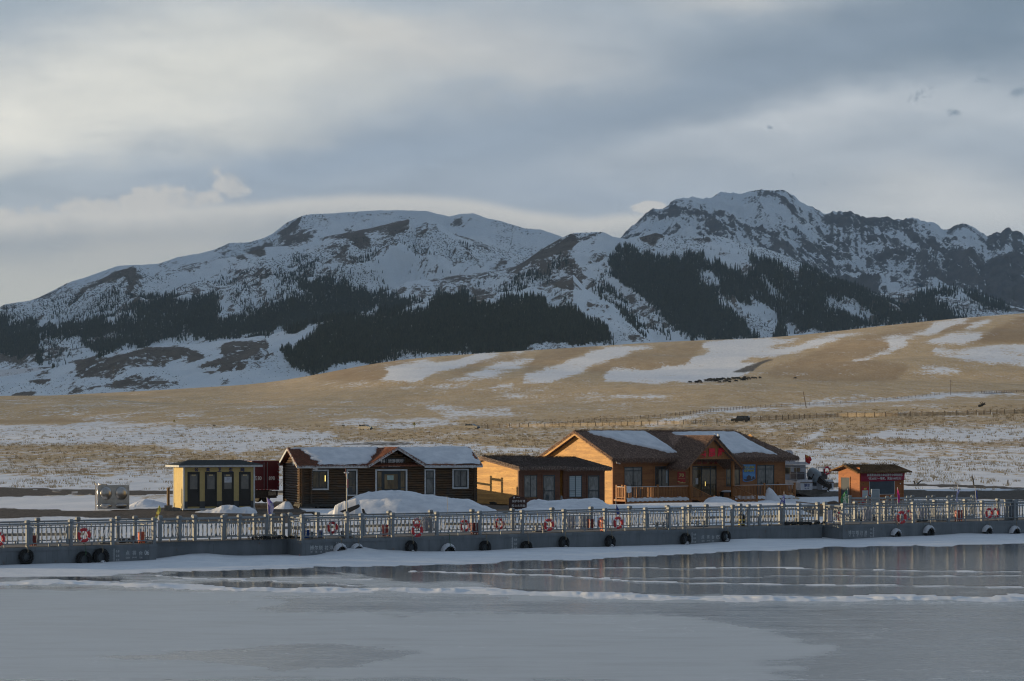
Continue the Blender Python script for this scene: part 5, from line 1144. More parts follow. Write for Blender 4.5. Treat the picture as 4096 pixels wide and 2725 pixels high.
# ---------- flags ----------
MPOLE = mat('flag_pole', (0.55, 0.55, 0.55), None, 4, .4)
def flag(u0, v0, u1, v1, b, outline, cloth, label, text=None, tcol=None, pole=MPOLE, tsize=.16, wave=.05, trot=0.0, stars=False, base=None):
    """pole from (u0,v0) at the foot to (u1,v1) at the tip; cloth outline in photo pixels"""
    if base is None:
        P0 = FP.world(pa(u0, b), b, DECK if b > 0 else FP.z(v0, pa(u0, b), b)); Y = P0.y; th = TH_P
    else: P0 = ray(u0, v0, base); Y = base; th = 0.0
    e = empty('flag', P0, 0, label, 'flag')
    P1 = ray(u1, v1, Y)-P0
    m = MB(); m.tube([(0, 0, 0), (P1.x, 0, P1.z)], .016, 6); m.build('pole', pole, e)
    pts = [ray(x, y, Y)-P0 for x, y in outline]; poly = [(p.x, p.z) for p in pts]
    # triangulate through a small grid clipped to the outline so that the cloth can ripple
    xs = [p[0] for p in poly]; zs = [p[1] for p in poly]; n = 16
    def rip(x, z): return wave*math.sin((x-min(xs))*9+z*5)+wave*.5*math.sin(z*13)
    m = MB(); k = len(poly); cxm, czm = sum(xs)/k, sum(zs)/k; rings = [[(cxm+(x-cxm)*s2, czm+(z-czm)*s2) for x, z in poly] for s2 in (1, .75, .5, .25)]
    vs = []
    for side in (0, 1):
        for R in rings: vs += [(x, rip(x, z)-.008*(side*2-1)-.02, z) for x, z in R]
        vs.append((cxm, rip(cxm, czm)-.008*(side*2-1)-.02, czm))
    off = 4*k+1; fs = []
    for side in (0, 1):
        o2 = side*off
        for r in range(3): fs += [(o2+r*k+i, o2+r*k+(i+1) % k, o2+(r+1)*k+(i+1) % k, o2+(r+1)*k+i) for i in range(k)]
        fs += [(o2+3*k+i, o2+3*k+(i+1) % k, o2+4*k) for i in range(k)]
    fs += [(i, (i+1) % k, off+(i+1) % k, off+i) for i in range(k)]
    m.add(vs, fs); m.build('cloth', cloth, e, smooth=False)
    for item in (text or []):
        s_, x, y, h = item[:4]; w = ray(x, y, Y)-P0
        lettering(s_, h, tcol or MLET, e, 'flag_lettering', at=(w.x, -wave*1.5-.045, w.z), thick=.006, bold=.01, rot=Matrix.Rotation(trot, 3, 'Y'))
    if stars:
        for x, y, r in stars:
            w = ray(x, y, Y)-P0; m = MB(); m.prism([(w.x+(r if i % 2 == 0 else r*.4)*math.sin(i*math.pi/5), w.z+(r if i % 2 == 0 else r*.4)*math.cos(i*math.pi/5)) for i in range(10)], -wave*1.5-.05, -wave*1.5-.04); m.build('star', mat('flag_star_yellow', (0.75, 0.55, 0.05), None, 4, .6), e)
    return e
flag(612, 2110, 637, 2020, .12, [(637, 2022), (641, 2026), (645, 2038), (643, 2046), (637, 2056), (630, 2070), (620, 2086), (612, 2096), (618, 2075), (626, 2050), (632, 2035)], mat('flag_yellow', (0.62, 0.55, 0.09), (0.66, 0.62, 0.18), 12, .8), 'yellow pennant with red strokes on a leaning pole at the left', [('飞', 637, 2042, .10), ('旗', 628, 2060, .12)], mat('flag_red_print', (0.55, 0.12, 0.04)), wave=.03, trot=math.radians(25))
flag(1081, 2115, 1068, 1990, 1.6, [(1068, 1991), (1080, 1999), (1092, 2012), (1096, 2022), (1095, 2040), (1089, 2054), (1083, 2058), (1074, 2056), (1071, 2030)], mat('flag_purple', (0.16, 0.13, 0.42), (0.24, 0.19, 0.50), 8, .8), 'purple pennant lettered in white, left of the dark log toilet', [('阿', 1087, 2020, .16), ('斜', 1089, 2031, .16), ('国', 1088, 2042, .15), ('旗', 1088, 2052, .12)], wave=.04, trot=math.radians(8))
flag(2467, 2060, 2463, 1990, 2.9, [(2464, 2018), (2470, 2028), (2477, 2040), (2480, 2056), (2466, 2058), (2465, 2036)], mat('flag_blue_dark', (0.03, 0.07, 0.30), (0.05, 0.10, 0.38), 8, .8), 'small furled dark blue pennant between the twin huts and the ticket hall', wave=.02)
flag(3140, 2060, 3136, 1967, 1.5, [(3136, 1978), (3139, 1995), (3141, 2026), (3130, 2029), (3115, 2028), (3122, 2008), (3130, 1990)], mat('flag_blue', (0.06, 0.09, 0.36), (0.13, 0.14, 0.45), 8, .8), 'blue pennant with white print below the boat', [('青', 3132, 1998, .15), ('旗', 3128, 2012, .15)], wave=.03, trot=math.radians(25))
flag(3391, 2070, 3391, 1955, .9, [(3391, 1956), (3380, 1966), (3368, 1982), (3361, 1998), (3363, 2012), (3368, 2019), (3380, 2016), (3390, 2012)], mat('flag_green', (0.05, 0.21, 0.10), (0.08, 0.27, 0.14), 8, .8), 'green pennant with white brush lettering left of the red kiosk', [('上', 3381, 1981, .20), ('妙', 3379, 1994, .20), ('疆', 3378, 2008, .20)], wave=.04, trot=math.radians(-8))
flag(3592, 2080, 3590, 1949, .12, [(3590, 1953), (3594, 1966), (3597, 1976), (3600, 1990), (3597, 2002), (3599, 2010), (3594, 2012), (3590, 1998), (3588, 1974)], mat('flag_pink', (0.62, 0.03, 0.26), (0.5, 0.02, 0.2), 8, .8), 'limp bright pink pennant in front of the red kiosk', wave=.03)
flag(3827, 2060, 3831, 1940, .12, [(3831, 1952), (3838, 1966), (3833, 1972), (3831, 1990), (3829, 2008), (3826, 2010), (3825, 1995), (3827, 1970)], mat('flag_blue_white', (0.16, 0.20, 0.52), (0.45, 0.48, 0.66), 30, .8), 'limp blue and white pennant above the crimson fire box', wave=.02)
flag(3912, 2060, 3900, 1945, .6, [(3901, 1954), (3907, 1966), (3910, 1985), (3910, 2003), (3906, 2002), (3903, 1980)], mat('flag_blue_dark', (0.05, 0.12, 0.55)), 'limp dark blue pennant nearest the right edge', wave=.02)

# ---------- weather mast, thin canes ----------
mp = ray(1387, 2068, 152); e = empty('weather_mast', (mp.x, mp.y, float(ground_z(mp.x, mp.y))), 0, 'slim steel mast with two cross arms in front of the dark log toilet', 'mast')
zt = ray(1387, 1893, 152).z-e.location.z; m = MB(); m.tube([(0, 0, 0), (0, 0, zt*.55), (0, 0, zt)], [.045, .040, .034], 10); m.build('pole', mat('galvanised', (0.42, 0.43, 0.42), (0.30, 0.31, 0.31), 8, .4, .6), e)
for v in (1947, 1993): z = ray(0, v, 152).z-e.location.z; m = MB(); m.tube([(-.56, 0, z), (.56, 0, z+.01)], .013, 6); m.build('cross_arm', MIRON, e)
m = MB(); m.tube([(-.13, 0, zt+.02), (.10, 0, zt+.02)], .02, 6); m.ball((-.13, 0, zt+.03), .045); m.ball((.11, 0, zt+.03), .045); m.build('wind_sensor', MLET, e, True)
m = MB(); m.tube([(-.05, 0, zt-.2), (-.07, 0, zt+.28)], .012, 5); m.build('lightning_rod', MPINK, e); m = MB(); m.box(.02, .09, -.03, .03, zt-.9, zt-.35); m.build('cable_box', MPINK, e)
for u, v0, v1, Y, l in ((1790, 2066, 1983, 152, 'thin pale cane stuck in the snow mound'), (1735, 2043, 2029, 158, 'short dark twig stuck in the snow mound')):
    p = ray(u+3, v0, Y); q = ray(u-2, v1, Y)-p; p.z -= .3; o = MB().tube([(0, 0, 0), (q.x, 0, q.z+.3)], .013, 5).build('bamboo_cane', mat('cane', (0.45, 0.38, 0.24), None, 5, .7), None, loc=p); tag(o, l, 'cane')
# ============ buildings ============
def rows_wall(mb, x0, x1, z0, z1, rowh, holes, plane, prof='board', top=None):
    """courses of boards or logs on a wall plane; holes: (x0, x1, z0, z1); plane(x, out, z) gives the point; top(z) -> (xa, xb) clips a gable"""
    n = int(math.ceil((z1-z0)/rowh-1e-6))
    for i in range(n):
        a, b = z0+i*rowh, min(z0+(i+1)*rowh, z1); zc = (a+b)/2; segs = [(x0, x1)]
        if top:
            t = top(zc); segs = [(max(x0, t[0]), min(x1, t[1]))]
            if segs[0][1]-segs[0][0] < .05: continue
        for h in holes:
            if h[2] < zc < h[3]:
                ns = []
                for s0, s1 in segs:
                    if h[0] > s0: ns.append((s0, min(s1, h[0])))
                    if h[1] < s1: ns.append((max(s0, h[1]), s1))
                segs = [s for s in ns if s[1]-s[0] > .01]
        for s0, s1 in segs:
            if prof == 'board':
                pr = [(0.0, a), (.030, a), (.016, b-.010), (0.004, b-.010), (0.0, b)]
            elif prof == 'vbatten': pr = [(0, a), (.02, a), (.02, b), (0, b)]
            else:
                r = (b-a)/2; pr = [(0.0, a)]+[(.0+r*.95*math.sin(math.pi*k/8), zc-r*math.cos(math.pi*k/8)) for k in range(1, 8)]+[(0.0, b)]
            k = len(pr); vs = [plane(s0, o_, z_) for o_, z_ in pr]+[plane(s1, o_, z_) for o_, z_ in pr]
            mb.add(vs, [tuple(range(k)), tuple(range(2*k-1, k-1, -1))]+[(j, j+k, (j+1) % k+k, (j+1) % k) for j in range(k)])
FRONT = lambda x, o, z: (x, -o, z)
def LEFT(d): return lambda y, o, z: (-o, y, z)
def RIGHT(L): return lambda y, o, z: (L+o, y, z)
def BACK(d): return lambda x, o, z: (x, d+o, z)
MFRM = mat('dark_window_frame', (0.028, 0.040, 0.050), (0.020, 0.030, 0.038), 5, .4); MTRIMW = mat('white_trim', (0.60, 0.64, 0.68), (0.50, 0.53, 0.56), 5, .5)
MGL = glass_mat('window_glass'); MGLB = glass_mat('window_glass_bluish', (0.07, 0.085, 0.095), (0.16, 0.175, 0.185), .12, 2.0); MGLW = glass_mat('window_glass_warm', (0.06, 0.045, 0.025), (0.20, 0.14, 0.07), .10, 1.0)
def curtain_mat():
    m, g, b = new_mat('window_checked_curtain'); P = g.obj(); w1 = g.node('ShaderNodeTexWave', bands_direction='X'); w1.inputs['Scale'].default_value = 3.2; w2 = g.node('ShaderNodeTexWave', bands_direction='Z'); w2.inputs['Scale'].default_value = 2.2
    g.put(w1.inputs[0], P); g.put(w2.inputs[0], P); c = g.mix(g.m('MULTIPLY', g.step(w1.outputs[1], .5, .8), .5), (0.30, 0.38, 0.42), (0.12, 0.20, 0.26)); c = g.mix(g.m('MULTIPLY', g.step(w2.outputs[1], .55, .8), .4), c, (0.55, 0.60, 0.62))
    g.put(b.inputs['Base Color'], c); b.inputs['Roughness'].default_value = .35; b.inputs['Coat Weight'].default_value = .5; return m
MCUR = curtain_mat()
def window(parent, x0, x1, z0, z1, cols=(1,), rowsp=None, glass=None, frame=MFRM, trim=None, fw=.055, y=0.0, name='window', out=.02, pl=None):
    """window or door set in the front wall: frame with a pane in every light"""
    glass = glass or MGL; m = MB()
    if trim is not None:
        t = MB(); w = .09
        t.box(x0-w, x1+w, y-out-.045, y-out+.03, z1, z1+w); t.box(x0-w, x1+w, y-out-.045, y-out+.03, z0-w, z0); t.box(x0-w, x0, y-out-.045, y-out+.03, z0, z1); t.box(x1, x1+w, y-out-.045, y-out+.03, z0, z1)
    m.box(x0, x1, y-out-.01, y-out+.05, z0, z0+fw); m.box(x0, x1, y-out-.01, y-out+.05, z1-fw, z1); m.box(x0, x0+fw, y-out-.01, y-out+.05, z0+fw, z1-fw); m.box(x1-fw, x1, y-out-.01, y-out+.05, z0+fw, z1-fw)
    W = x1-x0-2*fw; tot = sum(cols); x = x0+fw; panes = []
    for i, c in enumerate(cols):
        w = W*c/tot; xa, xb = x, x+w
        if i < len(cols)-1: m.box(xb-fw*.5, xb+fw*.5, y-out-.008, y-out+.05, z0+fw, z1-fw)
        sp = (rowsp[i] if rowsp and i < len(rowsp) else None) or []
        zs = [z0+fw]+[z0+(z1-z0)*f for f in sp]+[z1-fw]
        for zz in zs[1:-1]: m.box(xa, xb, y-out-.006, y-out+.05, zz-fw*.5, zz+fw*.5)
        for k in range(len(zs)-1): panes.append((xa+.01, xb-.01, zs[k]+.01, zs[k+1]-.01))
        x = xb
    if name == 'door':
        for h in (x0+fw*1.6, ) if len(cols) == 1 else ((x0+x1)/2-.09, (x0+x1)/2+.09): pass
    o = m.build(name, frame, parent)
    for p in panes: q = MB(); q.box(p[0], p[1], y-out+.012, y-out+.028, p[2], p[3]); q.build('pane', glass, o)
    if trim is not None: t.build('trim', trim, o)
    return o
def handle(o, x, z, y=0.0, h=.30): m = MB(); m.tube([(x, y-.03, z-h/2), (x, y-.10, z-h/2), (x, y-.10, z+h/2), (x, y-.03, z+h/2)], .016, 6); m.build('handle', MBLK, o)
def straws(mb, rng, p0, p1, n, down, L=(.25, .5), w=.018, spread=.12, out=(0, 0, 0)):
    """loose straw along an edge from p0 to p1, hanging in direction down"""
    p0, p1, down = Vector(p0), Vector(p1), Vector(down)
    ax = (p1-p0).normalized()
    for _ in range(n):
        p = p0.lerp(p1, rng.random())+Vector((rng.uniform(-.03, .03), rng.uniform(-.04, .04), rng.uniform(-.03, .05))); l = rng.uniform(*L)
        d = (down+ax*rng.uniform(-.35, .35)+Vector((rng.uniform(-spread, spread), rng.uniform(-spread, spread), rng.uniform(-spread, spread)))).normalized()
        q = p+d*l; s = ax*w*rng.uniform(.6, 1.5); mb.add([p-s, p+s, q], [(0, 1, 2)])
def thatch_field(mb, rng, o, ex, ed, n, L=(.2, .4), lift=.06, w=.016):
    """straw lying on a roof slope: o corner at ridge, ex along ridge, ed down the slope (full vectors)"""
    o, ex, ed = Vector(o), Vector(ex), Vector(ed); nrm = ex.cross(ed).normalized(); nrm = nrm if nrm.z > 0 else -nrm; dd = ed.normalized(); xx = ex.normalized()
    for _ in range(n):
        p = o+ex*rng.random()+ed*rng.random()+nrm*.005; d = (dd+xx*rng.uniform(-.5, .5)).normalized(); l = rng.uniform(*L); q = p+d*l+nrm*rng.uniform(.01, lift); s = xx*w*rng.uniform(.6, 1.6)
        mb.add([p-s, p+s, q], [(0, 1, 2)])
def roof_slab(mb, o, ex, ed, t):
    o, ex, ed = Vector(o), Vector(ex), Vector(ed); d = Vector((0, 0, -t)); vs = [o, o+ex, o+ex+ed, o+ed]; vs = vs+[p+d for p in vs]
    mb.add(vs, [(0, 1, 2, 3), (7, 6, 5, 4), (0, 4, 5, 1), (1, 5, 6, 2), (2, 6, 7, 3), (3, 7, 4, 0)])
def roof_snow(parent, o, ex, ed, mask, thick=.11, nx=90, ny=36, seed=0, name='snow_cover'):
    """blanket of snow on a slope; mask(s, t) > 0 where it lies, s along the ridge and t down the slope, both 0..1"""
    o, ex, ed = Vector(o), Vector(ex), Vector(ed); nrm = ex.cross(ed).normalized(); nrm = nrm if nrm.z > 0 else -nrm
    S, T = np.meshgrid(np.linspace(0, 1, nx), np.linspace(0, 1, ny)); k = mask(S, T)+.24*(fbm(S*16, T*6, 5, seed)-.5)
    h = np.where(k > 0, thick*(1-np.exp(-np.clip(k, 0, 9)*22))+.035*(fbm(S*7, T*3+3, 3, seed+4)-.5), -.10)
    P_ = np.array(o)[None, None]+S[..., None]*np.array(ex)+T[..., None]*np.array(ed)+h[..., None]*np.array(nrm)
    fc = grid_faces(ny, nx); keep = (h.ravel()[fc] > -.09).any(1)
    ob = np_mesh(name, P_.reshape(-1, 3), fc[keep], SNOW, parent); return ob

# ---------- steel water tank ----------
MTANK = mat('stainless_steel', (0.60, 0.59, 0.58), (0.46, 0.45, 0.44), 3, .28, .85, bump=.08)
tp = ray(393, 2041, 163); FT = Frame(tp.x, tp.y, tp.z, math.radians(14)); LT = FT.a(516)
e = empty('water_tank', tp, FT.th, 'bright steel panel tank with round bulges standing on the snowy shore at the left', 'water tank')
Ht = EYE-(1941-HY)/F*163-tp.z; h1 = Ht*.34; WT = 1.05
def bulge(mb, plane, cx2, cz2, rx, rz, hgt):
    n = 20; k = 6; vs = [plane(cx2+rx*math.cos(2*math.pi*j/n)*math.cos(i*math.pi/2/k), hgt*math.sin(i*math.pi/2/k), cz2+rz*math.sin(2*math.pi*j/n)*math.cos(i*math.pi/2/k)) for i in range(k+1) for j in range(n)]
    mb.add(vs, [(i*n+j, i*n+(j+1) % n, (i+1)*n+(j+1) % n, (i+1)*n+j) for i in range(k) for j in range(n)])
m = MB(); m.box(0, LT, 0, WT, 0.05, Ht); m.build('shell', MTANK, e)
m = MB()
for x in (0, LT/2, LT): m.box(x-.018, x+.018, -.028, -.001, .05, Ht)
for z in (.07, h1, Ht-.02): m.box(.018, LT/2-.018, -.024, -.001, z-.018, z+.018); m.box(LT/2+.018, LT-.018, -.024, -.001, z-.018, z+.018)
for y in (0.01, WT-.02): m.box(-.028, -.001, y, y+.03, .05, Ht)
for z in (.07, h1, Ht-.03): m.box(-.024, -.001, .04, WT-.02, z-.018, z+.018)
m.build('seam_rib', MTANK, e)
for i in range(2):
    cx2 = LT*(.25+.5*i)
    for cz2, rz in ((h1+(Ht-h1)/2, (Ht-h1)*.42), (h1*.52, h1*.34)): m = MB(); bulge(m, FRONT, cx2, cz2, LT*.20, rz, .20); m.build('bulge', MTANK, e, True)
for cz2, rz in ((h1+(Ht-h1)/2, (Ht-h1)*.40), (h1*.52, h1*.30)): m = MB(); bulge(m, LEFT(0), WT/2, cz2, WT*.36, rz, .10); m.build('bulge', MTANK, e, True)
m = MB(); m.tube([(LT*.16, WT*.4, Ht), (LT*.16, WT*.4, Ht+.08)], .30, 20); m.build('hatch', MTANK, e)
m = MB()
for y in (.30, .62): m.tube([(-.14, y, .02), (-.14, y, Ht+.12)], .016, 6)
for i in range(7): m.tube([(-.14, .30, .2+i*.22), (-.14, .62, .2+i*.22)], .012, 5)
m.build('ladder', MTANK, e)
# ---------- timber bollard posts left of the cream cabin ----------
MTIM = wood('weathered_timber', (0.20, 0.115, 0.045), (0.13, 0.075, 0.035), .5, vertical=True); MCONC = mat('concrete', (0.24, 0.23, 0.21), (0.17, 0.16, 0.15), 5, .9, bump=.4)
p = ray(673, 2038, 159); e = empty('timber_post', p, 0, 'short thick timber post in a concrete foot left of the cream toilet cabin', 'post'); m = MB(); m.tube([(0, 0, .2), (0, 0, 1.33), (0, 0, 1.40)], [.095, .092, .06], 12); m.build('post', MTIM, e); m = MB(); m.box(-.22, .22, -.2, .2, -.1, .26); m.build('footing', MCONC, e)
e = empty('concrete_block', ray(700, 2040, 158), 0, 'flat broken concrete block at the foot of the cream toilet cabin', 'block'); m = MB(); m.prism([(-.30, -.1), (.32, -.1), (.28, .12), (-.1, .17), (-.3, .10)], -.2, .2); m.build('block', MCONC, e)

# ---------- cream toilet cabin ----------
MCREAM = mat('cream_siding', (0.56, 0.44, 0.19), (0.50, 0.39, 0.165), 3, .6, bump=.2); MSKIRT = mat('grey_skirting', (0.085, 0.095, 0.10), None, 4, .7); MDOOR = mat('black_door', (0.012, 0.016, 0.021), None, 4, .35); MSHING = mat('dark_shingles', (0.022, 0.030, 0.032), (0.010, 0.014, 0.015), 9, .9, bump=.8); MNAVY = mat('navy_lettering', (0.015, 0.03, 0.16), None, 4, .5)
tp = ray(735, 2041, 158.7); FC = Frame(tp.x, tp.y, tp.z, math.radians(26)); e = empty('toilet_cabin', tp, FC.th, 'cream sided cabin with four narrow black doors and a dark hipped roof', 'toilet cabin'); LC = FC.a(1016); DC = 1.95
Hc = FC.z(1869, 0)
holes = []; doors = [(451, 597), (661, 804), (866, 1008), (1072, 1213)]
for u0, u1 in doors: holes.append((FC.a(600+u0/3.0157), FC.a(600+u1/3.0157), .22, FC.z(1888, FC.a(600+u0/3.0157))))
m = MB(); rows_wall(m, .05, LC-.05, .55, Hc-.02, .17, holes, FRONT); rows_wall(m, .05, DC-.05, .42, Hc-.02, .17, [], LEFT(0)); rows_wall(m, .05, DC-.05, .42, Hc-.02, .17, [], RIGHT(LC)); rows_wall(m, .05, LC-.05, .42, Hc-.02, .17, [], BACK(DC)); m.box(.01, LC-.01, .01, DC-.01, .1, Hc-.03); m.build('siding', MCREAM, e)
m = MB()
xs = [.05]+[x for h in holes for x in h[:2]]+[LC-.05]
for i in range(0, len(xs), 2): m.box(xs[i], xs[i+1], -.036, -.001, .10, .55)
m.build('skirting', MSKIRT, e)
m = MB(); m.box(-.05, .05, -.05, .05, .1, Hc); m.box(LC-.05, LC+.05, -.05, .05, .1, Hc); m.box(-.05, .05, DC-.05, DC+.05, .1, Hc); m.box(LC-.05, LC+.05, DC-.05, DC+.05, .1, Hc); m.box(-.08, LC+.08, -.07, DC+.07, 0, .10); m.build('corner_trim', MTRIMW, e)
m = MB(); m.box(-.45, LC+.45, -.38, DC+.38, Hc, Hc+.13); m.build('fascia', MTRIMW, e)
m = MB(); zt = Hc+.13; hr = FC.z(1842, .8)-zt; x0, x1, y0, y1 = -.50, LC+.50, -.43, DC+.43; yc = DC/2
m.add([(x0, y0, zt), (x1, y0, zt), (x1, y1, zt), (x0, y1, zt), (x0+1.15, yc, zt+hr), (x1-1.15, yc, zt+hr)], [(0, 1, 5, 4), (1, 2, 5), (2, 3, 4, 5), (3, 0, 4), (0, 3, 2, 1)])
rr = random.Random(4)
for i in range(9):
    t = i/9; ya, yb = y0+(yc-y0)*t, y0+(yc-y0)*(t+1/9); xa = x0+1.15*t; xb = x1-1.15*t; za = zt+hr*t+.012
    x = xa
    while x < xb-.1: w = min(rr.uniform(.2, .35), xb-x); m.add([(x+.008, ya-.01, za), (x+w-.008, ya-.01, za), (x+w-.008, yb, za+hr/9+.004), (x+.008, yb, za+hr/9+.004)], [(0, 1, 2, 3)]); x += w
m.build('roof', MSHING, e)
MOPAQ = mat('frosted_glass', (0.16, 0.165, 0.165), (0.12, 0.125, 0.13), 2, .25, coat=.4); MPLAQ = mat('door_plaque', (0.52, 0.42, 0.24), None, 5, .5)
for i, h in enumerate(holes):
    m = MB(); zb, zt2 = h[2], h[3]; m.box(h[0], h[1], -.045, -.001, zt2-.07, zt2); m.box(h[0], h[0]+.07, -.045, -.001, zb, zt2-.07); m.box(h[1]-.07, h[1], -.045, -.001, zb, zt2-.07)
    m.box(h[0]+.07, h[1]-.07, -.025, -.001, zb, zt2-.07); o = m.build('door', MDOOR, e)
    w = h[1]-h[0]; m = MB(); m.box(h[0]+w*.19, h[1]-w*.19, -.034, -.026, zb+(zt2-zb)*.50, zt2-.17); m.build('pane', MOPAQ, o)
    m = MB(); m.box(h[0]+w*.33, h[1]-w*.33, -.040, -.035, zt2-.26, zt2-.17); m.build('plaque', MPLAQ, o)
    handle(o, h[1]-.13 if i in (0, 1) else h[0]+.13, zb+(zt2-zb)*.43, 0.0, .14)
h = holes[2]; m = MB(); m.box(h[0]+.16, h[1]-.14, -.042, -.036, h[3]-.68, h[3]-.33); m.build('notice', mat('notice_paper', (0.66, 0.70, 0.78), None, 5, .6), e)
for i in range(5): lettering('一二三四五六七八'[:8-i % 2], .028, MNAVY, e, 'notice_text', at=((h[0]+h[1])/2, -.043, h[3]-.40-i*.055), w=.30, thick=.003)
for s_, u in zip('公共卫生间', (559, 697, 835, 973, 1112)): a = FC.a(600+u/3.0157); lettering(s_, .26, MNAVY, e, 'lettering', at=(a, -.035, FC.z(1879.0, a)), w=.25, bold=.035, thick=.02)

# ---------- red box lorry behind the cabin ----------
MTRK = mat('maroon_lorry_paint', (0.115, 0.012, 0.022), (0.085, 0.010, 0.018), 3, .4, bump=.05); MCH = mat('chassis_grime', (0.06, 0.045, 0.04), (0.03, 0.025, 0.022), 6, .8); MRW = mat('reflector_white', (0.55, 0.55, 0.55)); MRR = mat('reflector_red', (0.5, 0.02, 0.04))
tp = ray(1062, 2012, 168.8); FL = Frame(tp.x, tp.y, tp.z-.25, math.radians(38)); wl = 1.08
e = empty('box_lorry', tp, FL.th, 'maroon box lorry seen from behind, parked behind the cream toilet cabin', 'lorry')
x0, x1 = -1.08, 1.08; zb = FL.z(1975, 1); zt = FL.z(1858, 1)
m = MB(); m.box(x0, x1, 0.03, 5.2, zb, zt); m.build('cargo_box', MTRK, e)
mid = (x0+x1)/2
for xa, xb in ((x0+.06, mid-.015), (mid+.015, x1-.06)):
    m = MB(); m.box(xa, xb, -.012, .028, zb+.08, zt-.08)
    o = m.build('rear_door', MTRK, e); m = MB()
    for x in ((xb-.12) if xb < mid else xa+.12,): m.tube([(x, -.035, zb+.1), (x, -.035, zt-.1)], .016, 6)
    for k in range(4): z = zb+.2+k*(zt-zb-.4)/3; xx = xa if xb < mid else xb; m.box(xx-.07, xx+.07, -.03, -.013, z-.03, z+.03)
    m.build('lock_bar', MSTEEL, o)
m = MB(); m.box(x0, x0+.06, -.02, .03, zb, zt); m.box(x1-.06, x1, -.02, .03, zb, zt); m.box(x0+.06, x1-.06, -.02, .03, zt-.08, zt); m.box(x0+.06, x1-.06, -.02, .03, zb, zb+.08); m.build('door_frame', MTRK, e)
m = MB()
for i in range(14):
    m.cur = i % 2; z = zb+.1+i*(zt-zb-.2)/14; m.box(x1-.052, x1-.012, -.03, -.021, z, z+(zt-zb-.2)/14)
for i in range(12): m.cur = i % 2; x = x0+.3+i*(x1-x0-.5)/12; m.box(x, x+(x1-x0-.5)/12, -.03, -.021, zb+.02, zb+.06)
m.build('reflector_strip', [MRW, MRR], e)
for s_, u in (('E', 1024.5), ('80', 1038)): a = FL.a(u); lettering(s_, .26, MLET, e, 'lorry_lettering', at=(a, -.014, FL.z(1928, a)), w=.30 if len(s_) > 1 else .13, bold=.01)
a = FL.a(1087); lettering('89B', .26, MLET, e, 'lorry_lettering', at=(a, -.014, FL.z(1928, a)), w=.50, bold=.01)
m = MB(); m.box(x0+.1, x1-.1, 0, .1, zb-.42, zb-.04); m.box(x0+.5, x0+.62,   .1, 5.1, zb-.25, zb-.02); m.box(x1-.62, x1-.5,   .1, 5.1, zb-.25, zb-.02); m.box(x0+.2, x1-.2, -.02, .06, .32, .48); m.build('bumper', MCH, e)
m = MB(); m.box(x1-.85, x1-.25, -.02, -.002, zb-.36, zb-.10); m.build('number_plate', mat('grimy_plate', (0.45, 0.42, 0.36), (0.16, 0.13, 0.1), 16, .7), e)
for x in (x0+.45, x1-.45):
    for y in (1.0, 2.0, 5.6): m = MB(); m.torus((0, 0, 0), .36, .13, 20, 8, 1.0, tilt=Matrix.Rotation(math.pi/2, 3, 'Z')); m.tube([(-.1, 0, 0), (.1, 0, 0)], .25, 14); m.build('wheel', MRUB, e, loc=(x, y, .48))
m = MB(); m.box(x0+.1, x1-.1, 5.4, 7.0, .6, zt-.4); m.build('cab', MTRK, e)

# ---------- dark log toilet building ----------
def log_mat(name, c, c2):
    m, g, b = new_mat(name); P = g.obj(); sp = g.node('ShaderNodeSeparateXYZ'); g.put(sp.inputs[0], P); cb = g.node('ShaderNodeCombineXYZ'); g.put(cb.inputs[0], g.m('MULTIPLY', g.m('FLOOR', g.m('DIVIDE', sp.outputs[2], .165)), 2.37)); g.put(cb.inputs[1], g.m('MULTIPLY', sp.outputs[0], .35))
    t = g.noise(cb.outputs[0], 1.3, 3, .6); gr = g.noise(g.map(P, (2.2, 2.2, 26)), 1.0, 6, .7, .5); bl = g.noise(P, 1.6, 5, .65); lo = g.step(sp.outputs[2], 1.7, .2)
    cc = g.mix(g.step(t, .3, .7), c2, c); cc = g.mix(g.m('MULTIPLY', g.step(gr, .42, .62), .7), cc, tuple(x*.35 for x in c2)); cc = g.mix(g.m('MULTIPLY', g.step(g.m('ADD', bl, g.m('MULTIPLY', lo, .22)), .52, .72), .75), cc, (0.055, 0.050, 0.042))
    g.put(b.inputs['Base Color'], cc); b.inputs['Roughness'].default_value = .6; bp = g.node('ShaderNodeBump'); bp.inputs['Strength'].default_value = .5; bp.inputs['Distance'].default_value = .02; g.put(bp.inputs['Height'], gr); g.put(b.inputs['Normal'], bp.outputs[0]); return m
MLOG = log_mat('dark_stained_logs', (0.135, 0.068, 0.026), (0.066, 0.040, 0.020)); MTHR = thatch_mat('red_brown_thatch', (0.26, 0.105, 0.065), (0.15, 0.065, 0.045), (0.20, 0.13, 0.09))
tp = ray(1207, 2036, 167); FG = Frame(tp.x, tp.y, tp.z, math.radians(18)); LG = FG.a(1898); DG = 4.9
e = empty('log_toilet', tp, FG.th, 'dark log building with snowy roof and a black tourist toilet sign over its glass entrance', 'log building')
Hg = FG.z(1857, 0); zr = FG.z(1794, FG.a(1250, DG/2), DG/2)
def gx(u, b=0.0): return FG.a(u, b)
def q3(x, y): return 1100+x/2.8, 1740+y/2.8
W3 = [((415, 583), (405, 602), (1, 1.25), None, MGLW), ((812, 905), (400, 670), (1,), [[.66]], MGL), ((1685, 1775), (398, 662), (1,), [[.66]], MGLB), ((1997, 2150), (396, 588), (1, .9), None, MGLB)]
holes = []
for (xa, xb), (ya, yb), *_ in W3:
    a, b_ = gx(1100+xa/2.8), gx(1100+xb/2.8); holes.append((a-.02, b_+.02, FG.z(1740+yb/2.8, a), FG.z(1740+ya/2.8, a)))
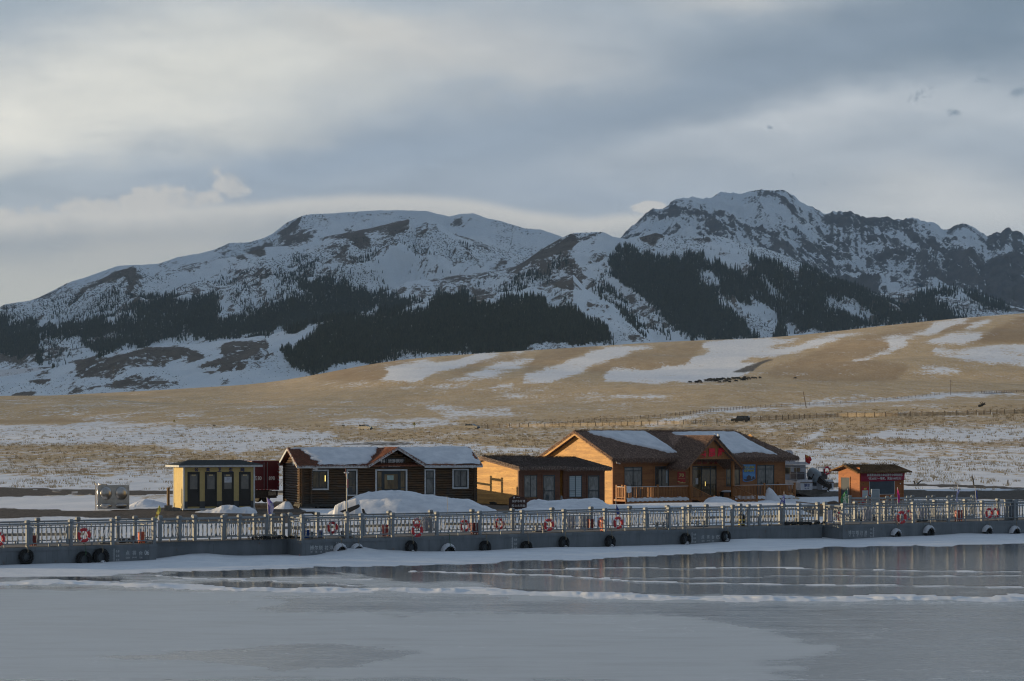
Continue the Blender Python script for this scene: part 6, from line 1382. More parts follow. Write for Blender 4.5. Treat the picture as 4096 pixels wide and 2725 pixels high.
da, db = gx(1100+1137/2.8), gx(1100+1460/2.8); dz1 = FG.z(1740+402/2.8, da); holes.append((da-.02, db+.02, .42, dz1))
pa0, pa1 = gx(1100+1040/2.8), gx(1100+1640/2.8); pk = gx(1100+1340/2.8); zpk = FG.z(1795, pk)-.05
m = MB(); rows_wall(m, .10, LG-.10, .30, Hg, .165, holes, FRONT, 'log')
rows_wall(m, .10, LG-.1, Hg, zpk, .165, [], FRONT, 'log', top=lambda z: (pk-(pk-pa0)*(1-(z-Hg+.12)/(zpk-Hg)), pk+(pa1-pk)*(1-(z-Hg+.12)/(zpk-Hg))))
rows_wall(m, .10, DG-.1, .30, zr-.12, .165, [], LEFT(0), 'log', top=lambda z: (.0 if z < Hg else (z-Hg+.1)/(zr-Hg)*DG/2, DG if z < Hg else DG-(z-Hg+.1)/(zr-Hg)*DG/2))
rows_wall(m, .10, DG-.1, .30, zr-.12, .165, [], RIGHT(LG), 'log', top=lambda z: (.0 if z < Hg else (z-Hg+.1)/(zr-Hg)*DG/2, DG if z < Hg else DG-(z-Hg+.1)/(zr-Hg)*DG/2))
rows_wall(m, .10, LG-.1, .30, Hg, .165, [], BACK(DG), 'log')
m.build('log_wall', MLOG, e)
m = MB(); m.box(.02, LG-.02, .10, DG-.02, .3, Hg-.02); m.build('inner_lining', mat('dark_interior', (0.02, 0.017, 0.014)), e)
# crossed log ends at the corners and beside the partition
for x in (0.0, LG): 
    for y in (0.0, DG):
        z = .38; m = MB()
        while z < Hg: m.tube([(x, y-.17, z), (x, y+.17, z)], .085, 10); m.tube([(x-.17, y, z+.0825), (x+.17, y, z+.0825)], .082, 10); z += .165
        m.build('corner_logs', MLOG, e)
z = .38; m = MB()
while z < Hg: m.tube([(.62, -.20, z), (.62, .02, z)], .085, 10); z += .165
m.build('corner_logs', MLOG, e)
m = MB(); m.box(-.05, LG+.05, -.12, -.02, .14, .31); m.box(-.12, -.02, .0, DG, .14, .31); m.build('sill_beam', mat('grey_beam', (0.07, 0.07, 0.065), (0.045, 0.045, 0.04), 6, .8), e)
for x0, x1 in ((-.15, .10), (1.05, 1.15), (.05, .85), (4.0, 4.5), (8, 8.5), (LG-.6, LG)):
    m = MB(); m.box(x0, x1, -.05, .45, -.35, .139 if x0 != .05 else .135); m.build('pier', MCONC, e)
win = []
for h, (_, _, cols, rsp, gl) in zip(holes, W3): win.append(window(e, h[0]+.02, h[1]-.02, h[2], h[3], cols, rsp, gl, trim=MTRIMW, out=.07))
mlamp = emis('lit_tube_lamp', (1.0, 0.78, 0.22), 1.6); h = holes[0]; m = MB(); m.box(h[1]-.19, h[1]-.14, -.068, -.062, h[2]+.48, h[2]+.88); m.build('ceiling_lamp', mlamp, win[0])
# entrance
x0, x1 = da, db; m = MB(); y = -.06; zb = .42; f = .05
m.box(x0-.11, x0, y-.06, y+.03, zb, dz1+.10); m.box(x1, x1+.11, y-.06, y+.03, zb, dz1+.10); m.box(x0, x1, y-.06, y+.03, dz1, dz1+.10); m.build('entrance_trim', MTRIMW, e)
w = x1-x0; s1, s2 = x0+w*.20, x1-w*.20
for a, b_, r in ((x0, s1, [.46]), (s2, x1, [.46])): window(e, a, b_, zb, dz1, (1,), [r], MGLW, name='side_light', out=.05)
do = window(e, s1, s2, zb, dz1-.10, (1,), [[.40]], MGLW, name='door', fw=.13, out=.055); handle(do, s1+.10, zb+1.05, -.06, .42)
m = MB(); m.box(s1, s2, -.075, -.02, dz1-.10, dz1); m.build('door_head', MFRM, e)
m = MB(); m.box(s1+w*.16, s1+w*.38, -.075, -.067, dz1-.62, dz1-.32); m.build('notice', mat('notice_green', (0.42, 0.56, 0.52), None, 5, .6), do)
for i in range(4): lettering('一二三四五六七八九', .022, MBLK, do, 'notice_text', at=(s1+w*.27, -.076, dz1-.37-i*.055), w=w*.17, thick=.002)
# gable vent window on the left wall
zc = FG.z(1740+285/2.8, gx(1181, 1.9), 1.9); m = MB(); m.box(-.12, -.07, DG/2-.75, DG/2-.30, zc-.34, zc+.30); o = m.build('gable_window', MTRIMW, e); m = MB(); m.box(-.135, -.121, DG/2-.68, DG/2-.37, zc-.26, zc+.24); m.build('pane', MGLB, o)
# roof: two slopes, front gable, thatch and bargeboards
OV, OS = .45, .42; sl = (zr-Hg)/(DG/2); x0, x1 = -OS, LG+OS; ye = -OV; zeav = Hg-.0+.10-OV*sl+.02; yr = DG/2; zrt = zr+.05
m = MB(); rg = random.Random(9)
roof_slab(m, (x0, yr, zrt), (x1-x0, 0, 0), (0, ye-yr, zeav-zrt), .10); roof_slab(m, (x0, yr, zrt), (x1-x0, 0, 0), (0, yr-ye, zeav-zrt), .10)
# front gable roof
yg = -.80; zg = zpk+.15; gl_, gr_ = pa0-.15, pa1+.1
for xe in (gl_, gr_):
    roof_slab(m, (pk, yg, zg+.02), (0, yr-yg, 0), (xe-pk, 0, zeav+.03-zg), .09)
    thatch_field(m, rg, (pk, yg, zg+.03), (0, 2.2, 0), (xe-pk, 0, zeav+.05-zg), 900, lift=.07)
thatch_field(m, rg, (x0, yr, zrt+.01), (1.9, 0, 0), (0, ye-yr, zeav-zrt), 900, lift=.09); thatch_field(m, rg, (x0, yr, zrt+.01), (x1-x0, 0, 0), (0, ye-yr, zeav-zrt), 1500, lift=.09)
thatch_field(m, rg, (pk-3.0, yr, zrt+.01), (5.5, 0, 0), (0, ye-yr, zeav-zrt), 1500, lift=.08)
straws(m, rg, (x0, ye, zeav), (gl_, ye, zeav), 260, (0, -.6, -.5), (.08, .22)); straws(m, rg, (gr_, ye, zeav), (x1, ye, zeav), 160, (0, -.6, -.5), (.08, .22)); straws(m, rg, (x0, yr, zrt), (x1, yr, zrt), 500, (0, -.8, .1), (.12, .3))
straws(m, rg, (x0, ye, zeav), (x0, yr, zrt), 150, (-.5, 0, -.6), (.08, .22)); straws(m, rg, (gl_, yg, zeav), (pk, yg, zg), 120, (0, -.5, -.5), (.08, .30)); straws(m, rg, (pk, yg, zg), (gr_, yg, zeav), 120, (0, -.5, -.5), (.08, .30))
m.build('roof', MTHR, e)
m = MB(); m.box(x0+.02, gl_, ye-.03, ye+.02, zeav-.20, zeav-.02); m.box(gr_, x1-.02, ye-.03, ye+.02, zeav-.20, zeav-.02)
for p, q in (((gl_, yg, zeav-.09), (pk, yg, zg-.08)), ((gr_, yg, zeav-.09), (pk, yg, zg-.08)), ((x0, ye-.03, zeav-.10), (x0, yr, zrt-.08)), ((x0, 2*yr-ye, zeav-.10), (x0, yr, zrt-.08)), ((x1, ye-.03, zeav-.10), (x1, yr, zrt-.08)), ((x1, 2*yr-ye, zeav-.10), (x1, yr, zrt-.08))):
    p, q = Vector(p), Vector(q); ax = 'y' if abs(p.y-q.y) < .01 else 'x'
    if ax == 'y': m.prism([(p.x, p.z-.09), (q.x, q.z-.09), (q.x, q.z+.09), (p.x, p.z+.09)], p.y-.03, p.y+.02)
    else: m.prism([(p.y, p.z-.09), (q.y, q.z-.09), (q.y, q.z+.09), (p.y, p.z+.09)], p.x-.03, p.x+.02, 'x')
m.build('bargeboard', MTRIMW, e)
Ls = x1-x0
def mk_left(S, T): xx = x0+S*Ls; lim = gl_+.35+(pk-gl_-.9)*(1-T)*1.0; return np.minimum.reduce([(lim-xx)*.25, (xx-x0-.35-1.45*T+.5*(T < .1))*.22, (.97-T)*1.2, T*2+.03])
def mk_right(S, T): xx = x0+S*Ls; lim = gr_-.2-(gr_-pk-.25)*(1-T)**1.1; return np.minimum.reduce([(xx-lim)*.25, (x1-xx-.08)*.3, (.99-T)*1.2, T*2+.03])
roof_snow(e, (x0, yr, zrt), (Ls, 0, 0), (0, ye-yr, zeav-zrt), lambda S, T: np.maximum(mk_left(S, T), mk_right(S, T)), .13, 170, 40, 3)
# sign
sx0, sx1 = gx(1100+1158/2.8), gx(1100+1447/2.8); sz0, sz1 = FG.z(1740+368/2.8, sx0), FG.z(1740+262/2.8, sx0)
m = MB(); m.box(sx0, sx1, -.135, -.095, sz0, sz1); sg = m.build('sign', mat('sign_black', (0.008, 0.007, 0.012), None, 4, .35), e); sw, sh = sx1-sx0, sz1-sz0; ys = -.136
lettering('旅游厕所', sh*.42, MLET, sg, 'sign_lettering', at=(sx0+sw*.65, ys, sz0+sh*.70), w=sw*.60, bold=.018, thick=.01); lettering('Tourist toilet', sh*.28, MLET, sg, 'sign_lettering', at=(sx0+sw*.58, ys, sz0+sh*.23), w=sw*.48, bold=.012, thick=.01)
m = MB(); m.box(sx0+sw*.275, sx0+sw*.283, ys-.01, ys, sz0+sh*.08, sz0+sh*.93)
for k, cxm in ((0, .10), (1, .20)):      # man and woman figures
    X = sx0+sw*cxm; Z = sz0+sh*.50
    m.ball((X, ys-.004, Z+sh*.37), sh*.045, 10, 6, (1, .2, 1))
    if k == 0: m.prism([(X-.055, Z+sh*.30), (X+.055, Z+sh*.30), (X+.060, Z+sh*.13), (X+.038, Z+sh*.13), (X+.035, Z-sh*.02), (X+.006, Z-sh*.02), (X, Z+sh*.10), (X-.006, Z-sh*.02), (X-.035, Z-sh*.02), (X-.038, Z+sh*.13), (X-.060, Z+sh*.13)], ys-.01, ys)
    else: m.prism([(X-.035, Z+sh*.30), (X+.035, Z+sh*.30), (X+.068, Z+sh*.10), (X+.028, Z+sh*.08), (X+.026, Z-sh*.02), (X-.026, Z-sh*.02), (X-.028, Z+sh*.08), (X-.068, Z+sh*.10)], ys-.01, ys)
m.box(sx0+sw*.148, sx0+sw*.152, ys-.01, ys, sz0+sh*.52, sz0+sh*.90)
X, Z = sx0+sw*.15, sz0+sh*.22; m.torus((X-.01, ys-.004, Z-.03), .052, .009, 18, 5, .5); m.ball((X-.02, ys-.004, Z+.085), .016, 8, 5, (1, .3, 1)); m.prism([(X-.03, Z+.065), (X-.01, Z+.065), (X-.008, Z+.02), (X+.035, Z+.015), (X+.055, Z-.05), (X+.04, Z-.055), (X+.022, Z-.004), (X-.028, Z-.002)], ys-.008, ys)
for a, b_, c_, d_ in ((-.085, .085, .108, .113), (-.085, .085, -.108, -.103), (-.085, -.080, -.103, .108), (.080, .085, -.103, .108)): m.box(X+a, X+b_, ys-.006, ys, Z+c_, Z+d_)
m.build('pictogram', MLET, sg)
def camera(parent, x, z, y=-.12, k=1.0, wall=0.0):
    m = MB(); m.tube([(x, wall, z), (x, y, z)], .03*k, 8); m.tube([(x, y, z), (x, y-.02, z-.08*k)], .02*k, 6); o = m.build('camera_bracket', MLET, parent)
    m = MB(); m.bar((x-.02, y, z-.10*k), (x+.20*k, y-.10, z-.15*k), .09*k, .08*k); m.build('camera_body', MLET, o)
camera(e, gx(1250), Hg-.15, -.25, 1.3); camera(e, gx(1875), Hg-.12, -.25, 1.1)
m = MB(); m.tube([(-.11, .3+i*.42, 1.62-.20*math.sin(i*math.pi/10)) for i in range(11)], .010, 5); m.build('slack_cable', MRW, e)

# ---------- twin timber huts ----------
MSUNW = wood('sunlit_hut_boards', (0.68, 0.385, 0.10), (0.46, 0.235, 0.058), .118); MHUT = wood('reddish_boards', (0.155, 0.058, 0.026), (0.115, 0.043, 0.020), .118); MTHB = thatch_mat('grey_brown_thatch', (0.27, 0.215, 0.19), (0.11, 0.082, 0.072), (0.17, 0.125, 0.10))  # side wall boards have the low sun's glow put into their colour
def hut(name, label, Y, ul, ur, zbase, vbase, ve, vr, depth, wins, seed, x_of_ridge=None, lit=True, dark=MHUT):
    tp = ray(ul, vbase, Y); f = Frame(tp.x, tp.y, tp.z, math.radians(36)); L = f.a(ur); e = empty(name, tp, f.th, label, 'hut', 'twin thatched huts')
    H = f.z(ve, 0); rise = f.z(vr, f.a(2000), depth/2)-H; rise = .66
    hs = []
    for kind, u0, u1, v0, v1, cols, rsp, gl in wins: a, b_ = f.a(u0), f.a(u1); hs.append((a, b_, max(.15, f.z(v1, a)), f.z(v0, a)))
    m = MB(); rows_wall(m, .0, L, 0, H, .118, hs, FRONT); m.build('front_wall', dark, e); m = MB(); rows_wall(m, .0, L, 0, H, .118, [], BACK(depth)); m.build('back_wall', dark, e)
    tp_ = lambda z: (0 if z < H else (z-H+.05)/rise*depth/2, depth if z < H else depth-(z-H+.05)/rise*depth/2)
    m = MB(); rows_wall(m, 0, depth, 0, H+rise, .118, [], LEFT(0), top=tp_); rows_wall(m, 0, depth, 0, H+rise, .118, [], RIGHT(L), top=tp_); m.box(.02, L-.02, .06, depth-.01, 0, H-.01)
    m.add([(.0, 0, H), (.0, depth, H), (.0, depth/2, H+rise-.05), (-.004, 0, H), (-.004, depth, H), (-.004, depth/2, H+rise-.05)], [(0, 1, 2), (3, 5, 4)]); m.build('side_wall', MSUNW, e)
    m = MB(); m.box(-.035, .06, -.045, -.031, 0, H); m.box(-.045, -.031, -.03, .08, 0, H)
    for a, b_, z0, z1 in hs: m.box(a-.10, a, -.05, -.005, 0 if z0 < .5 else z0-.1, z1+.08); m.box(b_, b_+.10, -.05, -.005, 0 if z0 < .5 else z0-.1, z1+.08)
    m.box(.06, L, -.05, -.031, H-.28, H-.18); m.build('corner_board', dark, e)
    for h, (kind, *_, cols, rsp, gl) in zip(hs, wins):
        o = window(e, h[0], h[1], h[2], h[3], cols, rsp, gl, name=kind, out=.03, fw=.09 if kind == 'door' else .05)
        if kind == 'door': handle(o, h[0]+.06, h[2]+(h[3]-h[2])*.42, -.03, .35)
    # roof
    rg = random.Random(seed); ov = .50; sl = rise/(depth/2); ze = H-ov*sl+.16; zr_ = H+rise+.16; x0, x1 = -.32, L+.30; yr = depth/2
    m = MB(); roof_slab(m, (x0, yr, zr_), (x1-x0, 0, 0), (0, -ov-yr, ze-zr_), .16); roof_slab(m, (x0, yr, zr_), (x1-x0, 0, 0), (0, yr+ov, ze-zr_), .16)
    thatch_field(m, rg, (x0, yr, zr_), (x1-x0, 0, 0), (0, -ov-yr, ze-zr_), 5200, (.15, .38), .08); thatch_field(m, rg, (x0, yr, zr_), (x1-x0, 0, 0), (0, ov+yr, ze-zr_), 900)
    straws(m, rg, (x0, -ov, ze-.02), (x1, -ov, ze-.02), 900, (0, -.35, -.8), (.12, .34)); straws(m, rg, (x0, -ov, ze-.02), (x0, yr, zr_-.02), 600, (-.35, 0, -.8), (.10, .30)); straws(m, rg, (x0, yr, zr_), (x1, yr, zr_), 400, (0, -.6, .25), (.12, .32))
    straws(m, rg, (x1, -ov, ze-.02), (x1, yr, zr_-.02), 300, (.35, 0, -.8), (.10, .30))
    m.build('roof', MTHB, e)
    m = MB()
    for y0, z0_, y1, z1_ in ((-ov, ze-.22, yr, zr_-.22), (2*yr+ov, ze-.22, yr, zr_-.22)): m.prism([(y0, z0_-.08), (y1, z1_-.08), (y1, z1_+.07), (y0, z0_+.07)], x0+.02, x0+.06, 'x')
    m.box(x0+.05, x1-.05, -ov+.02, -ov+.06, ze-.26, ze-.12); m.build('bargeboard', dark, e)
    return e, f, L, H
def q4(x, y): return 1800+x/2.8, 1740+y/2.8
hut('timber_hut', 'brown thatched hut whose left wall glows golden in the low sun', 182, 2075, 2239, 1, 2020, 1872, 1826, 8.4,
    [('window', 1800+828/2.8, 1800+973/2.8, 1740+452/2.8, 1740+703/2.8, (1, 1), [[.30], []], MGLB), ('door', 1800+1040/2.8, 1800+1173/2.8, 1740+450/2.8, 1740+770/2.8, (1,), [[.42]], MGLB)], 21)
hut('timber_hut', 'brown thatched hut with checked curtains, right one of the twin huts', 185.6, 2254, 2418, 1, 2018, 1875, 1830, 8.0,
    [('window', 1800+1330/2.8, 1800+1475/2.8, 1740+455/2.8, 1740+703/2.8, (1, 1), [[.30], []], MCUR), ('door', 1800+1540/2.8, 1800+1670/2.8, 1740+455/2.8, 1740+770/2.8, (1,), [[.42]], MGLB)], 22, dark=MHUT)

p = ray(1640, 2010, 184.6); e = empty('shadow_rack', Vector((p.x, p.y, float(ground_z(p.x, p.y)))), math.radians(80), 'added hidden rack behind the dark log toilet that casts shadow on the hut wall', 'shadow caster')  # hidden rack, added to throw a shadow on the hut's side wall
m = MB(); m.box(-2.2, 3.2, -.4, .4, 0, 1.35); m.build('shadow_stack', MTIM, e)
for x, h_ in ((-2.1, 2.0), (-.6, 2.5), (.5, 2.5), (2.9, 2.2)): m = MB(); m.box(x-.09, x+.09, -.1, .1, 0, h_); m.build('post', MTIM, e)
m = MB(); m.box(-.5, .4, -.06, .06, 2.2, 2.38); m.box(.6, 3.2, -.06, .06, 1.75, 1.9); m.build('rail', MTIM, e)
# ---------- ticket hall ----------
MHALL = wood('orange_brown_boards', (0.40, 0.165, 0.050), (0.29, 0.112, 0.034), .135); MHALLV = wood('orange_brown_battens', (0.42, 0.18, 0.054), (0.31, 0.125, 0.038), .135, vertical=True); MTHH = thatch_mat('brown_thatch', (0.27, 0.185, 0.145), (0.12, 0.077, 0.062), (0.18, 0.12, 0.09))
MSUNH = wood('sunlit_hall_boards', (0.60, 0.33, 0.09), (0.40, 0.20, 0.052), .135)  # gable copy of the hall boards, sunlight worked into its colour
tp = ray(2452, 1996, 196); FH = Frame(tp.x, tp.y, tp.z, math.radians(36)); LH = FH.a(3138); DH = 8.6
e = empty('ticket_hall', tp, FH.th, 'long orange brown timber ticket hall with thatched porch and red Chinese lettering', 'ticket hall')
def ha(u, b=0.0): return FH.a(u, b)
def hz(v, a, b=0.0): return FH.z(v, a, b)
Hh = hz(1836, 0)+.05; riseH = hz(1740, ha(2311, DH/2), DH/2)-Hh+.1
WH = [('door', 268, 470, 470, 690+130, (1, 1), [[.87], [.87]], MGLB), ('window', 612, 770, 465, 702, (1, 1), None, MGL), ('door', 1030, 1302, 460, 812, (1, 1, .62), [[.90], [.90], [.90]], MGLW), ('window', 1408, 1562, 452, 690, (1, 2), [[.40], []], MGLW), ('door', 1755, 1948, 448, 806, (1, 1), [[.86], [.86]], MGLB)]
hs = []
for k, x0, x1, y0, y1, *_ in WH: a, b_ = ha(2400+x0/2.8), ha(2400+x1/2.8); hs.append((a, b_, .05 if k == 'door' else hz(1700+y1/2.8, a), hz(1700+y0/2.8, a)))
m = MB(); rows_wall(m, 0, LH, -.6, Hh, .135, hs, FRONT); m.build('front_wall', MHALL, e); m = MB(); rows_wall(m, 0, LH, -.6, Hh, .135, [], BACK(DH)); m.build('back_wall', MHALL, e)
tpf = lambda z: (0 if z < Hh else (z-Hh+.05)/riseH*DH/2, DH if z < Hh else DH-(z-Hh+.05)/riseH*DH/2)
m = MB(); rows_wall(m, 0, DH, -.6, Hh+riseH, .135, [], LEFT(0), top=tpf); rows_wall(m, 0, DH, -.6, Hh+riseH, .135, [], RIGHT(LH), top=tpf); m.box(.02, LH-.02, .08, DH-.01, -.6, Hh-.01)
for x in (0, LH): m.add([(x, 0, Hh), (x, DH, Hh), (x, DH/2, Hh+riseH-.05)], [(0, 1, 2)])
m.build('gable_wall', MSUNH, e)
m = MB(); m.box(-.04, .08, -.05, -.031, -.6, Hh); m.box(LH-.08, LH+.04, -.05, -.031, -.6, Hh); m.box(-.05, -.031, -.03, .08, -.6, Hh)
for a, b_, z0, z1 in hs:
    zb = 0 if z0 < .5 else z0-.12; m.box(a-.10, a, -.055, -.005, zb, z1+.10); m.box(b_, b_+.10, -.055, -.005, zb, z1+.10); m.box(a, b_, -.055, -.005, z1, z1+.10)
m.build('corner_board', MHALL, e)
for h, (k, x0, x1, y0, y1, cols, rsp, gl) in zip(hs, WH):
    o = window(e, h[0], h[1], h[2], h[3], cols, rsp, gl, name=k, out=.03, fw=.075)
    if k == 'door':
        xm = h[0]+(h[1]-h[0])*(.5 if len(cols) == 2 else 1/2.62)
        handle(o, xm-.10, 1.05, -.03, .5); handle(o, xm+.10, 1.05, -.03, .5)
h = hs[2]; m = MB(); m.box(h[0]+.35, h[0]+.62, -.032, -.026, 1.05, 1.55); m.build('notice', mat('paper_white', (0.6, 0.6, 0.62)), e)
m = MB(); m.box(h[0]+1.36, h[0]+1.40, -.035, -.026, .90, 1.25); m.build('neon_light', emis('lit_neon', (1.0, .72, .18), 1.3), e)
m = MB(); m.box(hs[1][1]-.30, hs[1][1]-.16, -.030, -.024, hs[1][2]+.35, hs[1][3]-.1); m.build('window_blind', mat('pale_blind', (0.42, 0.50, 0.55)), e)
# main roof
rg = random.Random(31); ov = .62; sl = riseH/(DH/2); ze = Hh-ov*sl+.30; zr_ = Hh+riseH+.25; x0, x1 = -.55, LH+1.0; yr = DH/2; hip = 2.6
m = MB()
def slope_front(mb, y_s):
    ye = -ov if y_s < 0 else DH+ov; t = .20; P_ = [(x0, yr, zr_), (x1-hip, yr, zr_), (x1, ye, ze), (x0, ye, ze)]; Q = [(a, b_, c_-t) for a, b_, c_ in P_]
    mb.add(P_+Q, [(0, 1, 2, 3), (7, 6, 5, 4), (0, 4, 5, 1), (1, 5, 6, 2), (2, 6, 7, 3), (3, 7, 4, 0)])
slope_front(m, -1); slope_front(m, 1); t = .20; m.add([(x1-hip, yr, zr_), (x1, -ov, ze), (x1, DH+ov, ze), (x1-hip, yr, zr_-t), (x1, -ov, ze-t), (x1, DH+ov, ze-t)], [(0, 2, 1), (3, 4, 5), (1, 2, 5, 4), (0, 1, 4, 3), (2, 0, 3, 5)])
def field2(n, sgn=-1):
    for _ in range(n):
        tt = rg.random(); xm = x1-hip*(1-tt); x = x0+rg.random()*(xm-x0); y = yr+(-ov-yr)*tt; z = zr_+(ze-zr_)*tt; l = rg.uniform(.18, .45); dx = rg.uniform(-.22, .22); s_ = .017*rg.uniform(.6, 1.6); k_ = l/math.hypot(1, sl)
        m.add([(x-s_, y, z), (x+s_, y, z), (x+dx*l, y-k_, z-k_*sl+rg.uniform(.01, .09))], [(0, 1, 2)])
field2(11000)
for _ in range(1200):
    tt = rg.random(); x = x1-hip+hip*tt; y = yr+(-ov-yr)*tt*rg.random(); z = zr_+(ze-zr_)*tt; m.add([(x, y-.02, z), (x, y+.02, z), (x+.25, y+rg.uniform(-.1, .1), z-.25*(zr_-ze)/hip+.06)], [(0, 1, 2)])
for k in range(2): straws(m, rg, (x0, -ov+.08*k, ze-.02-.05*k), (x1, -ov+.08*k, ze-.02-.05*k), 2200, (0, -.25, -.9), (.20, .48), .02)
straws(m, rg, (x0, -ov, ze-.02), (x0, yr, zr_-.02), 900, (-.3, 0, -.9), (.12, .34)); straws(m, rg, (x0, yr, zr_-.02), (x0, DH+ov, ze), 300, (-.3, 0, -.9), (.10, .30)); straws(m, rg, (x0, yr, zr_), (x1-hip, yr, zr_), 1300, (0, -.6, .22), (.12, .36)); straws(m, rg, (x1-hip, yr, zr_), (x1, -ov, ze), 350, (.3, -.3, -.6), (.2, .4)); straws(m, rg, (x1, -ov, ze), (x1, DH+ov, ze), 800, (.3, 0, -.9), (.2, .45))
m.build('roof', MTHH, e)
m = MB()
for ya, za, yb, zb in ((-ov, ze-.30, yr, zr_-.30), (DH+ov, ze-.30, yr, zr_-.30)): m.prism([(ya, za-.09), (yb, zb-.09), (yb, zb+.10), (ya, za+.10)], x0+.03, x0+.08, 'x')
m.build('bargeboard', MSUNH, e)
# porch
px0, px1 = ha(2762, -2.1), ha(2931, -2.1); pm = (px0+px1)/2; yp = -2.1; zpk = hz(1749, pm, yp)-.02; zpe = hz(1838, px0, yp); fl = .03
m = MB(); ry = random.Random(5)
zlow = hz(1700+372/2.8, px0, yp); zeg = zpe-.25
nb = 22
for i in range(nb):
    xa = px0+.10+(px1-px0-.2)*i/nb; xb = xa+(px1-px0-.2)/nb-.008; xc = (xa+xb)/2; zt_ = zpk-.15-abs(xc-pm)/((px1-px0)/2)*(zpk-.15-zeg); 
    if zt_ > zlow+.02: m.box(xa, xb, yp-.035+.004*(i % 2), yp-.005, zlow, zt_)
m.box(px0+.10, px1-.10, yp-.06, yp-.036, zlow-.10, zlow); m.build('porch_gable', MHALLV, e)
for x in (px0, px1): m = MB(); m.box(x-.10, x+.10, yp-.10, yp+.10, fl, zeg+.1); m.build('porch_post', MHALLV, e)
rp = random.Random(6); m = MB(); hw = (px1-px0)/2+.75; ztop = zpk+.18; zlo = zeg-.32
for sg_ in (-1, 1):
    roof_slab(m, (pm, yp-.45, ztop), (0, yr-yp+.4, 0), (sg_*hw, 0, zlo-ztop), .20); thatch_field(m, rp, (pm, yp-.45, ztop), (0, 4.0, 0), (sg_*hw, 0, zlo-ztop), 2600, (.2, .45), .10, .018)
    for k in range(3): straws(m, rp, (pm, yp-.45+.08*k, ztop-.02), (pm+sg_*hw, yp-.45+.08*k, zlo), 800, (sg_*.35, -.25, -.75), (.10, .30), .02)
    straws(m, rp, (pm+sg_*hw, yp-.45, zlo), (pm+sg_*hw, .0, zlo), 500, (sg_*.3, 0, -.9), (.2, .45))
m.build('porch_roof', MTHH, e)
m = MB()
for sg_ in (-1, 1): m.prism([(pm, ztop-.32), (pm+sg_*hw*.98, zlo-.26), (pm+sg_*hw*.98, zlo-.10), (pm, ztop-.16)], yp-.40, yp-.36)
m.build('porch_rafter', MHALLV, e)
MSCR = mat('scarlet_lettering', (0.85, 0.012, 0.045), (0.75, 0.010, 0.04), 6, .45); MCRIM = mat('crimson_lettering', (0.36, 0.010, 0.012), None, 6, .5)
for s_, x_, y_ in (('售', 1142, 318), ('票', 1246, 310), ('厅', 1350, 308)): a = ha(2400+x_/2.8, yp); lettering(s_, .66, MSCR, e, 'porch_lettering', at=(a, yp-.06, hz(1700+y_/2.8, a, yp)), w=.72, bold=.055, thick=.04)
for s_, x_ in zip('点将台画舫船', (980, 1050, 1105, 1165, 1240, 1288)): a = ha(2400+x_/2.8); lettering(s_, .42, MCRIM, e, 'wall_lettering', at=(a, -.045, hz(1700+408/2.8, a)), w=.40, bold=.022, thick=.03)
# snow on the hall roof
def hs_mask(S, T):
    xx = x0+S*(x1-x0); a1 = x0+1.0+5.2*np.clip(T/.80, 0, 1)**1.35; b1 = ha(2712); c1 = pm+.55+1.95*T; d1 = x1-hip-.4+1.0*T
    A = np.minimum.reduce([(xx-a1)*.2, (b1+.25*T-xx)*.6, (.84-T)*1.0, (T-.015)*3]); B = np.minimum.reduce([(xx-c1)*.4, (d1-xx)*.35, (.86-T)*1.0, (T-.05)*3]); return np.maximum(A, B)
roof_snow(e, (x0, yr, zr_+.015), (x1-x0, 0, 0), (0, -ov-yr, ze-zr_), hs_mask, .11, 230, 48, 8)
# posters
def poster(parent, a0, a1, z0, z1, c, name='poster'): m = MB(); m.box(a0, a1, -.050, -.034, z0, z1); return m.build(name, c, parent)
MGOLD = mat('gold_print', (0.70, 0.55, 0.20), None, 6, .5)
a0, a1 = ha(2400+864/2.8), ha(2400+953/2.8); z0, z1 = hz(1700+658/2.8, a0), hz(1700+525/2.8, a0); o = poster(e, a0, a1, z0, z1, mat('poster_red', (0.50, 0.025, 0.02), None, 3, .5))
lettering('70', (z1-z0)*.30, MGOLD, o, 'poster_lettering', at=((a0+a1)/2, -.052, z0+(z1-z0)*.70), w=(a1-a0)*.62, bold=.03, thick=.006)
m = MB(); m.box(a0+.08, a1-.08, -.056, -.051, z0+(z1-z0)*.42, z0+(z1-z0)*.44); w = a1-a0; hh = z1-z0; m.prism([(a0+.01, z0+.02), (a1-.01, z0+.02), (a1-.01, z0+hh*.12), (a0+w*.8, z0+hh*.08), (a0+w*.62, z0+hh*.15), (a0+w*.4, z0+hh*.12), (a0+w*.2, z0+hh*.20), (a0+.01, z0+hh*.24), (a0+.01, z0+hh*.14), (a0+w*.2, z0+hh*.10), (a0+w*.5, z0+hh*.05)], -.056, -.051); m.build('poster_print', MGOLD, o)
a0, a1 = ha(2400+1592/2.8), ha(2400+1736/2.8); z0, z1 = hz(1700+640/2.8, a0), hz(1700+443/2.8, a0); w, hh = a1-a0, z1-z0
m = MB(); m.prism([(a0, z1), (a1, z1), (a1, z0+hh*.18), (a0+w*.72, z0+hh*.06), (a0+w*.25, z0), (a0+w*.03, z0+hh*.05)][::-1], -.050, -.034); o = m.build('poster', mat('poster_blue', (0.055, 0.22, 0.58), (0.16, 0.38, 0.66), 1.2, .5, stretch=(.3, .3, 1.5)), e)
MYP = mat('yellow_print', (0.72, 0.66, 0.10), None, 5, .5); MDKP = mat('dark_print', (0.015, 0.03, 0.05), None, 5, .5); MDK2 = mat('boat_print', (0.05, 0.045, 0.07), (0.10, 0.08, 0.09), 20, .5)
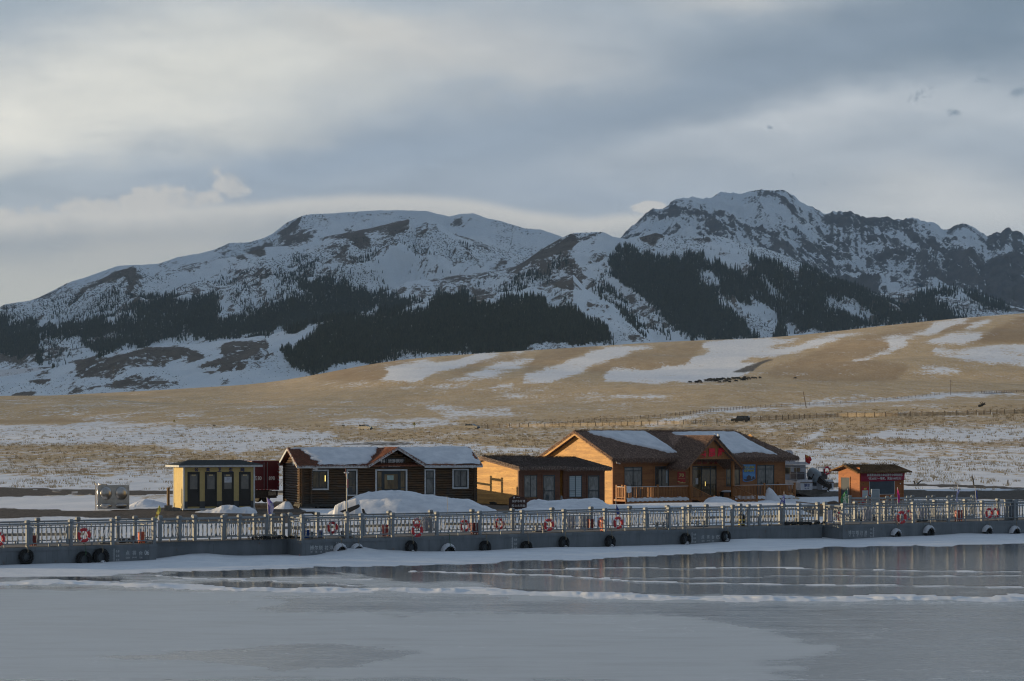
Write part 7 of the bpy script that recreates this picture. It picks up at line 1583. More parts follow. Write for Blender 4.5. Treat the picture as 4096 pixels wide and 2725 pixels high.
for s_, zf in (('无人自助', .84), ('现磨咖啡', .64)): lettering(s_, hh*.17, MDKP, o, 'poster_lettering', at=((a0+a1)/2+.01, -.052, z0+hh*(zf-.005)), w=w*.86, bold=.06, thick=.004); lettering(s_, hh*.15, MYP, o, 'poster_lettering', at=((a0+a1)/2+.01, -.058, z0+hh*zf), w=w*.80, bold=.012, thick=.006)
def pp(x, y): return (a0+w*x, z0+hh*y)
m = MB(); m.prism([pp(.06, .20), pp(.10, .10), pp(.28, .04), pp(.60, .07), pp(.94, .17), pp(.96, .25), pp(.85, .20), pp(.30, .15), pp(.12, .17)], -.056, -.051); m.prism([pp(.30, .15), pp(.68, .16), pp(.66, .28), pp(.32, .28)], -.056, -.051); m.prism([pp(.22, .27), pp(.34, .31), pp(.42, .34), pp(.49, .42), pp(.56, .34), pp(.66, .31), pp(.76, .28), pp(.66, .28), pp(.32, .28)], -.060, -.0565); m.prism([pp(.74, .18), pp(.92, .20), pp(.90, .26), pp(.95, .27), pp(.83, .33), pp(.72, .26), pp(.77, .25)], -.056, -.051); m.build('poster_print', MDK2, o)
m = MB(); a, b_ = ha(2400+1812/2.8), ha(2400+1905/2.8); z = hz(1700+374/2.8, a); m.box(a, b_, -.22, -.04, z-.10, z+.10); m.box(a-.18, a-.02, -.15, -.04, z-.07, z+.07); m.build('floodlight', mat('lamp_grey', (0.20, 0.20, 0.20), None, 5, .4), e)
camera(e, .15, Hh-.22, -.30, 1.3)
m = MB(); X = pm+.18; Z = zpk+.02; m.tube([(X-.4, yp-.60, Z+.28), (X, yp-.62, Z+.28)], .03, 6); m.tube([(X, yp-.62, Z+.28), (X, yp-.62, Z+.05)], .09, 12); m.build('dome_camera', MLET, e); m = MB(); m.ball((X, yp-.62, Z+.0), .12, 12, 8); m.build('camera_dome', MBLK, e, True)
# deck, skirts, railings, stair rails
dz = hz(1700+845/2.8, ha(2500, -2.1), -2.1); yd = -2.1; dx0, dx1 = ha(2400+150/2.8, -.8), ha(2400+2190/2.8, -2.1); bx0 = ha(2400+285/2.8, -2.1)
m = MB(); m.prism([(0.0, -.03), (0.0, -1.0), (bx0, -1.0), (bx0, yd), (dx1, yd), (dx1, -.03)][::-1], -.16, -.01, 'z'); m.build('deck', MHALL, e)
m = MB(); i = 0; x = bx0
while x < dx1-.05:
    if not (px0+.1 < x < px1-.1): m.box(x, x+.125, yd-.03, yd, -.75, -.162+.003*(i % 2))
    x += .135; i += 1
m.build('skirt_boards', MHALLV, e)
def balustrade(parent, p, q, n_post=2, first=True, last=True, H=1.0, snow=True, gap=.155):
    p, q = Vector(p), Vector(q); L = (q-p).length; d = (q-p)/L; m = MB()
    up = Vector((0, 0, 1))
    m.bar(p+up*(H-.06), q+up*(H-.06), .07, .05); m.bar(p+up*.12, q+up*.12, .05, .05); n = int(L/gap)
    for i in range(1, n): c = p+d*(L*i/n); m.box(c.x-.021, c.x+.021, c.y-.021, c.y+.021, c.z+.145, c.z+H-.085)
    o = m.build('balustrade', MHALLV, parent)
    for i in range(n_post+1):
        if (i == 0 and not first) or (i == n_post and not last): continue
        c = p+d*(L*i/n_post); k = MB(); k.box(c.x-.065, c.x+.065, c.y-.065, c.y+.065, c.z-.05, c.z+H+.12); k.build('newel_post', MHALLV, parent)
    if snow: k = MB(); k.bar(p+up*(H-.025)+d*.1, q+up*(H-.025)-d*.1, .075, .03); k.build('snow_strip', SNOW, parent, True)
yb = yd+.06; balustrade(e, (bx0+.05, yb, 0), (px0-.1, yb, 0), 2); balustrade(e, (bx0+.05, yb, 0), (bx0+.05, -.95, 0), 1, first=False); balustrade(e, (.2, -.95, 0), (bx0+.05, -.95, 0), 1, last=False); balustrade(e, (px1+.1, yb, 0), (dx1-.05, yb, 0), 2); balustrade(e, (dx1-.05, yb, 0), (dx1-.05, -.1, 0), 1, first=False)
for xx, sgn in ((px0+.05, -1), (px1-.05, 1)): balustrade(e, (xx, yd-.05, 0), (xx+.05*sgn, yd-2.9, -.85), 1, snow=False, H=1.0)
# snow heaped on the deck edge
for xa, xb, sd in ((bx0+.1, px0-.2, 1), (px1+.2, dx1-.1, 2)):
    n = 40; m = MB(); vs = []
    for i in range(n):
        x = xa+(xb-xa)*i/(n-1); h_ = .10+.05*math.sin(i*1.7+sd)+.03*math.sin(i*.6); 
        for y, z in ((yd-.06, -.16-.04*math.sin(i*2.1)), (yd-.08, -.05), (yd+.0, h_*.9), (yd+.30, h_), (yd+.75, .03), (yd+.9, -.02)): vs.append((x, y, z))
    m.add(vs, [(i*6+j, i*6+j+1, (i+1)*6+j+1, (i+1)*6+j) for i in range(n-1) for j in range(5)]); m.build('snow_edge', SNOW, e, True)
# bench by the door and snow on it
e2 = empty('bench', FH.world(ha(2905, -.4), -.45, 0), FH.th, 'low dark bench with snow on it beside the hall entrance', 'bench'); m = MB(); m.box(-.65, .65, -.2, .2, .36, .42); m.build('seat', MBLK, e2)
for x in (-.5, .5): m = MB(); m.box(x-.04, x+.04, -.17, .17, 0, .36); m.build('leg', MBLK, e2)
m = MB(); m.ball((0, 0, .43), .55, 14, 8, (1.1, .34, .2)); m.build('snow_cap', SNOW, e2, True)
o = MB(); sp_ = FH.world(ha(2690, -.1), -.35, 0)
e2 = empty('towel', FH.world(ha(2513, yd), yd-.03, 0), FH.th, 'white cloth hung over the left corner of the hall balustrade', 'cloth'); m = MB(); m.prism([(-.22, .55), (.02, .50), (.24, .58), (.22, 1.0), (-.24, 1.0)], -.08, -.05); m.box(-.24, .22, -.08, .10, 1.0, 1.03); m.build('cloth', MLET, e2)

# ---------- low pickets in the snow ----------
MPICK = wood('picket_timber', (0.26, 0.15, 0.07), (0.18, 0.10, 0.05), .5, vertical=True)
def picket_run(name, pts, h, gap, label, w=.06, postgap=None, mat_=None, rails=(.3, .75), t=.02, phase=0, jitter=.0, cat='picket fence', group=None):
    """a fence of pickets following ground points; one thing: pickets, rails and posts"""
    mat_ = mat_ or MPICK; base = pts[0]; e = empty(name, base, 0, label, cat, group); m = MB(); mr = MB(); rr = random.Random(3); mp = MB()
    P_ = [p-base for p in pts]; acc = 0.0; nextp = 0.0; nextpost = 0.0
    for i in range(len(P_)-1):
        a, b_ = P_[i], P_[i+1]; L = (b_-a).length; d = (b_-a)/L; dh = Vector((d.x, d.y, 0)).normalized()
        for f in rails: mr.bar(a+Vector((0, 0, h*f)), b_+Vector((0, 0, h*f)), .03, .05)
        while nextp < acc+L:
            c = a+d*(nextp-acc); k = h*(1+rr.uniform(-jitter, jitter)); M = Matrix(((dh.x, -dh.y, 0, c.x), (dh.y, dh.x, 0, c.y), (0, 0, 1, c.z), (0, 0, 0, 1)))
            vs = [M @ Vector(q) for q in ((-w/2, -t-.02, .0), (w/2, -t-.02, .0), (w/2, -t-.02, k*.9), (0, -t-.02, k), (-w/2, -t-.02, k*.9), (-w/2, -.02, .0), (w/2, -.02, .0), (w/2, -.02, k*.9), (0, -.02, k), (-w/2, -.02, k*.9))]
            m.add(vs, [(0, 1, 2, 3, 4), (9, 8, 7, 6, 5), (0, 5, 6, 1), (1, 6, 7, 2), (2, 7, 8, 3), (3, 8, 9, 4), (4, 9, 5, 0)]); nextp += gap
        while postgap and nextpost < acc+L:
            c = a+d*(nextpost-acc); mp.box(c.x-w*.8, c.x+w*.8, c.y-w*.8, c.y+w*.8, c.z-.3, c.z+h*1.22); nextpost += postgap
        acc += L
    m.build('pickets', mat_, e); mr.build('rails', mat_, e)
    if postgap: mp.build('posts', mat_, e)
    return e
def line(uv0, uv1, Y0, Y1, n=8, sink=.1):
    out = []
    for i in range(n+1):
        t = i/n; u = uv0[0]+(uv1[0]-uv0[0])*t; v = uv0[1]+(uv1[1]-uv0[1])*t; Y = Y0+(Y1-Y0)*t; out.append(ray(u, v, Y)-Vector((0, 0, sink)))
    return out
picket_run('low_picket_fence', line((2530, 2040), (2800, 2062), 180, 172), .42, .17, 'low brown picket edging half buried in snow left of the hall ramp', .07)
picket_run('low_picket_fence', line((3040, 2050), (3190, 2036), 176, 184), .42, .17, 'low brown picket edging in the snow right of the hall ramp', .07)
picket_run('low_picket_fence', line((3186, 2022), (3290, 2034), 190, 180), .42, .17, 'low brown picket edging running up to the boat', .07)
picket_run('low_picket_fence', line((2680, 2045), (2900, 2052), 170, 172), .40, .19, 'low brown picket edging in front of the foot of the hall ramp', .07)

# ---------- boat on the shore ----------
MGEL = mat('boat_white_gelcoat', (0.62, 0.62, 0.66), (0.50, 0.50, 0.54), 2, .35, bump=.05); MHULLB = mat('boat_dirty_bottom', (0.20, 0.175, 0.15), (0.13, 0.115, 0.10), 3, .6); MGREY = mat('seat_locker_grey', (0.17, 0.15, 0.155), (0.12, 0.105, 0.11), 5, .6); MOUT = mat('engine_cowl_grey', (0.26, 0.30, 0.33), (0.20, 0.235, 0.26), 3, .3)
bp_ = ray(3252, 2000, 212); FB = Frame(bp_.x, bp_.y, bp_.z, math.radians(28))
e = empty('motor_boat', bp_, FB.th, 'white cabin motor boat on the shore between ticket hall and red kiosk', 'boat')
BW = 1.62; SHR = .75
def sheer(y): return 1.62+.04*y
m = MB(); st = []
for y, wf in ((0.05, 1.0), (1.5, 1.03), (3.5, 1.0), (5.5, .82), (7.0, .45), (8.0, .05)):
    w_ = BW*wf; kz = .25+.02*y*y*.6; st.append([(-w_, y, sheer(y)), (-w_*.98, y, .95+.02*y), (-w_*.86, y, .62+.03*y), (0, y, kz), (w_*.86, y, .62+.03*y), (w_*.98, y, .95+.02*y), (w_, y, sheer(y))])
vs = [p for s_ in st for p in s_]; k = 7
m.add(vs, [(i*k+j, i*k+j+1, (i+1)*k+j+1, (i+1)*k+j) for i in range(5) for j in range(6)]+[(0, 1, 2, 3, 4, 5, 6)]+[(i*k, (i+1)*k, (i+1)*k+6, i*k+6) for i in range(5)]); m.build('hull', [MGEL], e)
m = MB(); m.add([(-BW*.985, .02, .93), (-BW*.87, .02, .60), (0, .02, .23), (BW*.87, .02, .60), (BW*.985, .02, .93)], [(0, 1, 2, 3, 4)]); m.add([(-BW*.985, .02, .93), (-BW*.87, .02, .60), (-BW*.89, 3.5, .70), (-BW*.985, 3.5, 1.0)], [(0, 1, 2, 3)]); m.build('dirty_bottom', MHULLB, e)
for sx in (-1, 1):      # stern pontoon platforms either side of the engine
    xa, xb = sx*.50, sx*1.68; lo, hi = min(xa, xb), max(xa, xb); m = MB(); m.prism([(lo, .86), (hi, .86), (hi+.02, 1.50), (hi-.10*(1 if sx > 0 else 0), 1.72), (lo+.10*(1 if sx < 0 else 0), 1.72), (lo-.02, 1.50)], -.62, .04); o = m.build('stern_platform', MGEL, e)
    m = MB(); m.box(lo-.03, hi+.03, -.65, -.60, 1.44, 1.52); m.build('rub_rail', mat('brown_rub_rail', (0.20, 0.14, 0.11)), o)
    for ch, x in (('博', -1.20), ('尔', -.90)) if sx < 0 else (('塔', .90), ('拉', 1.22)): lettering(ch, .30, MNAVY, e, 'transom_lettering', at=(x, -.625, 1.25), w=.28, bold=.012)
    for ch, x in (('BO', -1.20), ('ER', -.92)) if sx < 0 else (('TA', .90), ('LA', 1.20)): lettering(ch, .09, MNAVY, e, 'transom_lettering', at=(x, -.625, 1.00), w=.15, bold=.01)
    m = MB(); cx2 = sx*1.18; m.box(cx2-.48, cx2+.42, .15, 1.05, 1.75, 2.38)
    for i in range(6): m.box(cx2-.46, cx2+.40, .125, .149, 1.82+i*.09, 1.86+i*.09)
    m.build('seat_locker', MGREY, e)
    rail_ = MB(); x = sx*1.66
    for y in (0, .9, 1.9): rail_.tube([(x, y, 1.70), (x, y, 2.75)], .022, 6)
    rail_.tube([(x, 0, 2.75), (x, 1.9, 2.75)], .024, 6); rail_.tube([(x, 0, 2.25), (x, 1.9, 2.25)], .018, 6); rail_.tube([(x, 0, 2.75), (sx*.55, 0, 2.75)], .024, 6); rail_.tube([(sx*.55, 0, 2.75), (sx*.55, 0, 1.72)], .022, 6); rail_.tube([(x, 0, 2.25), (sx*.55, 0, 2.25)], .018, 6); rail_.build('guard_rail', mat('stainless_tube', (0.40, 0.40, 0.40), None, 5, .3, .9), e)
m = MB(); m.prism([(-1.95, 1.65), (.75, 1.65), (.55, 2.95), (-1.85, 2.95)], 2.0, 2.08); m.prism([(2.08, 1.6), (6.2, 1.6), (5.2, 2.9), (2.08, 2.95)], -1.90, -1.82, 'x'); m.prism([(2.08, 1.6), (6.2, 1.6), (5.2, 2.9), (2.08, 2.95)], 0.60, 0.68, 'x'); m.build('cabin', MGEL, e)
m = MB(); m.prism([(1.5, 2.98), (5.6, 2.92), (5.3, 3.12), (1.5, 3.22)], -2.0, .75, 'x'); m.build('cabin_roof', MGEL, e)
m = MB(); m.box(-1.5, -.9, 1.985, 1.999, 2.15, 2.80); m.box(-.55, .05, 1.985, 1.999, 1.80, 2.80); m.build('cabin_window', MGLW, e)
m = MB()
pr = [(-2.1, 3.90), (-.5, 4.05), (.55, 4.22), (.92, 4.18), (1.05, 3.95), (1.15, 3.4), (1.32, 3.20)]; ins_ = [(-2.1, 3.76), (-.5, 3.90), (.40, 4.02), (.60, 3.90), (.55, 3.6), (.35, 3.20)]
m.prism([(x-1.5, z) for x, z in pr+ins_[::-1]], 2.3, 2.75); m.build('radar_arch', MGEL, e)
# outboard engine tilted up
T = Matrix.Translation((.02, -.30, 2.05)) @ Matrix.Rotation(math.radians(-52), 4, 'X') @ Matrix.Rotation(math.radians(-24), 4, 'Y')
def xf(mb, M): mb.v = [tuple(M @ Vector(p)) for p in mb.v]; return mb
m = MB(); P_ = [(-.34, 1.05, .30, .46), (-.20, 1.20, .36, .52), (.30, 1.20, .38, .54), (.60, 1.05, .34, .46), (.70, .9, .24, .34)]
n = 14; vs = []
for z, _, rx, ry_ in [(-.42, 0, .26, .34)]+P_+[(.74, 0, .02, .02)]: vs += [(rx*math.copysign(abs(math.cos(2*math.pi*j/n))**.7, math.cos(2*math.pi*j/n)), ry_*math.copysign(abs(math.sin(2*math.pi*j/n))**.7, math.sin(2*math.pi*j/n)), z) for j in range(n)]
K = 7; m.add(vs, [(i*n+j, i*n+(j+1) % n, (i+1)*n+(j+1) % n, (i+1)*n+j) for i in range(K-1) for j in range(n)]+[tuple(range(n-1, -1, -1))]); xf(m, T); m.build('engine_cowl', MOUT, e, True)
m = MB(); m.box(-.39, .39, -.30, .56, -.02, .05); m.box(-.37, .37, .15, .545, .05, .34); xf(m, T); m.build('cowl_band', MBLK, e)
m = MB(); m.prism([(-.26, -.42), (.34, -.42), (.24, -1.25), (.05, -1.80), (-.16, -1.75), (-.16, -1.1)], -.12, .12, 'x'); m.box(-.22, .22, -.20, .40, -1.22, -1.17); m.tube([(0, -.32, -1.62), (0, .36, -1.62)], .10, 10); xf(m, T); m.build('drive_leg', MCH, e)
m = MB()
for i in range(3): a = i*2.094; m.prism([(.05*math.cos(a), .05*math.sin(a)-1.62), (.22*math.cos(a+.3), .22*math.sin(a+.3)-1.62), (.20*math.cos(a+.9), .20*math.sin(a+.9)-1.62)], .36, .40)
xf(m, T); m.build('propeller', MIRON, e); m = MB(); m.box(-.25, .25, -.16, .02, 1.2, 2.0); m.tube([(-.3, -.08, 1.9), (.3, -.08, 1.9)], .05, 8); m.build('engine_bracket', MIRON, e)
for y in (1.2, 4.8): m = MB(); m.prism([(-1.2, -.15), (1.2, -.15), (1.0, .55+.05*y), (0.3, .28), (-.3, .28), (-1.0, .55+.05*y)], y-.12, y+.12); m.build('cradle', MCH, e)
ring_thing(FB.world(1.42, -.04, 2.48), FB.th, .37, 'red and white life ring on the stern rail of the white boat')
flag(3225, 1925, 3220, 1816, 0, [(3220, 1818), (3232, 1824), (3242, 1827), (3247, 1838), (3244, 1846), (3239, 1844), (3243, 1850), (3236, 1856), (3226, 1850), (3222, 1849)], mat('flag_red', (0.52, 0.025, 0.025), (0.42, 0.02, 0.02), 6, .7), 'torn red flag with yellow stars flying above the white boat', wave=.04, stars=[(3226, 1826, .11), (3231, 1823, .04), (3233, 1826, .04), (3233, 1830, .04), (3230, 1833, .04)], base=211.6)

# ---------- red kiosk ----------
MKIO = wood('red_brown_boards', (0.37, 0.125, 0.030), (0.28, 0.088, 0.022), .12); MTHG = thatch_mat('olive_thatch', (0.175, 0.108, 0.055), (0.095, 0.058, 0.030), (0.14, 0.08, 0.042))
tp = ray(3440, 2032, 185); FK = Frame(tp.x, tp.y, tp.z, math.radians(24)); LK = FK.a(3612); DK = 3.0
e = empty('kiosk', tp, FK.th, 'small red brown timber kiosk with a moss coloured roof and a crimson banner', 'kiosk'); Hk = FK.z(1886, 0)
m = MB(); rows_wall(m, 0, LK, 0, Hk, .12, [], FRONT); rows_wall(m, 0, DK, 0, Hk+.28, .12, [], LEFT(0)); rows_wall(m, 0, DK, 0, Hk+.2, .12, [], RIGHT(LK)); rows_wall(m, 0, LK, 0, Hk, .12, [], BACK(DK)); m.box(.02, LK-.02, .01, DK-.01, 0, Hk); m.build('wall', MKIO, e)
m = MB(); m.box(-.04, .07, -.05, -.031, 0, Hk); m.box(-.05, -.031, -.03, .07, 0, Hk); m.box(LK-.07, LK+.04, -.05, -.031, 0, Hk); m.build('corner_board', MKIO, e)
m = MB(); zb = Hk+.06; m.add([(-.55, -.55, zb-.10), (LK+.42, -.55, zb-.06), (LK+.25, DK*.5, zb+.42), (-.5, DK*.5, zb+.44), (-.55, DK+.4, zb), (LK+.42, DK+.4, zb), (-.55, -.55, zb-.18), (LK+.42, -.55, zb-.14), (LK+.25, DK*.5, zb+.30), (-.5, DK*.5, zb+.32), (-.55, DK+.4, zb-.1), (LK+.42, DK+.4, zb-.1)], [(0, 1, 2, 3), (3, 2, 5, 4), (6, 9, 8, 7), (9, 10, 11, 8), (0, 6, 7, 1), (4, 5, 11, 10), (0, 3, 9, 6), (3, 4, 10, 9), (1, 7, 8, 2), (2, 8, 11, 5)])
rk_ = random.Random(8); thatch_field(m, rk_, (-.5, DK*.5, zb+.44), (LK+.8, 0, 0), (0, -DK*.5-.55, -.54), 2600, (.08, .2), .05, .014); straws(m, rk_, (-.55, -.55, zb-.12), (LK+.42, -.55, zb-.08), 700, (0, -.3, -.7), (.06, .16)); straws(m, rk_, (-.55, -.55, zb-.12), (-.5, DK*.5, zb+.42), 300, (-.3, 0, -.7), (.06, .16)); straws(m, rk_, (-.5, DK*.5, zb+.44), (LK+.55, DK*.5, zb+.42), 300, (0, -.4, .3), (.06, .15)); m.build('roof', MTHG, e)
def q6(x, y): return 3000+x/3.0157, 1740+y/3.0157
a0, a1 = FK.a(3444, -.1), FK.a(3618, -.1); z0, z1 = FK.z(1926, a0), FK.z(1889, a0)
n = 26; m = MB(); vs = []
for i in range(n):
    t = i/(n-1); x = a0+(a1-a0)*t; yy = -.12-.03*math.sin(t*22)-.02*math.sin(t*9); sag = .05*math.sin(t*math.pi)
    for d_ in (0, .015): vs += [(x, yy+d_, z1+.02*math.sin(t*40)), (x-(.06 if i == 0 else 0), yy+d_-.03*math.sin(t*17+1), z0-sag+.08*t)]
m.add(vs, [(i*4+0, i*4+1, i*4+5, i*4+4) for i in range(n-1)]+[(i*4+2, i*4+6, i*4+7, i*4+3) for i in range(n-1)]+[(i*4+0, i*4+4, i*4+6, i*4+2) for i in range(n-1)]+[(i*4+1, i*4+3, i*4+7, i*4+5) for i in range(n-1)]); o = m.build('banner', mat('banner_crimson', (0.30, 0.008, 0.040), (0.24, 0.006, 0.03), 3, .6), e, True)
lettering('恭喜赛湖点将台幸运游客中得刮刮乐', .20, MLET, o, 'banner_lettering', at=((a0+a1)/2+.12, -.185, z1-.22), w=(a1-a0)*.82, bold=.010); lettering('“奖20元”一等奖，奖金100万元!', .20, MLET, o, 'banner_lettering', at=((a0+a1)/2+.10, -.185, z1-.48), w=(a1-a0)*.76, bold=.010)
a, b_ = FK.a(3477), FK.a(3575); z0, z1 = FK.z(1977, a), FK.z(1925, a); m = MB(); m.box(a, b_, -.058, -.034, z0, z1); m.build('shutter', mat('slate_shutter', (0.040, 0.062, 0.085), None, 3, .5), e); m = MB(); m.box(a-.03, b_+.03, -.065, -.034, z0-.03, z0); m.box(a-.03, a, -.065, -.034, z0, z1); m.box(b_, b_+.03, -.065, -.034, z0, z1); m.build('shutter_trim', MTRIMW, e)
# side door on the left wall
y1 = .55; y0_ = 1.95; zt_ = FK.z(1911, 0, 1.2); m = MB(); m.box(-.055, -.034, 1.35, 2.55, .05, zt_); m.build('door', mat('slate_door', (0.035, 0.050, 0.070), None, 3, .5), e); m = MB(); m.box(-.07, -.056, 1.28, 1.35, .0, zt_+.07); m.box(-.07, -.056, 2.55, 2.62, .0, zt_+.07); m.box(-.07, -.056, 1.35, 2.55, zt_, zt_+.07); m.build('door_trim', MKIO, e)
a, b_ = FK.a(3445), FK.a(3474); z0, z1 = FK.z(2022, a), FK.z(1947, a); o = poster(e, a, b_, z0, z1, mat('poster_scarlet', (0.50, 0.02, 0.04), None, 3, .5)); hh = z1-z0; w = b_-a
m = MB(); m.box(a+w*.09, b_-w*.09, -.055, -.051, z0+hh*.32, z0+hh*.80); m.build('poster_print', mat('print_pale_blue', (0.42, 0.58, 0.68), (0.60, 0.55, 0.50), 7, .5), o); lettering('喜报', hh*.09, MYP, o, 'poster_lettering', at=((a+b_)/2, -.052, z0+hh*.885), w=w*.42, bold=.03); m = MB(); m.box(a+w*.1, b_-w*.1, -.055, -.051, z0+hh*.06, z0+hh*.12); m.build('poster_strip', MLET, o)
pb = FK.world(FK.a(3501, -.9), -.9, 0); e2 = empty('leaning_door', pb, FK.th, 'pale grey door panel standing in front of the kiosk shutter', 'door panel'); m = MB(); m.box(-.32, .32, -.02, .02, .0, FK.z(1958, 1.4, -.9)); m.build('panel', mat('pale_grey_panel', (0.27, 0.31, 0.33), (0.22, 0.25, 0.27), 2, .6), e2); zt_ = FK.z(1958, 1.4, -.9); m = MB(); m.box(-.35, -.32, -.03, .03, 0, zt_+.03); m.box(.32, .35, -.03, .03, 0, zt_+.03); m.box(-.32, .32, -.03, .03, zt_, zt_+.03); m.build('edge_trim', MTRIMW, e2)
m = MB(); a = FK.a(3600); m.ball((a, -.05, FK.z(1935, a)), .05, 8, 6); m.build('lamp', MLET, e)
# planks stacked left of the kiosk
p = ray(3348, 2025, 184); e2 = empty('plank_stack', p, math.radians(-20), 'stack of old planks against the left side of the kiosk', 'planks'); rr = random.Random(2)
for i in range(7): m = MB(); m.box(-.9+rr.uniform(-.15, .1), .5+rr.uniform(-.1, .2), -.3+.1*(i % 3), -.16+.1*(i % 3), -.05+.05*i, -.01+.05*i); m.build('plank', MTIM, e2)

# ---------- brown notice sign ----------
p = ray(2071, 2039, 166); e = empty('notice_sign', p, math.radians(2), 'dark brown shaped sign with two lines of white Chinese text by the snow mound', 'sign'); k = 166/F
sw = 72*k; sh = 55*k; m = MB(); m.prism([(-sw/2, -.15), (sw/2, -.15), (sw/2, sh*.80), (sw*.40, sh*.84), (sw*.34, sh*.93), (sw*.05, sh*.97), (-sw*.03, sh*1.04), (-sw*.22, sh*1.04), (-sw*.36, sh*.93), (-sw*.46, sh*.86), (-sw/2, sh*.80)], -.05, .05); m.build('board', mat('sign_brown', (0.055, 0.022, 0.016), (0.045, 0.018, 0.013), 3, .6), e)
lettering('保护水环境', sh*.185, MLET, e, 'sign_lettering', at=(.05, -.052, sh*.62), w=sw*.74, bold=.010); lettering('防止水污染', sh*.185, MLET, e, 'sign_lettering', at=(.05, -.052, sh*.29), w=sw*.74, bold=.010)
m = MB(); m.ball((-.21*sw, -.052, sh*.86), .055, 12, 6, (1.2, .2, .7)); m.torus((-.20*sw, -.052, sh*.93), .03, .01, 10, 5, .5); m.build('sign_emblem', MLET, e); lettering('赛里木湖', .05, MLET, e, 'sign_lettering', at=(.02, -.052, sh*.89), w=sw*.18)

# ---------- snow mounds ----------
def mound(label, crest, Y0, hd, vb, seed, rough=.1, skew=0.0, name='snow_mound', hd2=None):
    """heap of snow: crest outline at distance Y0, falling away to the ground in front and behind"""
    u0, u1 = crest[0][0], crest[-1][0]; us = np.linspace(u0, u1, 90); ts = np.linspace(-1, 1, 34); U, T = np.meshgrid(us, ts)
    v = np.interp(us, [c[0] for c in crest], [c[1] for c in crest]); v = np.convolve(np.pad(v, 4, 'edge'), np.ones(9)/9, 'valid')
    Y = Y0+np.where(T < 0, T*hd, T*(hd2 or hd)); X = (U-CX)/F*Y0+0*Y; zc = EYE-(v-HY)/F*Y0; g0 = ground_z(X, Y)
    prof = (.5+.5*np.cos(np.pi*np.clip(np.abs(T), 0, 1)))**.85
    Z = g0-.15+(zc[None, :]-g0+.15)*prof; Z = np.maximum(Z, g0-.15)+.10*np.maximum(0, ridged(X*1.9, Y*1.3, 4, seed+9)-.62)*2*prof+rough*1.3*(fbm(X*1.1, Y*.8, 4, seed)-.5)*prof+rough*.4*(ridged(X*.7+Y*.5, Y*.9, 3, seed)-.5)*prof
    edge = np.minimum(1, np.minimum((U-u0), (u1-U))/18.0); Z = (g0-.2)+(Z-g0+.2)*sstep(edge, 0, 1)**.6
    o = np_mesh(name, np.stack([X, Y, Z], -1).reshape(-1, 3), grid_faces(*U.shape), SNOW); tag(o, label, 'snow mound')
mound('largest smooth snow mound, in front of the dark log toilet', [(1310, 2050), (1340, 2030), (1400, 1998), (1440, 1976), (1500, 1966), (1570, 1962), (1620, 1966), (1655, 1972), (1700, 1983), (1760, 1986), (1800, 1994), (1860, 1997), (1910, 2012), (1960, 2036), (2000, 2052)], 160, 5.2, 2060, 3, .14)
mound('long flat topped snow mound in front of the twin huts', [(2085, 2042), (2110, 2008), (2150, 2001), (2200, 2003), (2290, 1999), (2340, 1995), (2390, 1996), (2410, 2004), (2440, 2030), (2460, 2042)], 172, 4.0, 2045, 5, .12)
mound('low snow heap against the doors of the cream toilet cabin', [(765, 2052), (800, 2044), (860, 2038), (890, 2024), (935, 2020), (950, 2030), (985, 2028), (1010, 2036), (1035, 2046)], 156.5, 1.3, 2060, 7, .14)
mound('small snow heap between the lorry and the dark log toilet', [(1085, 2040), (1110, 2022), (1138, 2006), (1160, 2012), (1180, 2040)], 166, 2.0, 2045, 8, .12)
mound('wide snow bank on the hall ramp between its stair rails', [(2800, 2040), (2830, 1992), (2870, 1987), (2920, 1996), (2960, 2015), (3000, 2040)], 192, 4.5, 2045, 9, .08)
mound('snow bank under the left deck of the ticket hall', [(2510, 2046), (2560, 2026), (2650, 2022), (2750, 2018), (2800, 2012), (2850, 2040)], 188, 4.5, 2050, 10, .10)
mound('snow bank under the right deck of the ticket hall', [(2990, 2040), (3020, 2010), (3070, 2004), (3120, 2008), (3150, 2022), (3180, 2036)], 192, 4.0, 2045, 11, .10)
mound('snow heap on the deck in front of the right hand hall door', [(3048, 1998), (3060, 1965), (3075, 1948), (3090, 1958), (3110, 1984), (3130, 1998)], 202.8, .6, 2000, 12, .08)
mound('drifted snow around the boat cradle', [(3170, 2020), (3210, 2006), (3240, 2005), (3270, 2012), (3300, 2022)], 206, 2.5, 2020, 13, .10)
mound('low snow ridge in front of the brown sign', [(2020, 2052), (2060, 2042), (2110, 2034), (2180, 2040), (2260, 2052)], 160, 3.0, 2055, 14, .08)
mound('snow slab lying on the tilted board by the mast', [(1325, 2030), (1340, 2022), (1390, 2004), (1425, 1992), (1440, 1996), (1448, 2012), (1452, 2030)], 155.3, .9, 2040, 15, .10)
mound('low dirty snow heap behind the steel tank', [(500, 2040), (540, 2010), (580, 2000), (640, 2008), (700, 2030)], 171, 3.0, 2040, 16, .12)
# boards sticking out of the snow
MDRK = mat('wet_dark_board', (0.045, 0.040, 0.034), (0.03, 0.026, 0.022), 6, .7)
def slab(name, poly, Y, t, label, m_=MDRK, cat='board'):
    p = [ray(u, v, Y) for u, v in poly]; c = sum(p, Vector())/len(p); o = MB().prism([(q.x-c.x, q.z-c.z) for q in p], -t/2, t/2).build(name, m_, None, loc=c); tag(o, label, cat); return o
slab('tilted_board', [(1360, 2045), (1432, 2018), (1440, 2024), (1434, 2032), (1388, 2056)], 153.2, .9, 'dark tilted board under the snow slab beside the mast')
slab('board_stub', [(1448, 2036), (1455, 2036), (1462, 2052), (1469, 2056), (1455, 2058), (1450, 2050)], 152.5, .3, 'short dark board stub poking out of the big snow mound')
slab('plank_walkway', [(1210, 2048), (1255, 2047), (1272, 2064), (1262, 2062), (1250, 2054), (1213, 2054)], 151, 1.0, 'broken grey plank walkway at the corner of the dark log toilet')
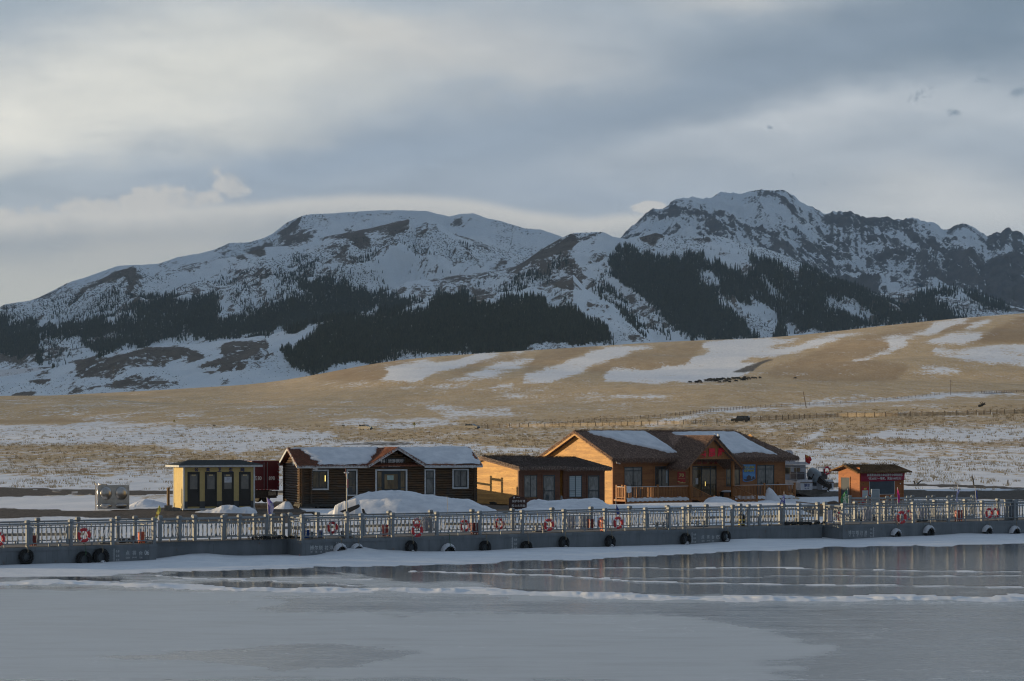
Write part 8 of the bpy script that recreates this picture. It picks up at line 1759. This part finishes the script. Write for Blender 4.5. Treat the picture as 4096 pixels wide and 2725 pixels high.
slab('timber_baulk', [(1957, 2008), (1975, 2007), (1988, 2012), (1985, 2020), (1960, 2019)], 181, .4, 'short charred timber at the foot of the golden hut wall')
slab('folding_chair', [(2241, 2004), (2243, 1982), (2249, 1984), (2252, 2002)], 183.2, .25, 'wire frame leaning in the gap between the twin huts', MSTEEL, 'frame')
# kerb beam seen between balusters on the beach
MKB = mat('shore_beam', (0.22, 0.20, 0.17), (0.15, 0.135, 0.115), 2, .85, stretch=(.3, 1, 1))
for (ua, va, Ya), (ub, vb, Yb), l in (((0, 2140, 128), (330, 2136, 131), 'long pale timber beam lying on the snow behind the left pontoon'), ((1000, 2115, 136), (1700, 2099, 145), 'long pale timber beam lying on the snow behind the middle pontoon'), ((1780, 2096, 147), (2210, 2098, 150), 'pale timber beam lying on the snow behind the life rings'), ((2760, 2072, 158), (3290, 2062, 164), 'pale timber beam lying on the snow behind the striped drum')):
    p, q = ray(ua, va, Ya), ray(ub, vb, Yb); o = MB().bar((0, 0, 0), q-p, .28, .14).build('timber_beam', MKB, None, loc=p); tag(o, l, 'beam')
e = empty('low_trailer', ray(3370, 2095, 158), math.radians(8), 'grey flat trailer standing behind the third pontoon', 'trailer'); m = MB(); m.box(-.6, 2.6, -.5, .9, .45, .62); m.build('bed', MSTEEL, e)
for x in (-.2, .9, 2.1): m = MB(); m.torus((x, -.45, .26), .17, .08, 16, 8, 1.0); m.build('wheel', MRUB, e)
# cars, signs, herd, fences on the steppe
MCARS = mat('car_silver', (0.20, 0.195, 0.18), (0.18, 0.175, 0.165), 1, .5, .2); MCARB = mat('car_black', (0.012, 0.013, 0.014), None, 1, .25, .2); MCGL = glass_mat('car_glass', (0.012, 0.015, 0.018), (0.03, 0.035, 0.04), .08); MALU = mat('wheel_alloy', (0.30, 0.29, 0.27), None, 1, .35, .6)
def suv(pos, rz, paint, label, boxy=False, lamps=False, spare=False):
    e = empty('parked_car', pos, rz, label, 'car', 'cars driving along the lake road')
    L, W2, h0, h1 = 4.55, .93, .34, 1.70
    if boxy: L = 4.85; h1 = 1.86; roof = [(-2.42, h0), (2.42, h0), (2.42, .92), (2.30, 1.10), (1.05, 1.16), (.72, 1.80), (.55, h1), (-2.25, h1), (-2.40, 1.72), (-2.42, .9)]
    else: roof = [(-2.28, h0), (2.28, h0), (2.30, .78), (2.12, .98), (1.12, 1.10), (.45, 1.58), (.15, h1-.03), (-.9, h1), (-1.80, 1.62), (-2.15, 1.15), (-2.28, .95)]
    m = MB(); n = len(roof); vs = []
    for y, k in ((-W2, .0), (-W2*.86, 1.0), (W2*.86, 1.0), (W2, .0)):
        for x, z in roof:
            up = max(0, z-1.0)*.22; vs.append((x*(1 if k else .985), y+(up if y < 0 else -up)*(1.0), z if k else min(z, z*.99)))
    fs = [(r*n+i, r*n+(i+1) % n, (r+1)*n+(i+1) % n, (r+1)*n+i) for r in range(3) for i in range(n)]+[tuple(range(n)), tuple(range(4*n-1, 3*n-1, -1))]
    m.add(vs, fs); m.build('body', paint, e)
    m = MB(); zc0, zc1 = 1.10, h1-.12
    for sy in (-1, 1):
        def sp_(x, z): return (x, sy*(W2-max(0, z-1.0)*.22+.012), z)
        for xs in (((-1.95, -1.72), (-.95, -.95)), ((-.87, -.87), (.02, -.02)), ((.10, .08), (.85, .30))) if not boxy else (((-2.1, -2.1), (-1.15, -1.15)), ((-1.05, -1.05), (-.15, -.15)), ((-.05, -.05), (.80, .55))): (xa, xat), (xb, xbt) = xs; m.add([sp_(xa, zc0), sp_(xb, zc0), sp_(xbt, zc1), sp_(xat, zc1)], [(0, 1, 2, 3)])
    if boxy: m.add([(1.07, -.72, 1.18), (1.07, .72, 1.18), (.76, .66, 1.74), (.76, -.66, 1.74)], [(0, 1, 2, 3)]); m.add([(-2.43, -.7, 1.15), (-2.43, .7, 1.15), (-2.41, .64, 1.70), (-2.41, -.64, 1.70)], [(0, 3, 2, 1)])
    else: m.add([(1.13, -.72, 1.12), (1.13, .72, 1.12), (.47, .64, 1.57), (.47, -.64, 1.57)], [(0, 1, 2, 3)]); m.add([(-2.16, -.7, 1.18), (-2.16, .7, 1.18), (-1.84, .62, 1.58), (-1.84, -.62, 1.58)], [(0, 3, 2, 1)])
    m.build('side_windows', MCGL, e)
    for x in (-1.40, 1.42):
        for sy in (-1, 1): m = MB(); m.torus((0, 0, 0), .26, .09, 18, 8, 1.1); o = m.build('wheel', MRUB, e, loc=(x, sy*(W2-.08), .35)); m = MB(); m.tube([(0, -.09, 0), (0, .09, 0)], .19, 12); m.build('rim', MALU, o)
    for sy in (-1, 1): m = MB(); m.box(L/2-.06, L/2+.035, sy*.70-.16, sy*.70+.16, .76, .90); m.build('headlight', emis('lit_headlight', (1.0, .95, .55), .7) if lamps else MLET, e)
    m = MB(); m.box(L/2-.02, L/2+.04, -.55, .55, .42, .68); m.box(-L/2-.03, -L/2+.02, -.80, .80, .40, .52); m.build('grille', MBLK, e)
    m = MB(); m.box(L/2+.04, L/2+.05, -.22, .22, .48, .60); m.build('number_plate', MBLUE, e)
    if spare: m = MB(); m.torus((-2.52, 0, 1.05), .28, .10, 18, 8, 1.0, tilt=Matrix.Rotation(math.pi/2, 3, 'Z')); m.v = [(p[0] if True else 0, p[1], p[2]) for p in m.v]; m.build('spare_wheel', MRUB, e)
p = on_ground(1462, 1720); print('car1', p); suv(p, math.radians(-32), MCARS, 'silver SUV with lit headlights, left car on the road behind the log toilet', lamps=True)
p = on_ground(1888, 1718); print('car2', p); suv(p, math.radians(-30), MCARS, 'silver SUV without lights at the start of the picket fence')
p = on_ground(2962, 1691); print('car3', p); suv(p, math.radians(180-25), MCARB, 'boxy black off road car seen above the ticket hall roof', True, spare=True)
MSGY = mat('warning_yellow', (0.50, 0.40, 0.05), None, 3, .5); MSGP = mat('sign_post_green', (0.16, 0.22, 0.16), None, 3, .6)
def tri_sign(u, v, h, label):
    p = on_ground(u, v); k = p.y/F; H = h*k; e = empty('warning_sign', p, 0, label, 'road sign', 'yellow warning signs along the road'); m = MB(); m.tube([(0, 0, -.2), (0, 0, H)], .07, 6); m.build('pole', MSGP, e); m = MB(); s_ = .55; m.prism([(-s_, H-.5), (s_, H-.5), (0, H+.45)], -.12, -.08); m.build('plate', MSGY, e); m = MB(); m.prism([(-.07, H-.35), (.07, H-.35), (.08, H+.05), (-.08, H+.05)], -.15, -.121); m.build('symbol', MBLK, e)
tri_sign(697, 1692, 10, 'yellow triangular warning sign on the open steppe at the left'); tri_sign(1657, 1722, 28, 'yellow triangular warning sign on a green post between the two silver cars')
for u, v, l in ((857, 1712, 'small dark roadside box sign left of the silver cars'), (1373, 1713, 'small dark roadside box sign just left of the lit silver car')):
    p = on_ground(u, v); e = empty('roadside_box', p, 0, l, 'road sign'); m = MB(); m.tube([(0, 0, -.2), (0, 0, .6)], .06, 5); m.build('leg', MSGP, e); m = MB(); m.box(-.45, .45, -.08, .08, .6, 1.1); m.build('plate', MBLK, e); m = MB(); m.box(-.36, .36, -.10, -.081, .68, 1.02); m.build('face', mat('sign_face_tan', (0.35, 0.28, 0.18)), e)
MPOLEW = mat('utility_pole_wood', (0.10, 0.075, 0.055), None, 3, .8)
def upole(u0, v0, u1, v1, label, arm=True, depth=None):
    p = on_ground(u0, v0) if depth is None else ray(u0, v0, depth); q = ray(u1, v1, p.y)-p; e = empty('utility_pole', p, 0, label, 'utility pole'); r = .0006*p.y*.10+.06; m = MB(); m.tube([(0, 0, -.5), (q.x, 0, q.z)], r*1.2, 6, r); m.build('pole', MPOLEW, e)
    if arm: m = MB(); m.box(q.x*.9-.7, q.x*.9+.7, -.06, .06, q.z*.9, q.z*.9+.12); m.build('cross_arm', MPOLEW, e)
upole(3226, 1632, 3213, 1567, 'leaning bare wooden pole beside the snowy track', False); upole(3803, 1580, 3803, 1519, 'upright utility pole at the far right end of the snowy track'); upole(456, 1540, 455, 1463, 'utility pole before the snowy foothills at the left', True, 3180); upole(504, 1558, 504, 1536, 'short distant utility pole at the edge of the steppe', True, 3100)
p = on_ground(3931, 1628); e = empty('fallen_tree', p, 0, 'dark uprooted tree stump lying in the dry grass at the right', 'tree stump'); rr = random.Random(12)
m = MB(); m.tube([(-1.6, 0, .2), (-.2, 0, .6), (.9, 0, 1.5)], [.45, .40, .15], 8); m.build('trunk', MDRK, e)
m = MB()
for i in range(26): a = rr.uniform(.2, 2.8); l = rr.uniform(.7, 1.8); m.tube([(-.2, 0, .5), (-.2+l*math.cos(a)*.6, rr.uniform(-.5, .5), .5+l*math.sin(a)*.6), (-.2+l*math.cos(a+.3), rr.uniform(-.8, .8), .4+l*math.sin(a))], .10, 5, .02)
m.build('branches', MDRK, e)
# low dark footbridge by the track, far right
p = on_ground(3925, 1576); q = ray(4150, 1573, p.y+25)-p; e = empty('footbridge', p, 0, 'low dark plank bridge at the end of the snowy track', 'bridge'); m = MB(); m.bar((0, 0, .35), q+Vector((0, 0, .35)), 3.0, .25); m.build('planking', MDRK, e)
m = MB()
for i in range(24): c = q*(i/23); m.box(c.x-.08, c.x+.08, c.y-1.5, c.y-1.3, c.z+.4, c.z+1.4)
m.bar((0, -1.4, 1.3), q+Vector((0, -1.4, 1.3)), .12); m.build('handrail', MDRK, e)
# fences
MFEN = wood('dry_paling', (0.34, 0.27, 0.18), (0.25, 0.19, 0.12), .5, vertical=True)
def gline(pts, n):
    us = [a for a, b_ in pts]; out = []
    for i in range(n+1): u = us[0]+(us[-1]-us[0])*i/n; v = np.interp(u, us, [b_ for a, b_ in pts]); out.append(on_ground(u, float(v)))
    # even out
    ys = np.array([p.y for p in out]); ys = np.convolve(np.pad(ys, 3, 'edge'), np.ones(7)/7, 'valid')
    res = []
    for i, y in enumerate(ys): u = us[0]+(us[-1]-us[0])*i/n; x = (u-CX)/F*y; res.append(Vector((x, float(y), float(ground_z(x, y)))))
    return res
picket_run('paling_fence', gline([(1903, 1714), (2000, 1711), (2327, 1707), (2765, 1698), (2890, 1691)], 40), 1.05, .42, 'dry paling fence from the second silver car to the black off road car', .13, 3.6, MFEN, (.35, .8), jitter=.08)
picket_run('paling_fence', gline([(3003, 1686), (3100, 1682), (3311, 1670), (3607, 1667), (3903, 1660), (4130, 1653)], 44), 1.15, .36, 'dense dry paling fence running right from the black off road car to the picture edge', .16, 3.6, MFEN, (.35, .8), jitter=.10)
picket_run('wire_fence', gline([(2210, 1708), (2373, 1690), (2653, 1671), (2793, 1655), (2933, 1640), (3100, 1628), (3354, 1617), (3565, 1602), (3692, 1587), (3802, 1577), (3930, 1572), (4130, 1570)], 60), 1.05, 1.0, 'thin far fence running along the snowy track', .08, 6.0, MPOLEW, (.4, .85), jitter=.15, cat='fence')
for u, v in ((3911, 1661), (3967, 1659)): p = on_ground(u, v+3); o = MB().box(-.14, .14, -.14, .14, -.2, .95).build('marker_post', MLET, None, loc=p); tag(o, 'left one of two short white posts before the dense paling fence' if u < 3940 else 'right one of two short white posts before the dense paling fence', 'marker post', 'white marker posts by the paling fence')
# sticks and drift timber on the right shore
for (ua, va), (ub, vb), Y, l in (((3896, 1941), (3887, 1903), 222, 'dark leaning stick in the snow at the right'), ((4028, 1950), (4032, 1919), 225, 'short upright stick on the gravel at the far right'), ((3660, 1932), (3652, 1924), 222, 'short dark stick right of the kiosk'), ((3669, 1933), (3690, 1922), 222, 'bent dark branch right of the kiosk'), ((3645, 1982), (3670, 1979), 208, 'pale driftwood lying on the gravel right of the kiosk')):
    p, q = ray(ua, va, Y), ray(ub, vb, Y); o = MB().tube([(0, 0, -.1), (q-p)*.5+Vector((.02, 0, .03)), q-p], [.07, .06, .045], 6).build('stick', MDRK if 'pale' not in l else MPICK, None, loc=p); tag(o, l, 'stick')
# herd of yaks
MYAK = mat('yak_coat', (0.020, 0.018, 0.018), (0.010, 0.009, 0.009), 2, .9); MYAK2 = mat('yak_coat_grey', (0.13, 0.105, 0.085), (0.06, 0.05, 0.04), 2, .9); MHORN = mat('horn', (0.35, 0.3, 0.22))
def yak_mesh(mt, graze):
    m = MB(); pr = [(-1.15, 1.05, .12, .20), (-1.05, 1.10, .32, .36), (-.6, 1.08, .40, .46), (0, 1.05, .44, .50), (.5, 1.15, .46, .56), (.85, 1.20, .36, .46), (1.1, 1.08 if graze else 1.2, .22, .28), (1.35, .75 if graze else 1.22, .16, .20), (1.52, .42 if graze else 1.18, .15, .17), (1.68, .22 if graze else 1.02, .10, .11), (1.74, .14 if graze else .94, .05, .05)]
    n = 10; vs = []
    for x, z, w, h in pr: vs += [(x, w*math.cos(2*math.pi*j/n), z+h*math.sin(2*math.pi*j/n)*(1.15 if math.sin(2*math.pi*j/n) < 0 and abs(x) < .9 else 1)) for j in range(n)]
    m.add(vs, [(i*n+j, i*n+(j+1) % n, (i+1)*n+(j+1) % n, (i+1)*n+j) for i in range(len(pr)-1) for j in range(n)]+[tuple(range(n-1, -1, -1)), tuple((len(pr)-1)*n+j for j in range(n))])
    for x, kx in ((-.85, -.08), (.62, .04)):
        for sy in (-1, 1): m.tube([(x, sy*.24, .85), (x+kx, sy*.24, .45), (x, sy*.24, .0)], [.17, .10, .07], 7)
    m.tube([(-1.12, 0, 1.2), (-1.32, 0, .9), (-1.34, 0, .45)], [.05, .06, .12], 6)
    hz_ = .62 if graze else 1.36; hx = 1.45
    for sy in (-1, 1): m.tube([(hx, sy*.13, hz_), (hx, sy*.36, hz_+.08), (hx+.08, sy*.40, hz_+.32)], [.04, .035, .012], 5)
    return m.build('yak_coat', mt, None, True)
ps = []
for mt in (MYAK, MYAK2):
    for gz in (True, False): o = yak_mesh(mt, gz); ps.append(o.data); bpy.data.objects.remove(o)
YK_ = [(145, 300), (180, 290), (215, 262), (235, 272), (250, 300), (375, 262), (400, 255), (440, 245), (470, 232), (480, 262), (545, 240), (560, 232), (590, 262), (625, 262), (650, 220), (640, 240), (695, 250), (720, 225), (745, 225), (790, 218), (815, 278), (845, 245), (865, 265), (905, 215), (930, 235), (935, 283), (1035, 215), (1085, 268), (1095, 200), (1140, 205), (1175, 212), (1230, 245), (1260, 215), (1290, 185), (1325, 220), (1380, 195), (1390, 220), (1470, 195), (1545, 200), (1650, 190), (690, 298), (0, 300), (1015, 205), (1268, 245)]
rr = random.Random(5)
for i, (x, y) in enumerate(YK_):
    p = on_ground(2760+x/5.8925, 1480+(y+22)/5.8925); gy = (250 <= x <= 260 or x in (1390, 1545, 1650, 690, 1470)); o = bpy.data.objects.new('yak', ps[(2 if gy else 0)+(0 if rr.random() < .7 else 1)]); COL.objects.link(o); o.location = p; o.rotation_euler = (0, 0, rr.choice((0, math.pi))+rr.uniform(-.7, .7)); s_ = rr.uniform(.9, 1.1)*min(1.35, max(.8, p.y/1650)); o.scale = (s_, s_, s_)
    tag(o, 'shaggy yak grazing in the distant herd on the steppe' if not gy else 'greyish yak standing in the distant herd on the steppe', 'yak', 'yaks grazing at the foot of the hills' if not gy else 'greyish yaks grazing at the foot of the hills')
p = on_ground(3180, 1517); o = bpy.data.objects.new('yak', ps[2]); COL.objects.link(o); o.location = p; tag(o, 'lone greyish yak far right of the herd', 'yak')

# ---------- dry grass ----------
def grass():
    rng = np.random.default_rng(8); N = 20000; t = rng.random(N); Y = 196*np.exp(t*math.log(900/196)); U = rng.uniform(-60, 4160, N); X = (U-CX)/F*Y; Z = ground_z(X, Y); V = HY-(Z-EYE)*F/Y
    s = SNOWCOV.get(U, V); g_ = GRAVCOV.get(U, V); cl = fbm(X/6, Y/9, 3, 21); keep = (rng.random(N) < np.clip(1.25-s*1.15+(cl-.5)*2.5, .0, 1)) & (g_ < .4) & (V < 1975) & (cl > .38)
    X, Y, Z = X[keep], Y[keep], Z[keep]; n = len(X); k = 7; h = rng.uniform(.12, .40, n)*(1+.5*(Y > 400))
    a = rng.random((n, k))*6.283; rad = rng.random((n, k))*.28*(1+Y[:, None]/500); bx = X[:, None]+rad*np.cos(a); by = Y[:, None]+rad*np.sin(a)*2; hh = h[:, None]*rng.uniform(.5, 1.1, (n, k)); w = .014*(1+Y[:, None]/260)*np.ones((n, k)); ln = rng.uniform(-.25, .25, (n, k))
    P0 = np.stack([bx-w, by, np.repeat(Z[:, None]-.04, k, 1)], -1); P1 = np.stack([bx+w, by, np.repeat(Z[:, None]-.04, k, 1)], -1); P2 = np.stack([bx+ln*hh*2, by+ln*.2, Z[:, None]+hh], -1)
    V_ = np.stack([P0, P1, P2], 2).reshape(-1, 3); Fc = np.arange(len(V_)).reshape(-1, 3)
    m, g, b = new_mat('dry_straw_grass'); nn = g.noise(g.pos(), .4, 3, .6); g.put(b.inputs['Base Color'], g.mix(g.step(nn, .3, .7), (0.36, 0.26, 0.14), (0.54, 0.41, 0.24))); b.inputs['Roughness'].default_value = .8
    o = np_mesh('dry_grass', V_, Fc, m, smooth=False); tag(o, 'dry straw coloured grass tufts poking through the thin snow', 'grass', kind='stuff'); print('tufts', n)
grass()

# ============ air ============
def haze():
    m = bpy.data.materials.new('air'); m.use_nodes = True; nt = m.node_tree; nt.nodes.clear(); g = G(nt)
    v = g.node('ShaderNodeVolumePrincipled'); v.inputs['Color'].default_value = (0.50, 0.74, 1.0, 1); v.inputs['Density'].default_value = 2.3e-5; v.inputs['Anisotropy'].default_value = 0.0
    o = g.node('ShaderNodeOutputMaterial'); nt.links.new(v.outputs[0], o.inputs['Volume'])
    b = MB().box(-10500, 6000, -600, 21500, -3.2, 3700).build('haze', m); tag(b, kind='stuff')
haze()
